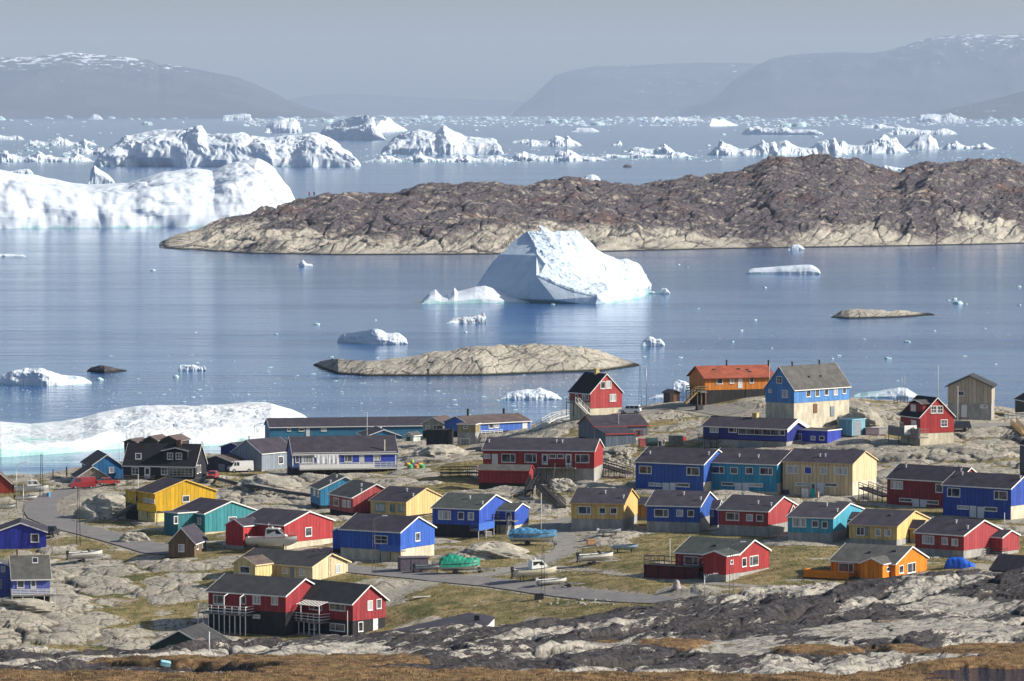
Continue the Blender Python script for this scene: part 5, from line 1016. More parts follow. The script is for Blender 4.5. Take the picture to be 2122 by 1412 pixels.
class LF:
    """local frame on a wall: maps (u along wall, z up, outward) to root space"""
    def __init__(s, v, side, off=0.0): s.v, s.side, s.off = v, side, off
    def p(s, u, z, out=0.0):
        return (s.v['ox'] - out - s.off, u, z) if s.side == 'L' else (u, s.v['oy'] - out - s.off, z)
    def hit(s, px, py): return hitL(s.v, px, py, s.off) if s.side == 'L' else hitR(s.v, px, py, s.off)
    def box(s, m, u0, z0, u1, z1, o0, o1): a, b = s.p(u0, z0, o0), s.p(u1, z1, o1); m.box(a, b)
WFR = {'t': plain('teal_frame', (.08, .35, .38), .5), 'r': plain('red_frame', (.30, .03, .03), .6), 'grey': OFFW}
DOORM = {'door': plain('white_door', (.66, .66, .66), .5, var=.06), 'gdoor': plain('grey_door', (.22, .25, .29), .6, var=.1), 'bdoor': plain('brown_door', (.18, .08, .04), .7), 'green': plain('green_door', (.01, .09, .05), .6)}
BLUEP = plain('blue_panel', (.04, .07, .42), .6); TANP = plain('tan_panel', (.62, .42, .2), .7)
def window(root, lf, x0, y0, x1, y1, st, frame_mat=None):
    ua, za = lf.hit(x0, y0); ub, zb = lf.hit(x1, y1); u0, u1 = sorted((ua, ub)); z0, z1 = sorted((za, zb))
    if st in ('door', 'gdoor', 'bdoor', 'gldoor', 'green'):
        m = MB(); lf.box(m, u0, z0, u1, z1, .0, .06); o = m.build('door', DOORM.get(st, DOORM['door']), root)
        if st == 'gldoor':
            g = MB(); w_ = (u1 - u0) * .22; lf.box(g, u0 + w_, z0 + (z1 - z0) * .35, u1 - w_, z1 - w_, .061, .07); g.build('pane', GLASS, o)
        h = MB(); lf.box(h, u1 - .16, z0 + (z1 - z0) * .45, u1 - .06, z0 + (z1 - z0) * .5, .061, .11); h.build('handle', STEEL, o); return
    if st in ('panel', 'tan'):
        m = MB(); lf.box(m, u0, z0, u1, z1, .0, .05); m.build('wall_panel', OFFW if st == 'panel' else TANP, root); return
    fm = frame_mat or WFR.get(st, WHITE); t = .11 if st not in ('grid', 'band') else .07; t = min(t, (u1 - u0) * .16, (z1 - z0) * .2); m = MB(); F0, F1 = .0, .07
    lf.box(m, u0, z0, u1, z0 + t, F0, F1); lf.box(m, u0, z1 - t, u1, z1, F0, F1); lf.box(m, u0, z0 + t, u0 + t, z1 - t, F0, F1); lf.box(m, u1 - t, z0 + t, u1, z1 - t, F0, F1)
    W_, H_ = u1 - u0, z1 - z0
    def vb(f, k=.5): lf.box(m, u0 + W_ * f - t * k / 2, z0 + t, u0 + W_ * f + t * k / 2, z1 - t, F0, F1 - .006)
    def hb(f, k=.5): lf.box(m, u0 + t, z0 + H_ * f - t * k / 2, u1 - t, z0 + H_ * f + t * k / 2, F0, F1 - .012)
    if st in ('d', 't') and W_ > .9: vb(RB.choice([.34, .36, .64]) if W_ > 1.5 else .5, .8)
    if st == 'c': vb(.5); hb(.5)
    if st == 'grid': [vb(i / 6) for i in range(1, 6)]; [hb(i / 3) for i in range(1, 3)]
    if st == 'band': [vb(i / 5, .8) for i in range(1, 5)]
    o = m.build('window', fm, root); g = MB(); lf.box(g, u0 + t * .9, z0 + t * .9, u1 - t * .9, z1 - t * .9, .0, .025)
    g.build('pane', CURT if (RB.random() < .38 and st not in ('grid', 'c')) else (BLUEP if st == 'pb' else GLASS), o)
    if W_ > .8 and st != 'grid':
        s_ = MB(); lf.box(s_, u0 - .03, z0 - .05, u1 + .03, z0 - .003, .0, .12); s_.build('sill', fm, o)
def volume(root, v, b, annex=False):
    la, lb, ze, rise, ox, oy, oz = v['la'], v['lb'], v['ze'], v['rise'], v['ox'], v['oy'], v['oz']; g = v['gable']; zt = oz + ze
    wall = clad(v['wall'], horiz=b['horiz']); wallR = clad(v['wallR'], horiz=b['horiz']) if v.get('wallR') and False else None
    base = v['wallR'] if v.get('wallR') else v['wall']; wm = clad(base, horiz=b['horiz']); dark = wm
    # one paint per house; a second one only where the photograph shows two paints
    m = MB(); two = v.get('two'); L_, R_ = oz + v['zsL'], oz + v['zsR']; x0, x1, y0, y1 = ox, ox + lb, oy, oy + la
    if g == 'R': top = [(x0, y0, zt), (x1, y0, zt), (x0 + lb / 2, y0, zt + rise)]
    mid = lb / 2; midl = la / 2
    def poly(P): m.add(P, [tuple(range(len(P)))])
    if g == 'R':
        poly([(x0, y0, R_), (x1, y0, R_), (x1, y0, zt), (x0 + mid, y0, zt + rise), (x0, y0, zt)]); poly([(x1, y1, L_), (x0, y1, L_), (x0, y1, zt), (x0 + mid, y1, zt + rise), (x1, y1, zt)])
        poly([(x0, y1, L_), (x0, y0, L_), (x0, y0, zt), (x0, y1, zt)]); poly([(x1, y0, R_), (x1, y1, R_), (x1, y1, zt), (x1, y0, zt)])
    elif g == 'L':
        poly([(x0, y1, L_), (x0, y0, L_), (x0, y0, zt), (x0, y0 + midl, zt + rise), (x0, y1, zt)]); poly([(x1, y0, R_), (x1, y1, R_), (x1, y1, zt), (x1, y0 + midl, zt + rise), (x1, y0, zt)])
        poly([(x0, y0, R_), (x1, y0, R_), (x1, y0, zt), (x0, y0, zt)]); poly([(x1, y1, L_), (x0, y1, L_), (x0, y1, zt), (x1, y1, zt)])
    elif g == 'lean':
        poly([(x0, y1, L_), (x0, y0, L_), (x0, y0, zt), (x0, y1, zt + rise)]); poly([(x1, y0, R_), (x1, y1, R_), (x1, y1, zt + rise), (x1, y0, zt)]); poly([(x0, y0, R_), (x1, y0, R_), (x1, y0, zt), (x0, y0, zt)])
    else:
        for P in ([(x0, y0), (x1, y0)], [(x1, y0), (x1, y1)], [(x1, y1), (x0, y1)], [(x0, y1), (x0, y0)]):
            zz = R_ if P[0][1] == y0 and P[1][1] == y0 else L_; poly([(*P[0], zz), (*P[1], zz), (*P[1], zt), (*P[0], zt)])
    if two: m.m = [1 if abs(m.v[f[0]][0] - m.v[f[2]][0]) < 1e-6 and abs(m.v[f[0]][0] - x0) < 1e-6 else 0 for f in m.f]
    m.build('wall', [wm, clad(v['wall'])] if two else wm, root)
    fz = max(L_, R_) - .02; f = MB(); e = .05; f.box((x0 + e, y0 + e, -3.5 + oz), (x1 - e, y1 - e, fz)); fo = v.get('foundR') or v['found']
    f.build('foundation', concrete(FD[fo if fo != 'blue' else 'mid'], fo if fo != 'blue' else 'mid'), root)
    rm = roofm(RF[v['roof']] if v['roof'] in RF else (.05, .12, .2), v['roof']); r = MB(); o = b['ov'] if not annex else .2; th = .13; go = o * .7; zb_ = zt + .02
    tr = MB(); tm = b['trim']
    if g == 'R':
        s = rise / mid; r.slab([(x0 - o, y0 - go, zb_ - s * o), (x0 + mid, y0 - go, zb_ + rise), (x0 + mid, y1 + go, zb_ + rise), (x0 - o, y1 + go, zb_ - s * o)], (0, 0, th))
        r.slab([(x1 + o, y0 - go, zb_ - s * o), (x0 + mid, y0 - go, zb_ + rise), (x0 + mid, y1 + go, zb_ + rise), (x1 + o, y1 + go, zb_ - s * o)], (0, 0, th))
        for yy in (y0 - go - .035, y1 + go):
            for xa in (x0 - o, x1 + o): tr.slab([(xa, yy, zb_ - s * o - .05), (x0 + mid, yy, zb_ + rise - .05), (x0 + mid, yy, zb_ + rise + th + .02), (xa, yy, zb_ - s * o + th + .02)], (0, .033, 0))
        tr.box((x0 - o - .035, y0 - go, zb_ - s * o - .04), (x0 - o - .003, y1 + go, zb_ - s * o + th))
    elif g == 'L':
        s = rise / midl; r.slab([(x0 - go, y0 - o, zb_ - s * o), (x0 - go, y0 + midl, zb_ + rise), (x1 + go, y0 + midl, zb_ + rise), (x1 + go, y0 - o, zb_ - s * o)], (0, 0, th))
        r.slab([(x0 - go, y1 + o, zb_ - s * o), (x0 - go, y0 + midl, zb_ + rise), (x1 + go, y0 + midl, zb_ + rise), (x1 + go, y1 + o, zb_ - s * o)], (0, 0, th))
        for xx in (x0 - go - .035, x1 + go):
            for ya in (y0 - o, y1 + o): tr.slab([(xx, ya, zb_ - s * o - .05), (xx, y0 + midl, zb_ + rise - .05), (xx, y0 + midl, zb_ + rise + th + .02), (xx, ya, zb_ - s * o + th + .02)], (.033, 0, 0))
        tr.box((x0 - go, y0 - o - .035, zb_ - s * o - .04), (x1 + go, y0 - o - .003, zb_ - s * o + th))
    elif g == 'lean':
        s = rise / la; r.slab([(x0 - go, y0 - o, zb_ - s * o), (x0 - go, y1, zb_ + rise), (x1 + go, y1, zb_ + rise), (x1 + go, y0 - o, zb_ - s * o)], (0, 0, th)); tr.box((x0 - go, y0 - o - .035, zb_ - s * o - .12), (x1 + go, y0 - o - .003, zb_ - s * o + th))
    else:
        r.box((x0 - .12, y0 - .12, zb_), (x1 + .12, y1 + .12, zb_ + .14)); tr.box((x0 - .155, y0 - .155, zb_ - .04), (x0 - .122, y1 + .155, zb_ + .16)); tr.box((x0 - .155, y0 - .155, zb_ - .04), (x1 + .155, y0 - .122, zb_ + .16))
    ro = r.build('roof', rm, root)
    tr.build('roof_trim', tm, root)
    for w_ in v['wins']:
        side, a0, b0, a1, b1, st = w_; p0, p1 = q(v['fr'], a0, b0), q(v['fr'], a1, b1)
        window(root, LF(v, side), p0[0], p0[1], p1[0], p1[1], st)
    return ro
ROOT = {}
for b in BS:
    root = empty(b['name'], (b['P'][0], b['P'][1], b['zb']), b['th_'], label=b['label'], cat=b['cat'], group=b['group']); ROOT[b['label']] = (root, b)
    for i, v in enumerate([b] + list(b['ann'])):
        dx, dy = v['P'][0] - b['P'][0], v['P'][1] - b['P'][1]; c, s = math.cos(b['th_']), math.sin(b['th_'])
        v.update(rP=b['P'], rz=b['zb'], rth=b['th_'], ox=dx * c + dy * s, oy=-dx * s + dy * c, oz=v['zb'] - b['zb'])
        ro = volume(root, v, b, i > 0)
        if i == 0:
            for vt in b['vents']:
                p = hit_roof(b, *q(b['fr'], vt[0], vt[1] + 4)); m = MB()
                if len(vt) > 2: m.box((p[0] - .25, p[1] - .25, p[2] - .3), (p[0] + .25, p[1] + .25, p[2] + .22)); m.build('roof_vent', DSTEEL, ro)
                else: m.cyl((p[0], p[1], p[2] - .5), (p[0], p[1], p[2] + .42), .12, n=10); m.cyl((p[0], p[1], p[2] + .42), (p[0], p[1], p[2] + .55), .2, n=10); m.build('roof_vent', VENT, ro)
            for (cx_, yb, yt, w_, cm) in b['chims']:
                fr = b['fr']; X, Yb = q(fr, cx_, yb); _, Yt = q(fr, 0, yt)
                mx, my = ((b['lb'] / 2, None) if b['gable'] == 'R' else (None, b['la'] / 2))
                pl = hitplane(b, X, Yb, (1, 0, 0), mx) if mx is not None else hitplane(b, X, Yb, (0, 1, 0), my)
                if w_ < .2 and cm in ('pipe', 'cream', 'black') and yb - b['apex'] * (fr == b['fr']) > 40: pl = hit_roof(b, X, Yb)
                sc_ = b['P'][1] / F; hgt = (Yb - Yt) * sc_; m = MB(); x, y, z = pl
                if cm in ('yellow', 'brown'): m.box((x - w_, y - w_, z - .8), (x + w_, y + w_, z + hgt)); m.box((x - w_ - .05, y - w_ - .05, z + hgt - .12), (x + w_ + .05, y + w_ + .05, z + hgt + .04))
                elif cm == 'ball': m.cyl((x, y, z - .3), (x, y, z + hgt * .4), .06, n=8); m.cyl((x, y, z + hgt * .4), (x, y, z + hgt * .7), .15, w_, n=10); m.cyl((x, y, z + hgt * .7), (x, y, z + hgt), w_, .12, n=10)
                else: m.cyl((x, y, z - .8), (x, y, z + hgt), w_, n=10); m.cyl((x, y, z + hgt), (x, y, z + hgt + .1), w_ * 1.3, n=10)
                m.build('chimney', {'yellow': plain('buff_brick', (.55, .42, .18), .9), 'brown': plain('brown_brick', (.2, .12, .08), .9), 'black': BLACKP, 'pipe': STEEL, 'cream': plain('cream_pipe', (.6, .55, .42)), 'ball': VENT}[cm], ro)
def find(s):
    for k, v in ROOT.items():
        if k.startswith(s): return v
    raise KeyError(s)
def deck(bd, v, side, fr, xa, xb, yf, yr, depth, rail=WHITE, post=WHITE, nposts=8, boarded=False, floor=None, down=None, thick=.07, bars=3, skirt=None, name='deck'):
    """a deck whose outer edge spans the photo pixels xa..xb, floor at yf, rail top at yr"""
    root = bd[0]; lf = LF(v, side, depth); (u0, z0), (u1, _) = lf.hit(*q(fr, xa, yf)), lf.hit(*q(fr, xb, yf)); z1 = lf.hit(*q(fr, (xa + xb) / 2, yr))[1]; z0 = lf.hit(*q(fr, (xa + xb) / 2, yf))[1]; u0, u1 = sorted((u0, u1))
    m = MB(); lf.box(m, u0, z0 - .16, u1, z0, 0, -depth + .06); d = m.build(name, floor or GREYW, root)
    zg = (lf.hit(*q(fr, (xa + xb) / 2, down))[1]) if down else z0 - 1.5
    for i in range(nposts):
        u = u0 + .06 + (u1 - u0 - .12) * i / (nposts - 1); pm = MB(); a = lf.p(u, zg - .6, -.06); b_ = lf.p(u, z0 - .162, -.06); pm.bar(a, b_, .1); pm.build('post', post, d)
    r = MB()
    n = max(3, int((u1 - u0) / 1.1) + 1)
    for i in range(n):
        u = u0 + .04 + (u1 - u0 - .08) * i / (n - 1); r.bar(lf.p(u, z0 + .002, -.05), lf.p(u, z1, -.05), thick)
    for k in range(bars):
        z = z0 + (z1 - z0) * (k + 1) / bars - .03; lf.box(r, u0, z - .05, u1, z + .05, 0, .03)
        for u in (u0, u1 - .03): lf.box(r, u, z - .05, u + .03, z + .05, -.003, -depth + .06)
    if boarded: lf.box(r, u0, z0 - .1, u1, z1 - .1, .034, .06)
    r.build('railing', rail, d)
    if skirt: s = MB(); lf.box(s, u0, zg - .5, u1, z0 - .17, -.14, -.18); s.build('skirt', skirt, d)
    return d, lf, (u0, u1, z0, z1)
def stair(root, lf, fr, xt, yt, xb, yb, width, mat, name='stairs', rail=True):
    (ut, zt), (ub, zb) = lf.hit(*q(fr, xt, yt)), lf.hit(*q(fr, xb, yb)); m = MB(); n = max(4, int((zt - zb) / .2))
    for i in range(n + 1):
        t = i / n; u = ut + (ub - ut) * t; z = zt + (zb - zt) * t; e = abs(ub - ut) / n * .45 + .06; lf.box(m, u - e, z - .05, u + e, z, -.05, -width + .05)
    for o_ in (0, -width):
        m.bar(lf.p(ut, zt - .12, o_), lf.p(ub, zb - .12, o_), .06, .24)
        if rail:
            m.bar(lf.p(ut, zt + .95, o_), lf.p(ub, zb + .95, o_), .06)
            for i in range(5): t = i / 4; m.bar(lf.p(ut + (ub - ut) * t, zt + (zb - zt) * t - .1, o_), lf.p(ut + (ub - ut) * t, zt + (zb - zt) * t + .95, o_), .06)
    return m.build(name, mat, root)
rl, rr = find('left half'), find('right half')
d, lf, (u0, u1, z0, z1) = deck(rr, rr[1], 'L', 'G', 768, 1170, 1022, 950, 2.2, nposts=10, down=1190)
pg = MB()
for u in (u0 + .1, u0 + (u1 - u0) * .40): pg.bar(lf.p(u, z0, -.05), lf.p(u, z0 + 2.35, -.05), .1)
for i in range(8): u = u0 + (u1 - u0) * .45 * i / 7; pg.bar(lf.p(u + .1, z0 + 2.38, .3), lf.p(u + .1, z0 + 2.9, -2.1), .07)
lf.box(pg, u0, z0 + 2.3, u0 + (u1 - u0) * .48, z0 + 2.4, -.02, -.1); pg.build('pergola', WHITE, rr[0])
d, lf, (u0, u1, z0, z1) = deck(rl, rl[1], 'L', 'G', 122, 535, 964, 893, 2.2, nposts=10, down=1150)
pg = MB()
for f in (.55, .88): pg.bar(lf.p(u0 + (u1 - u0) * (1 - f), z0, -.05), lf.p(u0 + (u1 - u0) * (1 - f), z0 + 2.5, -.05), .1); pg.bar(lf.p(u0 + (u1 - u0) * (1 - f), z0 + 2.5, -.05), lf.p(u0 + (u1 - u0) * (1 - f) + .5, z0 + 2.8, -2.1), .09)
pg.build('pergola', WHITE, rl[0])
pu = find('lavender'); deck(pu, pu[1], 'R', 'F', 100, 478, 806, 752, 2.0, nposts=5, down=905, bars=4)
wb = find('long white'); d, lf, e_ = deck(wb, wb[1], 'R', 'B', 928, 1922, 606, 548, 1.6, rail=WHITE, post=DARKW, nposts=14, down=685, boarded=False, floor=OFFW)
bm_ = MB(); ua = lf.hit(*q('B', 928, 600))[0]; ub = lf.hit(*q('B', 1640, 600))[0]; za = lf.hit(*q('B', 1300, 604))[1]; zb2 = lf.hit(*q('B', 1300, 562))[1]; lf.box(bm_, ua, za, ub, zb2, .035, .07); bm_.build('balcony_boards', WHITE, wb[0])
lw = LF(wb[1], 'R', 0)
for a, c in ((1305, 1352), (1432, 1495), (1548, 1628), (1702, 1842)):
    pn = MB(); ua, z1_ = lw.hit(*q('B', a, 470)); ub, z0_ = lw.hit(*q('B', c, 545)); lw.box(pn, ua, z0_, ub, z1_, 0, .03); pn.build('blue_panel', BLUEP, wb[0])
pn = MB()
for a, c, t_, e2 in ((862, 1850, 456, 472),): ua, z1_ = lw.hit(*q('B', a, t_)); ub, z0_ = lw.hit(*q('B', c, e2)); lw.box(pn, ua, z0_, ub, z1_, 0, .05)
for a in (862, 1060, 1300, 1500, 1635, 1845): ua, z1_ = lw.hit(*q('B', a, 466)); lw.box(pn, ua - .1, z0_ - 2.0, ua + .1, z0_, 0, .04)
pn.build('white_boards', WHITE, wb[0])
ye = find('vivid'); d, lf, e_ = deck(ye, ye[1], 'L', 'A', 1312, 1497, 917, 855, 1.6, rail=plain('yellow_rail', (.75, .45, .02)), post=BLACKP, nposts=3, down=1030, boarded=True, floor=DARKW)
stair(ye[0], LF(ye[1], 'L', 2.2), 'A', 1250, 850, 1060, 985, 1.0, GREYW)
bb = find('bright blue'); deck(bb, bb[1], 'L', 'G', 1690, 1868, 422, 375, 1.5, rail=plain('blue_rail', (.05, .14, .5)), post=BLACKP, nposts=3, down=520, boarded=True)
stair(bb[0], LF(bb[1]['ann'][0], 'R', 1.0), 'G', 1510, 380, 1405, 520, 1.0, DARKW)
cb = find('cobalt'); deck(cb, cb[1]['ann'][0], 'L', 'C', 830, 1040, 1105, 1050, 1.8, rail=DARKW, post=DARKW, nposts=4, down=1240, bars=2); deck(cb, cb[1], 'R', 'C', 700, 850, 1180, 1118, 1.6, rail=plain('blue_rail', (.05, .14, .5)), post=OFFW, nposts=3, down=1250, boarded=True)
stair(cb[0], LF(cb[1]['ann'][0], 'L', 1.9), 'C', 990, 1110, 955, 1285, .9, OFFW)
r2 = find('dark red row house with a second'); deck(r2, r2[1]['ann'][0], 'L', 'J', 1650, 1940, 862, 806, 1.8, rail=DARKW, post=DARKW, nposts=5, down=925, bars=3)
oh = find('bright orange'); orr = plain('orange_rail', (.75, .22, .01)); deck(oh, oh[1], 'L', 'J', 335, 700, 1046, 990, 2.6, rail=orr, post=DARKW, nposts=4, down=1085, boarded=True, floor=DARKW)
rd_ = find('bright red house with grey roof and front'); deck(rd_, rd_[1], 'L', 'I', 803, 1330, 890, 800, 2.4, rail=plain('plum_rail', (.06, .03, .05)), post=DARKW, nposts=5, down=985, bars=2, floor=DARKW, skirt=plain('dark_red_skirt', (.10, .012, .014)))
lr = find('long dark red row'); deck(lr, lr[1], 'L', 'C', 1255, 1622, 600, 545, 1.5, rail=DARKW, post=DARKW, nposts=5, down=720, bars=2); stair(lr[0], LF(lr[1], 'L', 2.6), 'C', 1425, 600, 1405, 725, 1.1, GREYW)
rs = find('long red shed'); ld = MB(); lfs = LF(rs[1], 'L', 0)
for i in range(6): u, z = lfs.hit(*q('C', 720 + i * 90, 752)); ld.bar(lfs.p(u, z, -.2), lfs.p(u, z - 1.9, -.2), .14)
ld.build('stilts', DARKW, rs[0])
og = find('long orange'); d, lf, e_ = deck(og, og[1], 'L', 'D', 1205, 1345, 372, 325, 1.6, rail=DARKW, post=DARKW, nposts=4, down=480, bars=2)
stair(og[0], LF(og[1], 'R', 1.2), 'D', 1320, 372, 1205, 490, 1.2, WOOD); deck(og, og[1], 'R', 'D', 1315, 1400, 372, 328, 1.2, rail=WOOD, post=WOOD, nposts=3, down=480, bars=2)
rh = find('red house with steep black roof, dormer'); d, lf, (u0, u1, z0, z1) = deck(rh, rh[1], 'L', 'E', 1060, 1300, 655, 588, 2.2, rail=GREYW, post=DARKW, nposts=4, down=745, boarded=True)
sg = MB(); lfr = LF(rh[1], 'R', .3); (ua, za), (ub, zb2) = lfr.hit(*q('E', 1186, 575)), lfr.hit(*q('E', 1282, 643)); lfr.box(sg, ua, zb2, ub, za, 0, .06); bo = sg.build('side_board', WHITE, rh[0])
sg = MB(); RM = random.Random(3); pts = [(1200, 618), (1215, 606), (1222, 626), (1238, 598), (1250, 590), (1262, 604), (1245, 622), (1262, 628), (1272, 612), (1255, 586)]
for a, c in zip(pts[:-1], pts[1:]):
    (u1_, z1_), (u2_, z2_) = lfr.hit(*q('E', *a)), lfr.hit(*q('E', *c)); sg.bar(lfr.p(u1_, z1_, .065), lfr.p(u2_, z2_, .065), .02, .09)
sg.build('painted_mark', BLACKP, bo)
r1 = find('small red house'); deck(r1, r1[1], 'L', 'D', 60, 200, 482, 440, 1.6, rail=GREYW, post=DARKW, nposts=3, down=585, bars=2); stair(r1[0], LF(r1[1], 'R', .8), 'D', 180, 478, 290, 590, 1.1, OFFW)
vh = find('dark blue house with a long'); lf = LF(vh[1], 'L', .5); m = MB(); (ua, za), (ub, zb2) = lf.hit(1529, 904), lf.hit(1631, 914); lf.box(m, ua, zb2, ub, za, 0, -.5); m.build('veranda_parapet', clad((.03, .05, .35), horiz=True), vh[0])
deck(vh, vh[1], 'L', 'D', 1325, 1500, 850, 795, 1.8, rail=DARKW, post=DARKW, nposts=4, down=935, bars=3)
# broad white gable boards of the veranda house
v = vh[1]; m = MB(); go = v['ov'] * .7 + .04; s = v['rise'] / (v['lb'] / 2); o_ = v['ov']
for xa in (-o_, v['lb'] + o_): m.slab([(xa, -go, v['ze'] - s * o_ - .55), (v['lb'] / 2, -go, v['ze'] + v['rise'] - .55), (v['lb'] / 2, -go, v['ze'] + v['rise'] + .1), (xa, -go, v['ze'] - s * o_ + .1)], (0, -.04, 0))
m.build('gable_board', WHITE, vh[0])
def dormer(bd, fr, x0, y0, x1, y1, inset, wins, wallc, roofc, trim=WHITE):
    root, v = bd; lf = LF(v, 'L', -inset); (ua, za), (ub, zb_) = lf.hit(*q(fr, x0, y0)), lf.hit(*q(fr, x1, y1)); u0, u1 = sorted((ua, ub)); m = MB(); lf.box(m, u0, zb_, u1, za, 0, -3.0); w_ = m.build('dormer', clad(wallc), root)
    r = MB(); mid = (u0 + u1) / 2; h = (u1 - u0) * .10 + .1
    for a in (u0 - .35, u1 + .35): r.slab([lf.p(a, za - .02, .3), lf.p(mid, za + h, .3), lf.p(mid, za + h, -3.2), lf.p(a, za - .02, -3.2)], (0, 0, .1))
    r.build('dormer_roof', roofc, w_); t = MB()
    for a in (u0 - .38, u1 + .38): t.slab([lf.p(a, za - .06, .304), lf.p(mid, za + h - .04, .304), lf.p(mid, za + h + .12, .304), lf.p(a, za + .10, .304)], lf.p(0, 0, .04)[0:1] + (0, 0) if False else (-.035, 0, 0))
    t.build('dormer_trim', trim, w_)
    for (a, b_, c, d_, st) in wins:
        p0, p1 = q(fr, a, b_), q(fr, c, d_); window(w_, lf, p0[0], p0[1], p1[0], p1[1], st)
bh = find('large black'); dormer(bh, 'A', 1560, 345, 1790, 468, 1.0, [(1597, 362, 1655, 428, 'c'), (1680, 362, 1740, 428, 'c')], BLACKW, roofm(RF['black'], 'black'))
dormer(rh, 'E', 1225, 395, 1330, 500, .8, [(1238, 408, 1276, 468, 'p')], (.35, .03, .03), roofm(RF['grey'], 'grey'))
def skylight(bd, fr, x0, y0, x1, y1):
    v = bd[1]; P = [Vector(hit_roof(v, *q(fr, a, c))) for a, c in ((x0, y1), (x1, y1), (x1, y0), (x0, y0))]; m = MB(); m.slab(P, (0, 0, .12)); o = m.build('skylight', OFFW, bd[0]); c = sum(P, Vector()) / 4
    g = MB(); g.slab([c + (p - c) * .8 + Vector((0, 0, .124)) for p in P], (0, 0, .01)); g.build('pane', GLASS, o)
skylight(bh, 'A', 1293, 372, 1352, 430); skylight(pu, 'F', 275, 487, 328, 533)
# white ring on the grey lower wall of the timber box
tb = find('tan timber'); lf = LF(tb[1], 'L', .02); m = MB(); P = [(520, 318), (575, 322), (612, 316), (618, 345), (608, 372), (624, 402), (590, 396), (555, 396), (522, 392), (530, 360)]
for a, c in zip(P, P[1:] + P[:1]):
    (ua, za), (ub, zb_) = lf.hit(*q('C', *a)), lf.hit(*q('C', *c)); m.bar(lf.p(ua, za, .02), lf.p(ub, zb_, .02), .14, .14)
m.build('white_ring', WHITE, tb[0])
bx = find('royal blue house with flat'); deck(bx, bx[1], 'R', 'C', 690, 930, 272, 240, 1.2, rail=WHITE, post=DARKW, nposts=5, down=330, bars=2)
# half-hidden mono-pitch building behind the near ridge
c4 = [at_D(735, 1327, 600), at_D(972, 1272, 628), at_D(1026, 1281, 624), at_D(1012, 1296, 604), at_D(850, 1330, 585)]
root = empty('low_building', (c4[3][0], c4[3][1], 8), 0, label='low dark-roofed building with a short white end wall sunk behind the near ridge', cat='building')
m = MB(); L4 = [Vector(p - np.array([c4[3][0], c4[3][1], 8])) for p in c4]; m.slab(L4, (0, 0, .18)); m.build('roof', roofm(RF['dark'], 'dark'), root)
m = MB(); cc = sum(L4, Vector()) / 5; LL = [cc + (p - cc) * .985 for p in L4]
m.add([(p.x, p.y, p.z - .01) for p in LL] + [(p.x, p.y, -6) for p in LL], [(i, (i + 1) % 5, 5 + (i + 1) % 5, 5 + i) for i in range(5)]); m.build('wall', plain('white_wall', (.75, .75, .73)), root)
m = MB(); p = at_D(988, 1286, 612) - np.array([c4[3][0], c4[3][1], 8]); m.box((p[0] - .35, p[1] - .35, p[2] - 1), (p[0] + .35, p[1] + .35, p[2] + .7)); m.build('chimney', BLACKP, root)

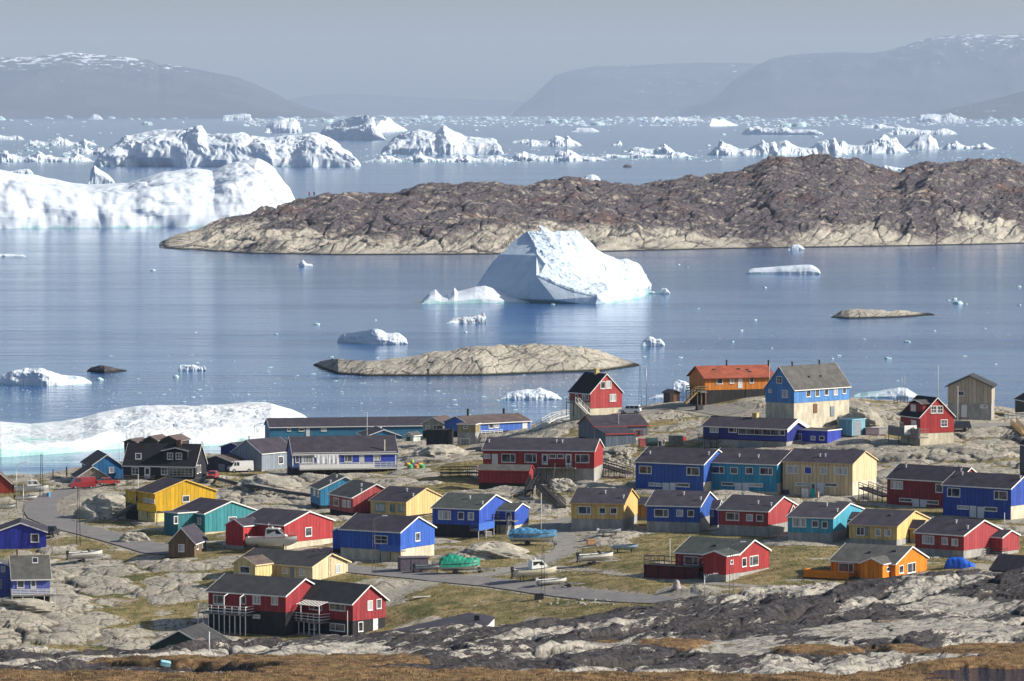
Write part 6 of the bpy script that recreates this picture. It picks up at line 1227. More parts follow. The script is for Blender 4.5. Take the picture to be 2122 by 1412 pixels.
# ------------------------------------------------------------------ placing things on the ground
GY = np.concatenate([np.arange(150, 600, 1.0), np.arange(600, 1100, .8)])
def on_ground(px, py):
    d = ray(px, py); t = GY / d[1]; X = d[0] * t; Z = CZ + d[2] * t; H = ground(X, GY); i = np.argmax((H >= Z) & ((GY > 560) | (py > 1330)))
    if not (H >= Z)[GY > 560].any(): i = np.argmin(np.where(GY > 560, Z - H, 999)); return np.array([X[i], GY[i], H[i]])
    return np.array([X[i], GY[i], H[i]])
def G_(fr, x, y): return on_ground(*q(fr, x, y))
def pole(kind, fr, xb, yb, yt, label, group=None, arm=1):
    p = G_(fr, xb, yb); h = z_at(p[0], p[1], q(fr, 0, yt)[1]) - p[2]; h = max(1.5, h)
    cat = {'lamp': 'street lamp', 'flag': 'flagpole', 'mast': 'mast', 'lampmast': 'lamp mast', 'antenna': 'antenna'}[kind]
    nm = {'lamp': 'street_lamp', 'flag': 'flagpole', 'mast': 'lattice_mast', 'lampmast': 'lamp_mast', 'antenna': 'antenna_pole'}[kind]
    r = empty(nm, p, 0, label=label, cat=cat, group=group); m = MB()
    if kind in ('flag', 'antenna', 'lamp'):
        m.cyl((0, 0, -.4), (0, 0, h if kind != 'lamp' else h - .3), .075 if kind != 'antenna' else .05, .05 if kind != 'antenna' else .02, n=8)
        if kind == 'lamp': 
            for i in range(6): t0, t1 = i / 6 * math.pi / 2, (i + 1) / 6 * math.pi / 2; m.bar((arm * (1 - math.cos(t0)) * 1.2, 0, h - 1.0 + math.sin(t0) * .9), (arm * (1 - math.cos(t1)) * 1.2, 0, h - 1.0 + math.sin(t1) * .9), .07)
        m.build('pole', OFFW if kind == 'flag' else STEEL, r, True)
        if kind == 'flag': c = MB(); c.cyl((0, 0, h), (0, 0, h + .12), .1, .03); c.build('finial', OFFW, r)
    else:
        w = .32; n = int(h / .7)
        for sx, sy in ((-1, -1), (1, -1), (1, 1), (-1, 1)): m.bar((sx * w, sy * w, -.4), (sx * w * .35, sy * w * .35, h), .05)
        for i in range(n):
            a = 1 - .65 * i / n; b_ = 1 - .65 * (i + 1) / n; z0, z1 = h * i / n, h * (i + 1) / n
            m.bar((-w * a, -w * a, z0), (w * b_, -w * b_, z1), .03); m.bar((w * a, -w * a, z0), (w * b_, w * b_, z1), .03); m.bar((-w * a, w * a, z0), (-w * b_, -w * b_, z1), .03)
        m.build('lattice', DSTEEL if kind == 'mast' else GREYW, r)
        if kind == 'lampmast': m = MB(); m.bar((0, 0, h), (arm * 1.3, 0, h + .5), .07); m.build('arm', STEEL, r)
    if kind in ('lamp', 'lampmast'):
        z = h - .08 if kind == 'lamp' else h + .5; x = arm * 1.2 if kind == 'lamp' else arm * 1.3; l = MB(); l.add([(x - .1 * arm, -.14, z - .08), (x + .75 * arm, -.14, z - .02), (x + .75 * arm, .14, z - .02), (x - .1 * arm, .14, z - .08), (x, -.1, z + .12), (x + .65 * arm, -.1, z + .10), (x + .65 * arm, .1, z + .10), (x, .1, z + .12)],
            [(0, 3, 2, 1), (4, 5, 6, 7), (0, 1, 5, 4), (1, 2, 6, 5), (2, 3, 7, 6), (3, 0, 4, 7)]); l.build('lamp_head', VENT, r)
    return r
LG = 'steel street lamps along the roads'
pole('lamp', 'I', 1383, 1205, 960, 'street lamp with a long arm below the bright red house', LG); pole('lampmast', 'G', 1640, 640, 150, 'tall lattice lamp mast beside the bright blue house and main road', LG)
pole('lampmast', 'I', 1640, 1165, 695, 'lattice lamp mast at the corner of the bright red house', LG); pole('mast', 'A', 750, 1250, 700, 'slender lattice mast standing behind the boat on its trailer', 'lattice masts')
pole('lamp', 'A', 160, 900, 455, 'left-hand curved street lamp in the boat yard', LG); pole('mast', 'A', 398, 790, 375, 'lattice mast next to the boat on stands in the yard', 'lattice masts'); pole('lamp', 'A', 225, 1010, 640, 'thin lamp post right of the yard lamp', LG)
pole('lamp', 'D', 828, 515, 80, 'curved street lamp near the white car on the hill', LG); pole('mast', 'D', 768, 470, 125, 'tall mast with small box beside the small red house', 'lattice masts')
pole('mast', 'H', 1408, 1110, 600, 'lattice mast on the verge by the cabin cruiser', 'lattice masts'); pole('lamp', 'B', 495, 620, 170, 'street lamp against the near iceberg', LG)
pole('lamp', 'J', 1325, 985, 878, 'street lamp peeping from behind the orange house', LG)
FG = 'white flagpoles beside the houses'
for (fr, x, yb, yt, lb_) in [('A', 1147, 575, 225, 'tall white flagpole left of the black house'), ('A', 1322, 852, 575, 'white flagpole at the vivid yellow house balcony'), ('A', 1818, 1060, 895, 'white flagpole by the turquoise house wing'), ('B', 1165, 910, 665, 'white flagpole in front of the light blue cottage'),
                            ('B', 1490, 985, 780, 'white flagpole beside the pink-red cottage'), ('B', 530, 1275, 1000, 'white flagpole by the cabin of the cruiser'), ('B', 1788, 1340, 1130, 'white flagpole on the bright blue house deck'), ('C', 1257, 575, 375, 'white flagpole before the long dark red row house'),
                            ('C', 1298, 1245, 850, 'white flagpole beside the blue-covered boat'), ('E', 247, 515, 385, 'white flagpole below the large bright blue house'), ('E', 1449, 320, 110, 'pale flagpole by the water near the beige house'), ('E', 1603, 590, 270, 'slim flagpole in front of the beige house'),
                            ('I', 1052, 890, 635, 'white T-topped pole on the red house deck'), ('G', 1412, 1170, 945, 'white pole in front of the black foundation'), ('F', 1800, 1280, 1150, 'white pole beside the sunk green house'), ('D', 2005, 240, 110, 'white flagpole behind the large bright blue house'),
                            ('B', 1572, 290, 70, 'slim pole rising before the long teal building'), ('J', 1963, 655, 525, 'white flagpole behind the second small red gable')]:
    pole('flag', fr, x, yb, yt, lb_, FG)
pole('antenna', 'E', 1168, 330, 155, 'left floodlight pole by the water', 'floodlight poles'); pole('antenna', 'E', 1190, 330, 155, 'right floodlight pole by the water', 'floodlight poles')

# ------------------------------------------------------------------ vehicles
TYRE = plain('tyre_rubber', (.02, .02, .02), .8); CGL = plain('car_glass', (.02, .025, .03), .08, .6, var=.1)
def car(label, fr, x, y, head, col, kind='suv', group='parked cars', cat='car', name='parked_car'):
    p = G_(fr, x, y); r = empty(name, p, math.radians(head), label=label, cat=cat, group=group); L, Wd, Hh = {'suv': (4.5, 1.85, 1.8), 'van': (5.0, 1.95, 2.3), 'pickup': (5.0, 1.85, 1.75), 'sedan': (4.4, 1.75, 1.45)}[kind]
    pm = plain('car_paint_%d_%d_%d' % tuple(int(c * 99) for c in col), col, .25, .5, var=.05)
    prof = {'suv': [(-.5, .35), (-.5, .92), (-.30, 1.0), (.5, 1.0), (.5, .35)], 'van': [(-.5, .35), (-.49, 1.05), (-.40, 1.2), (.5, 1.25), (.5, .35)], 'pickup': [(-.5, .4), (-.5, .95), (-.28, 1.02), (.5, 1.05), (.5, .4)], 'sedan': [(-.5, .3), (-.5, .75), (-.25, .88), (.5, .9), (.5, .3)]}[kind]
    top = {'suv': [(-.27, 1.0), (-.14, 1.75), (.44, 1.8), (.49, 1.0)], 'van': [(-.40, 1.2), (-.27, 2.2), (.49, 2.25), (.5, 1.25)], 'pickup': [(-.25, 1.0), (-.13, 1.7), (.12, 1.7), (.17, 1.0)], 'sedan': [(-.22, .88), (-.08, 1.42), (.25, 1.42), (.42, .9)]}[kind]
    def ext(poly, w0, w1):
        m = MB(); zl, zh = min(z for _, z in poly), max(z for _, z in poly); n = len(poly); V = []
        for s in (-1, 1):
            for a, z in poly: V.append((a * L, s * (w0 + (w1 - w0) * (z - zl) / (zh - zl)), z))
        m.add(V, [tuple(range(n)), tuple(range(2 * n - 1, n - 1, -1))] + [(i, n + i, n + (i + 1) % n, (i + 1) % n) for i in range(n)]); return m
    ext(prof, Wd / 2, Wd / 2 - .03).build('body', pm, r); ext(top, Wd / 2 - .05, Wd / 2 - .2).build('cabin', pm, r)
    g = MB(); zl, zh = top[0][1], top[1][1]
    fr_ = lambda t: zl + (zh - zl) * t; yw = lambda z: Wd / 2 - .05 - .15 * (z - zl) / (zh - zl) + .012
    xs0, xs1 = top[0][0] + .07, top[-1][0] - .05
    for s in (-1, 1):
        nsp = 2 if kind in ('van', 'pickup') else 3
        lo, hi = (xs0, (xs0 + .25 if kind == 'van' else xs1))
        for i in range(nsp):
            a, b_ = (lo + (hi - lo) * i / nsp + .01) * L, (lo + (hi - lo) * (i + 1) / nsp - .01) * L; z0, z1 = fr_(.15), fr_(.85); sh = .04 * L * (1 if i == 0 else 0)
            g.add([(a, s * yw(z0), z0), (b_, s * yw(z0), z0), (b_, s * yw(z1), z1), (a + sh, s * yw(z1), z1)], [(0, 1, 2, 3)])
    (xa, za), (xb, zb_) = top[0], top[1]; e = .02; W2 = Wd / 2 - .16
    g.add([((xa + (xb - xa) * .12) * L - e, -W2, fr_(.12)), ((xa + (xb - xa) * .12) * L - e, W2, fr_(.12)), ((xa + (xb - xa) * .9) * L - e, W2 - .06, fr_(.9)), ((xa + (xb - xa) * .9) * L - e, -W2 + .06, fr_(.9))], [(0, 1, 2, 3)])
    (xa, za), (xb, zb_) = top[3], top[2]
    g.add([((xa + (xb - xa) * .2) * L + e, -W2, fr_(.25)), ((xa + (xb - xa) * .2) * L + e, W2, fr_(.25)), ((xa + (xb - xa) * .85) * L + e, W2 - .06, fr_(.85)), ((xa + (xb - xa) * .85) * L + e, -W2 + .06, fr_(.85))], [(0, 1, 2, 3)])
    g.build('windows', CGL, r)
    for a in (-.31, .31):
        for s in (-1, 1):
            w = MB(); w.cyl((a * L, s * (Wd / 2 - .2), .36), (a * L, s * (Wd / 2 + .02), .36), .36, n=16); wo = w.build('wheel', TYRE, r); w = MB(); w.cyl((a * L, s * (Wd / 2 + .021), .36), (a * L, s * (Wd / 2 + .035), .36), .2, n=12); w.build('rim', STEEL, wo)
    for s in (-1, 1): m = MB(); m.box((-.5 * L - .03, s * Wd * .32 - .15, .68), (-.5 * L + .02, s * Wd * .32 + .15, .85)); m.build('headlight', VENT, r); m = MB(); m.box((.5 * L - .02, s * Wd * .38 - .08, .75), (.5 * L + .03, s * Wd * .38 + .08, 1.0)); m.build('tail_light', plain('red_lens', (.4, .02, .02), .2), r)
    m = MB(); m.box((-.5 * L - .08, -Wd * .48, .38), (-.5 * L + .01, Wd * .48, .58)); m.box((.5 * L - .01, -Wd * .48, .38), (.5 * L + .08, Wd * .48, .58)); m.build('bumper', DSTEEL, r)
    return r
car('white off-road car parked on the hill beside the small red house', 'D', 672, 592, -14, (.80, .80, .80), 'suv')
car('dark pickup truck facing the viewer on the bend behind the royal blue house', 'F', 438, 298, 82, (.02, .022, .03), 'pickup', cat='pickup truck', name='pickup_truck')
car('white van parked in front of the brown garage', 'B', 360, 640, 20, (.72, .72, .70), 'van', cat='van', name='parked_van')
car('small red car beside the black house, next to the white van', 'B', 95, 700, 82, (.42, .02, .03), 'sedan')
car('red van with a white top at the grey-roofed outbuilding', 'A', 785, 706, 20, (.30, .03, .035), 'van', cat='van', name='parked_van')
car('red car with a dark open tailgate below the blue gabled house', 'A', 1030, 675, 200, (.36, .03, .025), 'sedan')
car('dark car parked right of the red house with the dormer', 'E', 1612, 632, 10, (.03, .03, .035), 'suv')

# ------------------------------------------------------------------ boats
HW = plain('white_gelcoat', (.72, .72, .68), .3, .5, var=.06); HR = plain('red_stripe', (.45, .04, .04), .4); HBL = plain('pale_blue_hull', (.30, .45, .60), .35); HG = plain('grey_hull', (.35, .37, .40), .5)
TARPG = plain('green_tarpaulin', (.01, .26, .16), .5, .4, var=.3, sc=1.2); TARPB = plain('blue_tarpaulin', (.08, .25, .42), .5, .4, var=.3, sc=1.2); TARPR = plain('royal_tarpaulin', (.02, .12, .62), .45, .4, var=.3, sc=1.2)
def hull_mesh(L, Bm, H, n=14):
    V, Fc = [], []
    for i in range(n + 1):
        t = i / n; w = Bm / 2 * (1 - max(0, (t - .55) / .45) ** 2.2) * (.92 + .08 * min(1, t * 4)); sh = H * (1 + .28 * t ** 2); kz = H * .55 * max(0, (t - .75) / .25) ** 1.6; x = (t - .5) * L
        wb = max(0, w * .78 * (1 - max(0, (t - .5) / .5) ** 1.5))
        V += [(x, -w, sh), (x, -w * .97, sh * .80), (x, -wb, H * .42 + kz * .5), (x, 0, .0 + kz), (x, wb, H * .42 + kz * .5), (x, w * .97, sh * .80), (x, w, sh)]
        if i: a, b_ = (i - 1) * 7, i * 7; Fc += [(a + j, a + j + 1, b_ + j + 1, b_ + j) for j in range(6)]
    Fc.append(tuple(range(7))[::-1]); return V, Fc
def trailer(fr, x, y, yaw, L, label, p=None):
    p = G_(fr, x, y) if p is None else p; r = empty('boat_trailer', p, math.radians(yaw), label=label, cat='boat trailer', group='boat trailers'); m = MB()
    for s in (-1, 1): m.bar((-L * .45, s * .6, .5), (L * .25, s * .55, .5), .09); m.bar((L * .25, s * .55, .5), (L * .62, 0, .5), .08)
    for a in (-.4, -.1, .2): m.bar((L * a, -.8, .52), (L * a, .8, .52), .07)
    m.build('frame', STEEL, r)
    for s in (-1, 1): w = MB(); w.cyl((-L * .12, s * .78, .33), (-L * .12, s * .98, .33), .33, n=14); w.build('wheel', TYRE, r)
    w = MB(); w.cyl((L * .5, -.06, .15), (L * .5, .06, .15), .15, n=10); w.bar((L * .5, 0, .2), (L * .5, 0, .6), .05); w.build('jockey_wheel', TYRE, r); return r, p
def boat(label, fr, x, y, yaw, L, kind='open', hull=HW, lift=.62, group='boats laid up ashore', name='motor_boat', tlabel=None, cat='boat', cover=None, p=None):
    p = G_(fr, x, y) if p is None else p
    if tlabel: trailer(fr, x, y, yaw, L, tlabel, p)
    r = empty(name, (p[0], p[1], p[2] + lift), math.radians(yaw), label=label, cat=cat, group=group); Bm, H = L * .34, L * .17
    V, Fc = hull_mesh(L, Bm, H); mesh_obj('hull', V, Fc, hull, r, True)
    st = MB(); n = 14
    for i in range(n):   # rub rail
        t0, t1 = i / n, (i + 1) / n; f = lambda t: ((t - .5) * L, Bm / 2 * (1 - max(0, (t - .55) / .45) ** 2.2) * (.92 + .08 * min(1, t * 4)) + .02, H * (1 + .28 * t * t))
        a, b_ = f(t0), f(t1); st.bar(a, b_, .07); st.bar((a[0], -a[1], a[2]), (b_[0], -b_[1], b_[2]), .07)
    st.build('rub_rail', {'red': HR}.get(kind, DSTEEL) if kind != 'cabinred' else HR, r)
    dk = MB(); zd = H * .92 if kind.startswith('cabin') else H * .6
    P = [((t - .5) * L, s * (Bm / 2 * (1 - max(0, (t - .55) / .45) ** 2.2)) * .93, zd * (1 + .12 * t)) for s, ts in ((-1, np.linspace(.01, .98, 9)), (1, np.linspace(.98, .01, 9))) for t in ts]
    dk.add(P, [tuple(range(len(P)))]); dk.build('deck', HW, r)
    if kind.startswith('cabin'):
        c = MB(); x0, x1 = -.12 * L, .26 * L; w = Bm * .36; h = H * 1.15
        c.add([(x0, -w, zd), (x1 + .08 * L, -w * .55, zd), (x1 + .08 * L, w * .55, zd), (x0, w, zd), (x0 + .02 * L, -w * .85, zd + h), (x1 - .12 * L, -w * .7, zd + h), (x1 - .12 * L, w * .7, zd + h), (x0 + .02 * L, w * .85, zd + h)], [(4, 5, 6, 7), (0, 1, 5, 4), (1, 2, 6, 5), (2, 3, 7, 6), (3, 0, 4, 7)])
        co_ = c.build('cabin', HW, r); g = MB()
        def lerp(a, b_, t): return Vector(a) * (1 - t) + Vector(b_) * t
        for s in (-1, 1):
            A_, B_, C_, D_ = (x0, s * w, zd), (x1 + .08 * L, s * w * .55, zd), (x1 - .12 * L, s * w * .7, zd + h), (x0 + .02 * L, s * w * .85, zd + h); Q = []
            for (a, b2) in ((.08, .45), (.88, .45), (.88, .88), (.08, .88)): Q.append(lerp(lerp(A_, B_, a), lerp(D_, C_, a), b2) + Vector((0, s * .015, .01)))
            g.add(Q, [(0, 1, 2, 3)])
        A_, B_, C_, D_ = (x1 + .08 * L, -w * .55, zd), (x1 + .08 * L, w * .55, zd), (x1 - .12 * L, w * .7, zd + h), (x1 - .12 * L, -w * .7, zd + h); g.add([lerp(lerp(A_, B_, a), lerp(D_, C_, a), b2) + Vector((.02, 0, .01)) for a, b2 in ((.08, .4), (.92, .4), (.92, .92), (.08, .92))], [(0, 1, 2, 3)])
        g.build('windows', CGL, co_)
        rr_ = MB(); rr_.bar((x0 + .05 * L, 0, zd + h), (x0 + .05 * L, 0, zd + h + .9), .05); rr_.bar((x0 + .05 * L, -.4, zd + h + .6), (x0 + .05 * L, .4, zd + h + .6), .05); rr_.cyl((x0 + .12 * L, 0, zd + h), (x0 + .12 * L, 0, zd + h + .25), .2, n=10); rr_.build('mast', OFFW, r)
        rl_ = MB(); f = [(.30, .42), (.38, .36), (.45, .2)]
        for s in (-1, 1):
            pr = None
            for a, b2 in f: q1 = (a * L, s * b2 * Bm, H * 1.2); q2 = (a * L, s * b2 * Bm, H * 1.2 + .5); rl_.bar(q1, q2, .03); 
            for (a, b2), (c2, d2) in zip(f[:-1], f[1:]): rl_.bar((a * L, s * b2 * Bm, H * 1.2 + .5), (c2 * L, s * d2 * Bm, H * 1.2 + .5), .03)
        rl_.build('bow_rail', STEEL, r)
    elif kind == 'open':
        for a in (-.25, 0.05): s_ = MB(); s_.box((a * L - .15, -Bm * .4, H * .62), (a * L + .15, Bm * .4, H * .78)); s_.build('seat', HW, r)
        ws = MB(); ws.add([(.12 * L, -Bm * .32, H * .95), (.18 * L, 0, H * .95), (.12 * L, Bm * .32, H * .95), (.06 * L, -Bm * .3, H * 1.5), (.11 * L, 0, H * 1.5), (.06 * L, Bm * .3, H * 1.5)], [(0, 1, 4, 3), (1, 2, 5, 4)]); ws.build('windscreen', CGL, r)
    if cover is not None:
        nx, ny = 36, 14; V, Fc = [], []
        for i in range(nx + 1):
            for j in range(ny + 1):
                t = i / nx; s = j / ny * 2 - 1; w = Bm / 2 * (1 - max(0, (t - .55) / .45) ** 2.2) * 1.06 + .03; hump = (1.0 if cover != TARPG else 1.7) * H * (.55 + .5 * math.sin(min(1, t * 1.6) * math.pi * .9)) 
                z = H * (1 + .28 * t * t) - .12 - (.35 * H if abs(s) > .97 else 0) + hump * (1 - abs(s) ** 1.7) * (.6 + .4 * (1 - t)) + .07 * math.sin(t * 37 + 5 * s) * (1 - s * s) + .05 * math.sin(t * 61 - 9 * s)
                V.append(((t - .5) * L * 1.03, s * w, z))
        for i in range(nx):
            for j in range(ny): a = i * (ny + 1) + j; Fc.append((a, a + ny + 1, a + ny + 2, a + 1))
        mesh_obj('tarpaulin', V, Fc, cover, r, True)
    else:
        ob = MB(); ob.box((-.5 * L - .35, -.18, H * .75), (-.5 * L + .02, .18, H * 1.35)); ob.bar((-.5 * L - .2, 0, H * .8), (-.5 * L - .22, 0, -.15), .14); ob.cyl((-.5 * L - .4, 0, -.1), (-.5 * L - .1, 0, -.1), .1, n=8); ob.build('outboard_motor', BLACKP if kind != 'dinghy' else VENT, r)
    if lift > .3 and not tlabel:
        for a in (-.3, .25):
            for s in (-1, 1): sp = MB(); sp.bar((a * L, s * Bm * .3, -lift - .1), (a * L, s * Bm * .22, H * .35), .1); sp.build('prop', DARKW, r)
    return r
boat('white motor boat on a trailer beside the gravel bend, lower left', 'F', 735, 520, 25, 5.6, 'open', tlabel='boat trailer under the white motor boat, lower left')
boat('white and red cabin cruiser propped up in front of the bright red house', 'B', 665, 1400, -12, 8.0, 'cabinred', lift=.8)
boat('cream cabin cruiser on stands at the road junction', 'H', 1330, 945, 22, 6.8, 'cabin', hull=plain('cream_gelcoat', (.70, .66, .52), .35, .4, var=.08), lift=.7)
boat('white open dinghy tilted on the turf beside the cream cruiser', 'H', 1495, 990, 25, 4.6, 'dinghy', lift=.12)
boat('boat wholly covered with a green tarpaulin on its trailer', 'H', 615, 875, 8, 5.8, 'open', cover=TARPG, lift=.5, tlabel='boat trailer under the green tarpaulin')
boat('small dull boat with mixed cover left of the green tarpaulin boat', 'H', 325, 865, 12, 4.4, 'open', hull=HG, lift=.35)
boat('boat under a light blue tarpaulin below the cobalt blue house', 'H', 1315, 600, -8, 7.2, 'open', cover=TARPB, lift=.45, tlabel='boat trailer under the light blue tarpaulin')
boat('white speedboat on a trailer in the middle of the turf', 'I', 345, 880, 22, 5.6, 'open', tlabel='boat trailer under the white speedboat on the turf')
boat('small white and blue rowing boat on wooden props', 'I', 625, 765, 8, 3.9, 'dinghy', hull=HBL, lift=.45)
boat('grey-white dinghy on a low trailer near the golden yellow row house', 'I', 480, 620, 15, 3.6, 'dinghy', hull=HG, lift=.45)
boat('large white boat on stands in the boat yard at the left edge', 'A', 300, 790, 4, 6.4, 'cabin', lift=1.0)
boat('small blue-topped boat in the boat yard at the left edge', 'A', 250, 830, 10, 4.0, 'open', hull=HW, lift=.3)
boat('white dinghy lying at the far left below the boat yard', 'A', 60, 905, 6, 4.0, 'dinghy', lift=.1)
trailer('H', 825, 862, 5, 3.6, 'empty boat trailer right of the green tarpaulin boat'); trailer('H', 1670, 1005, 10, 3.4, 'empty boat trailer beside the white open dinghy')
def tarp_car():
    p = G_('J', 1610, 972); r = empty('covered_car', p, math.radians(-12), label='car hidden under a bright blue tarpaulin right of the orange house', cat='covered car'); nx, ny = 40, 16; V, Fc = [], []
    for i in range(nx + 1):
        for j in range(ny + 1):
            t = i / nx; s = j / ny * 2 - 1; e = (1 - abs(2 * t - 1) ** 8); top = np.interp(t, [0, .06, .55, .72, .8, 1], [.4, 1.5, 1.55, .95, .85, .3]); z = top * (1 - abs(s) ** 6) * e
            V.append(((t - .5) * 4.9, s * (.95 + .12 * (1 - z / 1.6)) * (1.0), max(0, z + .05 * math.sin(t * 40 + s * 7) * e + .04 * math.sin(s * 23 + t * 11))))
    for i in range(nx):
        for j in range(ny): a = i * (ny + 1) + j; Fc.append((a, a + ny + 1, a + ny + 2, a + 1))
    mesh_obj('tarpaulin', V, Fc, TARPR, r, True)
tarp_car()
# ------------------------------------------------------------------ smaller things
def thing_mesh(name, mb, mat, fr, x, y, label, cat, rz=0, group=None, dz=0):
    p = G_(fr, x, y); o = mb.build(name, mat); o.location = (p[0], p[1], p[2] + dz); o.rotation_euler = (0, 0, math.radians(rz)); return tag(o, label, cat, group)
m = MB(); m.box((-2.1, -1.2, -.4), (2.1, 1.2, 2.0)); m.box((-2.2, -1.3, 2.004), (2.2, 1.3, 2.12)); m.box((-.5, -1.24, .1), (.5, -1.204, 1.8)); thing_mesh('storage_box', m, plain('plum_wood', (.13, .11, .14), .8), 'H', 165, 850, 'grey-brown timber storage box below the bright blue house', 'storage box', 12)
m = MB(); m.cyl((0, 0, 0), (0, 0, .25), .68, .64, n=20); m.cyl((0, 0, .25), (0, 0, 1.15), .62, .36, n=20); m.cyl((0, 0, 1.15), (0, 0, 1.3), .30, .2, n=14); thing_mesh('buoy', m, plain('grey_red_buoy', (.36, .30, .29), .6), 'I', 1118, 1115, 'grey cone-shaped buoy standing on the turf below the red house deck', 'buoy', 0)
m = MB(); m.cyl((-1.1, 0, .9), (1.1, 0, .9), .85, n=18); m.box((-.9, -.6, 0), (-.7, .6, .5)); m.box((.7, -.6, 0), (.9, .6, .5)); thing_mesh('oil_tank', m, plain('tank_green', (.04, .07, .075), .4), 'D', 880, 905, 'dark green oil tank right of the boathouse', 'oil tank', 10)
m = MB(); m.box((-.8, -.7, 0), (.8, .7, 1.4)); m.box((-.86, -.76, 1.404), (.86, .76, 1.55)); thing_mesh('waste_bin', m, plain('red_bin', (.45, .12, .12), .5), 'D', 795, 905, 'red and white bin at the boathouse corner', 'bin', 12)
m = MB(); m.box((-1.2, -.9, 0), (1.2, .9, 1.9)); m.box((-1.25, -.95, 1.904), (1.25, .95, 2.0)); thing_mesh('crate', m, GREYW, 'D', 1110, 900, 'grey crate standing in the yard junk right of the oil tank', 'crate', 15)
m = MB(); m.box((-1.4, -.8, 0), (1.4, .8, 1.3)); m.box((-1.45, -.85, 1.304), (1.45, .85, 1.4)); thing_mesh('crate', m, OFFW, 'E', 985, 645, 'white plastic crate below the blue container', 'crate', 8)
m = MB(); m.box((-1.3, -.8, 0), (1.3, .8, 1.2)); m.box((-1.35, -.85, 1.204), (1.35, .85, 1.3)); thing_mesh('crate', m, plain('mauve_crate', (.25, .2, .23)), 'E', 930, 645, 'mauve crate left of the white plastic crate', 'crate', 8)
cols = [(.75, .1, .1), (.75, .72, .05), (.1, .5, .2), (.4, .75, .1), (.15, .1, .5), (.7, .3, .1)]
for i in range(9):
    m = MB(); s_ = .35 + .12 * (i % 3); m.cyl((0, 0, -.1), (0, 0, s_), s_ * .7, s_ * .9, n=12); m.cyl((0, 0, s_), (0, 0, s_ + .15), s_ * .95, s_ * .5, n=12)
    thing_mesh('plastic_tub', m, plain('tub_%d' % (i % 6), cols[i % 6], .5), 'C', 10 + i * 19, 575 + (i % 3) * 14, ['red', 'yellow', 'green', 'lime', 'violet', 'orange'][i % 6] + ' plastic tub in the heap beside the balcony house' + ('' if i < 6 else ', right end'), 'tub', 0, 'coloured tubs in a heap')

# yard clutter
def clutter(kind, fr, x, y, col, label, rz=0, s=1.0):
    m = MB()
    if kind == 'barrel': m.cyl((0, 0, 0), (0, 0, .9 * s), .3 * s, n=14); m.cyl((0, 0, .3 * s), (0, 0, .34 * s), .32 * s, n=14); m.cyl((0, 0, .6 * s), (0, 0, .64 * s), .32 * s, n=14); cat = 'barrel'
    elif kind == 'pallet':
        for i in range(6): m.box((-.6 * s, (-.5 + i * .19) * s, .12), (.6 * s, (-.5 + i * .19 + .12) * s, .15))
        for a in (-.55, 0, .45): m.box((a * s, -.5 * s, 0), ((a + .1) * s, .55 * s, .118))
        m.box((-.5 * s, -.4 * s, .152), (.5 * s, .4 * s, .8 * s)); cat = 'pallet'
    elif kind == 'sledge':
        for b_ in (-.4, .4): m.bar((-1.3 * s, b_, .25), (1.0 * s, b_, .25), .05, .2); m.bar((1.0 * s, b_, .25), (1.4 * s, b_, .55), .05, .2)
        for i in range(9): m.box((-1.25 * s + i * .27, -.45, .36), (-1.1 * s + i * .27, .45, .4))
        for b_ in (-.4, .4): m.bar((-1.3 * s, b_, .3), (-1.4 * s, b_, 1.1), .05)
        cat = 'dog sledge'
    elif kind == 'planks':
        for i in range(5): m.bar((-1.6 * s, -.3 + i * .16, .06 + .05 * (i % 2)), (1.6 * s, -.25 + i * .15, .1 + .05 * (i % 3)), .13, .05)
        cat = 'timber'
    else:
        m.box((-.7 * s, -.5 * s, 0), (.7 * s, .5 * s, .8 * s)); m.box((-.74 * s, -.54 * s, .804 * s), (.74 * s, .54 * s, .9 * s)); cat = 'crate'
    thing_mesh({'barrel': 'barrel', 'pallet': 'loaded_pallet', 'sledge': 'dog_sledge', 'planks': 'timber_planks'}.get(kind, 'crate'), m, plain('clutter_%d_%d_%d' % tuple(int(c * 99) for c in col), col, .7), fr, x, y, label, cat, rz)
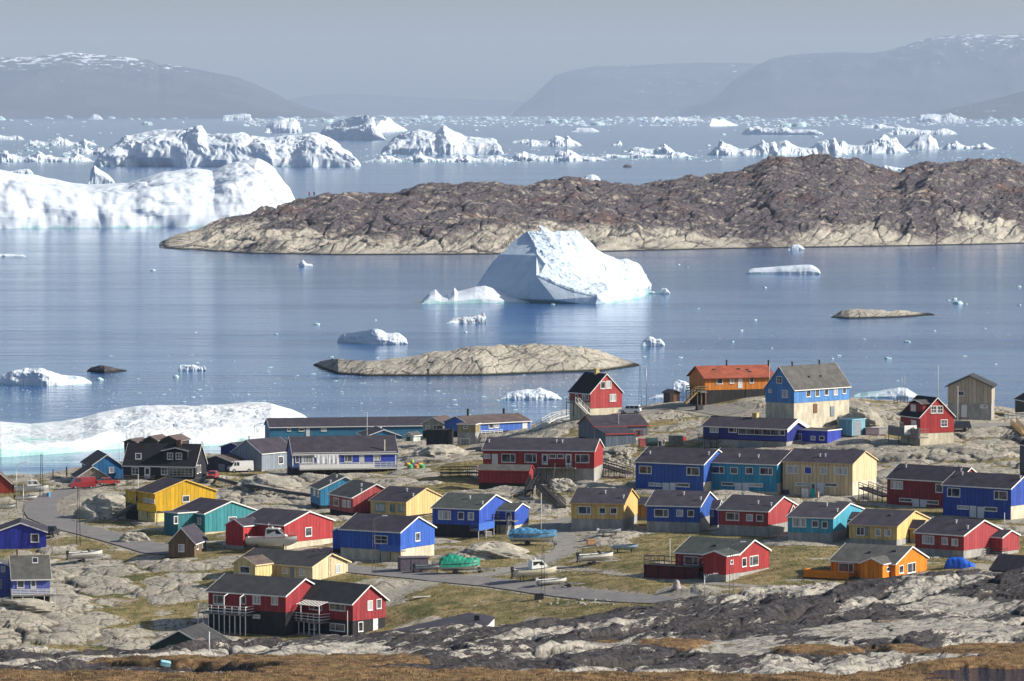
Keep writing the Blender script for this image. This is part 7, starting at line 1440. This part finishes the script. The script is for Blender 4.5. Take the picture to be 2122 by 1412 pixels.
for a in [('barrel', 'D', 960, 900, (.04, .05, .07), 'dark barrel between oil tank and grey crate'), ('crate', 'D', 1040, 900, (.40, .42, .15), 'yellowish crate in the boathouse yard'), ('barrel', 'D', 1000, 885, (.5, .5, .52), 'pale barrel behind the dark barrel in the yard'),
          ('pallet', 'D', 1180, 850, (.45, .06, .05), 'red loaded pallet at the right end of the yard', 20), ('planks', 'C', 1480, 165, (.55, .53, .45), 'pale planks piled on the rock by the white stairway', 30, 1.3), ('planks', 'C', 1540, 140, (.5, .48, .42), 'pale boards above the plank pile by the white stairway', 60, 1.2),
          ('crate', 'H', 885, 520, (.6, .6, .6), 'white box beneath the cobalt blue house deck', 5, .8), ('sledge', 'I', 330, 970, (.25, .2, .15), 'dog sledge lying by the gravel track', 15), ('pallet', 'J', 190, 372, (.05, .05, .07), 'dark pallet load beside the beige row house wall', 10), ('barrel', 'J', 445, 395, (.55, .45, .3), 'buff barrel at the beige row house door'),
          ('crate', 'A', 640, 705, (.55, .5, .4), 'beige crate left of the red van', 8), ('pallet', 'A', 430, 790, (.4, .4, .42), 'grey pallet load in the boat yard', 0), ('barrel', 'A', 465, 790, (.1, .4, .6), 'bright blue barrel at the edge of the boat yard'), ('planks', 'F', 900, 560, (.6, .58, .52), 'white boards lying on the rock right of the trailer boat', 10, 1.6),
          ('planks', 'H', 280, 1105, (.55, .53, .5), 'bleached boards on the turf below the driveway', 20, 1.2), ('crate', 'H', 1370, 1125, (.03, .03, .035), 'black crate at the foot of the verge mast', 5, .9), ('sledge', 'C', 470, 500, (.25, .22, .2), 'dog sledge upturned beside the bare rock hump', 35, 1.3), ('barrel', 'E', 855, 640, (.05, .1, .2), 'navy barrel beside the blue container'),
          ('crate', 'I', 300, 690, (.55, .3, .15), 'orange-brown crate at the edge of the gravel road', 12, .9), ('pallet', 'D', 1335, 560, (.05, .045, .05), 'dark heap of gear on the rocks by the upper road', 25, 1.3), ('crate', 'D', 1435, 470, (.5, .25, .2), 'pink-brown crate on the rocks under the orange house', 5, 1.2), ('planks', 'C', 640, 440, (.45, .44, .42), 'long grey timbers on the turf left of the red row house', 40, 2.0)]:
    clutter(*a)

def fence(name, label, pts, h, mat, n, bars=2, cat='fence', group=None):
    W_ = [G_(*p) for p in pts]; r = empty(name, W_[0], 0, label=label, cat=cat, group=group); o = W_[0]; a = MB(); b_ = MB(); P = []
    for (s, e) in zip(W_[:-1], W_[1:]):
        for i in range(n): P.append(s + (e - s) * i / n)
    P.append(W_[-1]); P = [np.array([p[0], p[1], gz(p[0], p[1])]) - o for p in P]
    for p in P: a.bar((p[0], p[1], p[2] - .3), (p[0], p[1], p[2] + h), .11)
    for k in range(bars):
        for s, e in zip(P[:-1], P[1:]): z = h * (k + 1) / bars - .06; b_.bar((s[0], s[1], s[2] + z), (e[0], e[1], e[2] + z), .05, .12)
    a.build('posts', mat, r); b_.build('rails', mat, r)
fence('railing', 'steel railing along the upper road at the right edge', [('E', 1970, 530), ('E', 2125, 520)], 1.2, STEEL, 5, 4); fence('fence', 'dark timber fence below the black house', [('A', 1110, 640), ('A', 1620, 615)], .9, DARKW, 9, 2)
fence('fence', 'grey timber fence left of the bright red house deck', [('I', 805, 900), ('I', 1000, 890)], 1.6, GREYW, 4, 2); fence('fence', 'low dark fence by the water behind the red dormer house', [('E', 1105, 410), ('E', 1210, 405)], 1.3, DARKW, 4, 3)
def ramp(name, label, a, b_, w, mat, rail=1.0, thick=.25, cat='walkway', za=0.2, zb_=.2, side=None):
    A_, B_ = G_(*a), G_(*b_); r = empty(name, A_, 0, label=label, cat=cat); d = Vector(B_ - A_); d.z += zb_ - za; n = d.cross(Vector((0, 0, 1))).normalized() * w / 2; m = MB(); o = Vector((0, 0, za)); m.slab([o - n, o + n, o + d + n, o + d - n], (0, 0, -thick)); m.build('floor', mat, r)
    k = max(3, int(d.length / 1.6)); p_ = MB(); q_ = MB()
    for s in (-1, 1):
        for i in range(k + 1): c = o + d * (i / k) + n * s * .96; p_.bar(c + Vector((0, 0, .001)), c + Vector((0, 0, rail)), .09); 
        for i in range(k + 1): c = o + d * (i / k) + n * s * .9; q_ = MB(); q_.bar(c + Vector((0, 0, -thick - 2.0)), c + Vector((0, 0, -thick - .001)), .12); q_.build('support', mat, r)
        for z in (.5, .98): c = o + n * s * .96 + Vector((0, 0, rail * z)); p_.bar(c, c + d, .05, .1)
    p_.build('railing', mat, r)
ramp('stairway', 'dark timber stairway descending the rocks below the red row house', ('C', 1290, 850), ('C', 1490, 985), 1.6, DARKW, za=1.6, zb_=.3); ramp('stairway', 'dark timber landing stair beside the long red shed', ('C', 1265, 700), ('C', 1180, 880), 1.4, DARKW, za=1.0, zb_=1.2)
ramp('walkway', 'dark timber walkway right of the long dark red row house', ('C', 1825, 668), ('C', 2140, 700), 2.0, DARKW, rail=.9, za=2.2, zb_=1.0); ramp('walkway', 'dark ramp between the beige and the very dark red row houses', ('J', 820, 400), ('J', 1010, 430), 2.0, DARKW, rail=.9, za=1.8, zb_=1.0)
ramp('stairway', 'white timber stairway climbing the rocks to the small red house', ('C', 1245, 255), ('C', 1420, 110), 1.3, OFFW, za=.6, zb_=.8); ramp('walkway', 'white footbridge at the top of the white stairway', ('C', 1420, 112), ('C', 1570, 100), 1.3, OFFW, za=.8, zb_=.8)
ramp('stairway', 'pale timber steps at the right edge below the railing', ('E', 2040, 585), ('E', 2125, 660), 1.2, WOOD, za=.6, zb_=.4); ramp('gangway', 'dark footbridge on the turf left of the long red shed', ('C', 340, 690), ('C', 690, 680), 1.6, DARKW, za=.9, zb_=.7, cat='footbridge')
def steps_on_rock():
    m = MB()
    for i in range(7): m.box((-1, i * .5, i * .22), (1, i * .5 + .3, i * .22 + .07))
    for s in (-1, 1): m.bar((s, 0, 0), (s, 3.4, 1.5), .08, .2)
    thing_mesh('rock_steps', m, DARKW, 'E', 840, 520, 'short black steps on the rock above the blue container', 'steps', 20)
steps_on_rock()
def pipe(label, pts, rad, mat):
    W_ = [G_(*p) for p in pts]; r = empty('pipeline', W_[0], 0, label=label, cat='pipeline'); o = W_[0]; m, s = MB(), MB(); P = [Vector(p - o) + Vector((0, 0, .75)) for p in W_]
    for a, b_ in zip(P[:-1], P[1:]):
        m.cyl(a, b_, rad, n=12); k = max(1, int((b_ - a).length / 4))
        for i in range(k): s = MB(); c = a + (b_ - a) * (i / k); s.bar(c + Vector((0, 0, -1.6)), c + Vector((0, 0, -rad - .02)), .14); s.bar(c + Vector((-.4, 0, -rad - .06)), c + Vector((.4, 0, -rad - .06)), .12); s.build('support', GREYW, r)
    m.build('pipe', mat, r, True)
pipe('long dark insulated pipe crossing the bare rocks', [('B', 0, 718), ('B', 130, 735), ('B', 330, 790), ('B', 560, 830), ('B', 800, 872), ('B', 1035, 905)], .3, plain('pipe_jacket', (.05, .05, .06), .6))
# laundry
def laundry(label, bd, v, side, off, fr, items, yt, yb):
    lf = LF(v, side, off); root = bd[0]; u0, z = lf.hit(*q(fr, items[0][0], yt)); u1, _ = lf.hit(*q(fr, items[-1][1], yt)); zb_ = lf.hit(*q(fr, items[0][0], yb))[1]; mw = root.matrix_basis
    r = empty('washing_line', mw @ Vector(lf.p(u0, zb_)), root.rotation_euler.z, label=label, cat='washing line'); B0 = Vector(lf.p(u0, zb_)); m = MB()
    P = lambda u, z_, o=0: tuple(Vector(lf.p(u, z_, o)) - B0)
    for u in (u0 - (u1 - u0) * .08, u1 + (u1 - u0) * .08): m.bar(P(u, zb_ - .8), P(u, z + .05), .07)
    m.bar(P(u0 - (u1 - u0) * .08, z), P(u1 + (u1 - u0) * .08, z), .03); m.build('line_frame', GREYW, r)
    for k, (a, b_, yy, colr) in enumerate(items):
        ua, ub = lf.hit(*q(fr, a, yt))[0], lf.hit(*q(fr, b_, yt))[0]; zl = lf.hit(*q(fr, a, yy))[1]; V, Fc = [], []; n = 12
        for i in range(n + 1):
            for j in range(7): t = i / n; s = j / 6; V.append(P(ua + (ub - ua) * t, z - .03 + (zl - z) * s * (1 - .05 * math.sin(t * 9 + k)), .06 * math.sin(t * 14 + k) * s))
        for i in range(n):
            for j in range(6): c = i * 7 + j; Fc.append((c, c + 7, c + 8, c + 1))
        o = mesh_obj('hanging_cloth', V, Fc, plain('cloth_' + colr, {'white': (.75, .75, .78), 'teal': (.03, .4, .45), 'pink': (.6, .35, .4), 'yellow': (.7, .65, .1)}[colr], .9), None); o.location = r.location; o.rotation_euler = r.rotation_euler
        tag(o, '%s laundry, %s from left, %s' % (colr, ['first', 'second', 'third', 'fourth'][k], label.split(' line ')[1]), 'laundry')
be = find('beige two-storey'); laundry('washing line in front of the beige row house', be, be[1], 'L', 3.0, 'J', [(318, 345, 405, 'white'), (348, 374, 398, 'white'), (392, 425, 402, 'teal'), (442, 454, 400, 'pink')], 320, 408)
laundry('washing line on the balcony of the white and blue house', wb, wb[1], 'R', 1.3, 'B', [(1065, 1135, 500, 'white'), (1090, 1200, 562, 'white'), (1205, 1298, 562, 'white')], 466, 600)
# people on the island crest
def person(label, px, py, shirt, trousers):
    p = at_D(px, py, 1290); zt = 0
    o_ = bpy.data.objects; isl = [x for x in o_ if x.name == 'island'][0]; dg = bpy.context.evaluated_depsgraph_get()
    hit, loc, n, _ = isl.ray_cast(Vector((p[0], p[1], 200)), Vector((0, 0, -1))); z = loc.z if hit else p[2]
    V = [(0, 0, .95), (0, 0, 1.2), (0, 0, 1.45), (0, 0, 1.53), (0, .02, 1.66), (.10, 0, .9), (.13, .05, .5), (.14, 0, .07), (.14, -.12, .03), (-.10, 0, .9), (-.12, -.08, .5), (-.16, 0, .07), (-.16, -.12, .03), (.2, 0, 1.42), (.27, .03, 1.15), (.25, -.1, .92), (-.2, 0, 1.42), (-.27, .03, 1.15), (-.25, -.08, .92)]
    E = [(0, 1), (1, 2), (2, 3), (3, 4), (0, 5), (5, 6), (6, 7), (7, 8), (0, 9), (9, 10), (10, 11), (11, 12), (2, 13), (13, 14), (14, 15), (2, 16), (16, 17), (17, 18)]
    rd = [.16, .15, .16, .06, .11, .1, .075, .05, .045, .1, .075, .05, .045, .06, .045, .04, .06, .045, .04]
    me = bpy.data.meshes.new('person'); me.from_pydata(V, E, []); me.update(); o = bpy.data.objects.new('person', me); COL.objects.link(o); sk = o.modifiers.new('skin', 'SKIN')
    for i, s in enumerate(me.skin_vertices[0].data): s.radius = (rd[i], rd[i] * .8); s.use_root = (i == 0)
    sb = o.modifiers.new('sub', 'SUBSURF'); sb.levels = 1; sb.render_levels = 1
    k = NB('clothes_' + shirt[0]); z_ = k.sep(k.obj())[2]; c = k.mix(k.math('GREATER_THAN', z_, .95), trousers, shirt[1]); c = k.mix(k.math('GREATER_THAN', z_, 1.54), c, (.4, .25, .18)); me.materials.append(k.fin(c, .85))
    o.location = (p[0], p[1], z - .03); return tag(o, label, 'person')
person('person in a red jacket standing on the island crest', 641, 409, ('red', (.55, .06, .04)), (.03, .03, .05)); person('person in dark clothes standing on the island crest', 651, 409, ('dark', (.03, .03, .05)), (.02, .02, .03))

# ------------------------------------------------------------------ rocks
def boulder_mesh(seed, nx=30, ny=22):
    th = np.linspace(0, 2 * math.pi, nx, endpoint=True); ph = np.linspace(0.02, math.pi * .62, ny); T, Ph = np.meshgrid(th, ph, indexing='ij'); x, y, z = np.sin(Ph) * np.cos(T), np.sin(Ph) * np.sin(T), np.cos(Ph)
    n = 1 + .35 * fbm(x * 1.3 + seed * 3 + z, y * 1.3 + z * .7, 4, seed, .55) + .16 * (voro(x * 1.8 + z + seed, y * 1.8 - z, seed)[2] - .5); n[-1] = n[0]
    o = grid_mesh('boulder', x * n, y * n, z * n, BOULD, smooth=False); me = o.data; bpy.data.objects.remove(o); return me
def bould_mat():
    k = NB('boulder_rock'); co = k.obj(); n = k.noise(co, 1.2, 6, .7); n2 = k.noise(co, 4, 5, .7); c = k.mix(k.step(n, .4, .6), (.40, .365, .29), (.26, .24, .20)); c = k.mix(k.math('MULTIPLY', k.step(n2, .52, .66), .6), c, (.11, .10, .09)); k.bump(n2, .8, .1); return k.fin(c, .9, .15)
BOULD = bould_mat(); BM = [boulder_mesh(s) for s in range(6)]
def outcrop(label, fr, x, y, sx, sy, sz, rz, i, cat='boulder', group=None, name='boulder'):
    p = G_(fr, x, y); o = bpy.data.objects.new(name, BM[i]); COL.objects.link(o); o.location = (p[0], p[1] + sy * .5, p[2] - .15 * sz); o.scale = (sx, sy, sz); o.rotation_euler = (0, 0, math.radians(rz)); return tag(o, label, cat, group)
outcrop('large smooth rounded outcrop beside the road bend below the red van', 'A', 975, 950, 4.8, 9, 3.2, 20, 0); outcrop('pale angular boulder on the grass beside the brown shed', 'A', 1290, 1215, 2.6, 2.4, 1.5, 0, 1)
outcrop('rounded rock hump under the lavender house deck', 'F', 150, 925, 6, 6, 1.6, 0, 2); outcrop('pale whaleback rock below the cobalt blue house', 'H', 940, 700, 5.2, 6, 1.7, -8, 3); outcrop('broad pale rock below the white-blue balcony house', 'B', 620, 770, 6.0, 9, 1.8, 0, 4); outcrop('pale rock hump right of the balcony house', 'C', 330, 500, 6.0, 10, 2.3, 0, 5)
outcrop('pale rock knob below the red row house stairs', 'C', 1500, 810, 2.8, 4, 1.9, 0, 1); outcrop('domed rock with black steps above the blue container', 'E', 860, 585, 4.5, 8, 3.4, 0, 2)
RR = random.Random(12)
for i in range(110):
    fr, x, y, s_ = RR.choice([('D', RR.uniform(425, 740), RR.uniform(930, 1085), .55)] * 3 + [('D', RR.uniform(930, 1260), RR.uniform(590, 660), .5)] + [('E', RR.uniform(440, 660), RR.uniform(510, 590), .6)] + [('H', RR.uniform(1330, 2100), RR.uniform(1090, 1180), .3)])
    k = RR.uniform(.5, 1.4) * s_; o = outcrop(('small' if k < .4 else 'larger' if k > .62 else 'middling') + ' loose pale stone ' + ('high' if (y < 1000 and fr == 'D') or y < 550 else 'low') + ' in the ' + {'D': 'rubble right of the long dark red row house' if y > 800 else 'rubble below the upper gravel road', 'E': 'rubble beside the large bright blue house', 'H': 'rubble along the main road verge'}[fr], fr, x, y, k, k * RR.uniform(.7, 1.2), k * RR.uniform(.6, 1), RR.uniform(0, 180), RR.randrange(6), 'stone', 'loose stones in the rubble slopes', 'loose_stone')
# litter carton in the heath
m = MB(); m.box((-.30, -.18, 0), (.30, .18, .26)); p = G_('T', 342, 1386); o = m.build('litter_box', plain('pale_blue_card', (.30, .60, .66), .6, var=.3)); o.location = (p[0], p[1], p[2] + .12); o.rotation_euler = (.3, .2, .3); tag(o, 'crumpled pale blue carton lying in the brown heath', 'litter')
# ------------------------------------------------------------------ heath tufts in front, low shrubs in the town
def tufts(name, label, N, place, hgt, w, cols, seed):
    rs = np.random.RandomState(seed); XY = place(rs, N); Z = ground(XY[:, 0], XY[:, 1], True); g = LAST['grass']; keep = g > .45; XY, Z = XY[keep], Z[keep]; n = len(XY); B_ = 4
    k = NB(name + '_blades'); at = k.attr('tone').outputs['Fac']; c = k.mix(k.step(at, .0, .5), cols[0], cols[1]); c = k.mix(k.step(at, .5, 1), c, cols[2]); mat = k.fin(c, .9, .1)
    P = np.repeat(np.column_stack([XY, Z]), B_, 0); a = rs.rand(len(P)) * 2 * math.pi; ln = hgt * (.4 + .9 * rs.rand(len(P))); lean = .5 * rs.rand(len(P)); P[:, :2] += rs.randn(len(P), 2) * w
    t = np.stack([P[:, 0] + np.cos(a) * lean * ln, P[:, 1] + np.sin(a) * lean * ln, P[:, 2] + ln], 1); sx = np.stack([-np.sin(a), np.cos(a), 0 * a], 1) * (w * .5)
    V = np.stack([P - sx - [0, 0, .05], P + sx - [0, 0, .05], t], 1).reshape(-1, 3).astype(np.float32); nf = len(P); me = bpy.data.meshes.new(name); me.vertices.add(len(V)); me.vertices.foreach_set('co', V.ravel()); me.loops.add(nf * 3); me.loops.foreach_set('vertex_index', np.arange(nf * 3, dtype=np.int32))
    me.polygons.add(nf); me.polygons.foreach_set('loop_start', np.arange(0, nf * 3, 3, dtype=np.int32)); me.polygons.foreach_set('loop_total', np.full(nf, 3, np.int32)); me.update(calc_edges=True)
    tone = np.repeat(np.clip(.5 + .5 * fbm(P[:, 0] / 5, P[:, 1] / 9, 3, seed) + .35 * rs.randn(nf), 0, 1), 3); A_ = me.attributes.new('tone', 'FLOAT', 'POINT'); A_.data.foreach_set('value', tone.astype(np.float32)); me.materials.append(mat); o = bpy.data.objects.new(name, me); COL.objects.link(o)
    return tag(o, label, 'grass', kind='stuff')
def pl_near(rs, n):
    Y = 205 + (430 - 205) * rs.rand(n) ** 1.5; X = (rs.rand(n) * 2 - 1) * .125 * Y; return np.column_stack([X, Y])
def pl_town(rs, n):
    Y = 610 + (940 - 610) * rs.rand(n); X = (rs.rand(n) * 2 - 1) * .118 * Y; return np.column_stack([X, Y])
tufts('heath_grass', 'brown tufted heath grass along the foot of the picture', 60000, pl_near, .10, .05, ((.06, .032, .018), (.22, .13, .06), (.40, .30, .16)), 1)
tufts('turf_grass', 'dry yellow-green turf between the houses and rocks', 70000, pl_town, .16, .10, ((.05, .06, .018), (.14, .12, .04), (.26, .20, .09)), 2)
# ------------------------------------------------------------------ air
def haze():
    k = bpy.data.materials.new('haze'); k.use_nodes = True; t = k.node_tree; t.nodes.clear()
    o = t.nodes.new('ShaderNodeOutputMaterial'); v = t.nodes.new('ShaderNodeVolumePrincipled'); t.links.new(v.outputs[0], o.inputs['Volume'])
    v.inputs['Color'].default_value = (.61, .75, 1.0, 1); v.inputs['Density'].default_value = 2.0e-5; v.inputs['Anisotropy'].default_value = 0.0
    b = MB().box((-75000, -700, -14), (75000, 64000, 1080)); tag(b.build('haze', k), 'thin blue air over the fjord', kind='stuff')
haze()
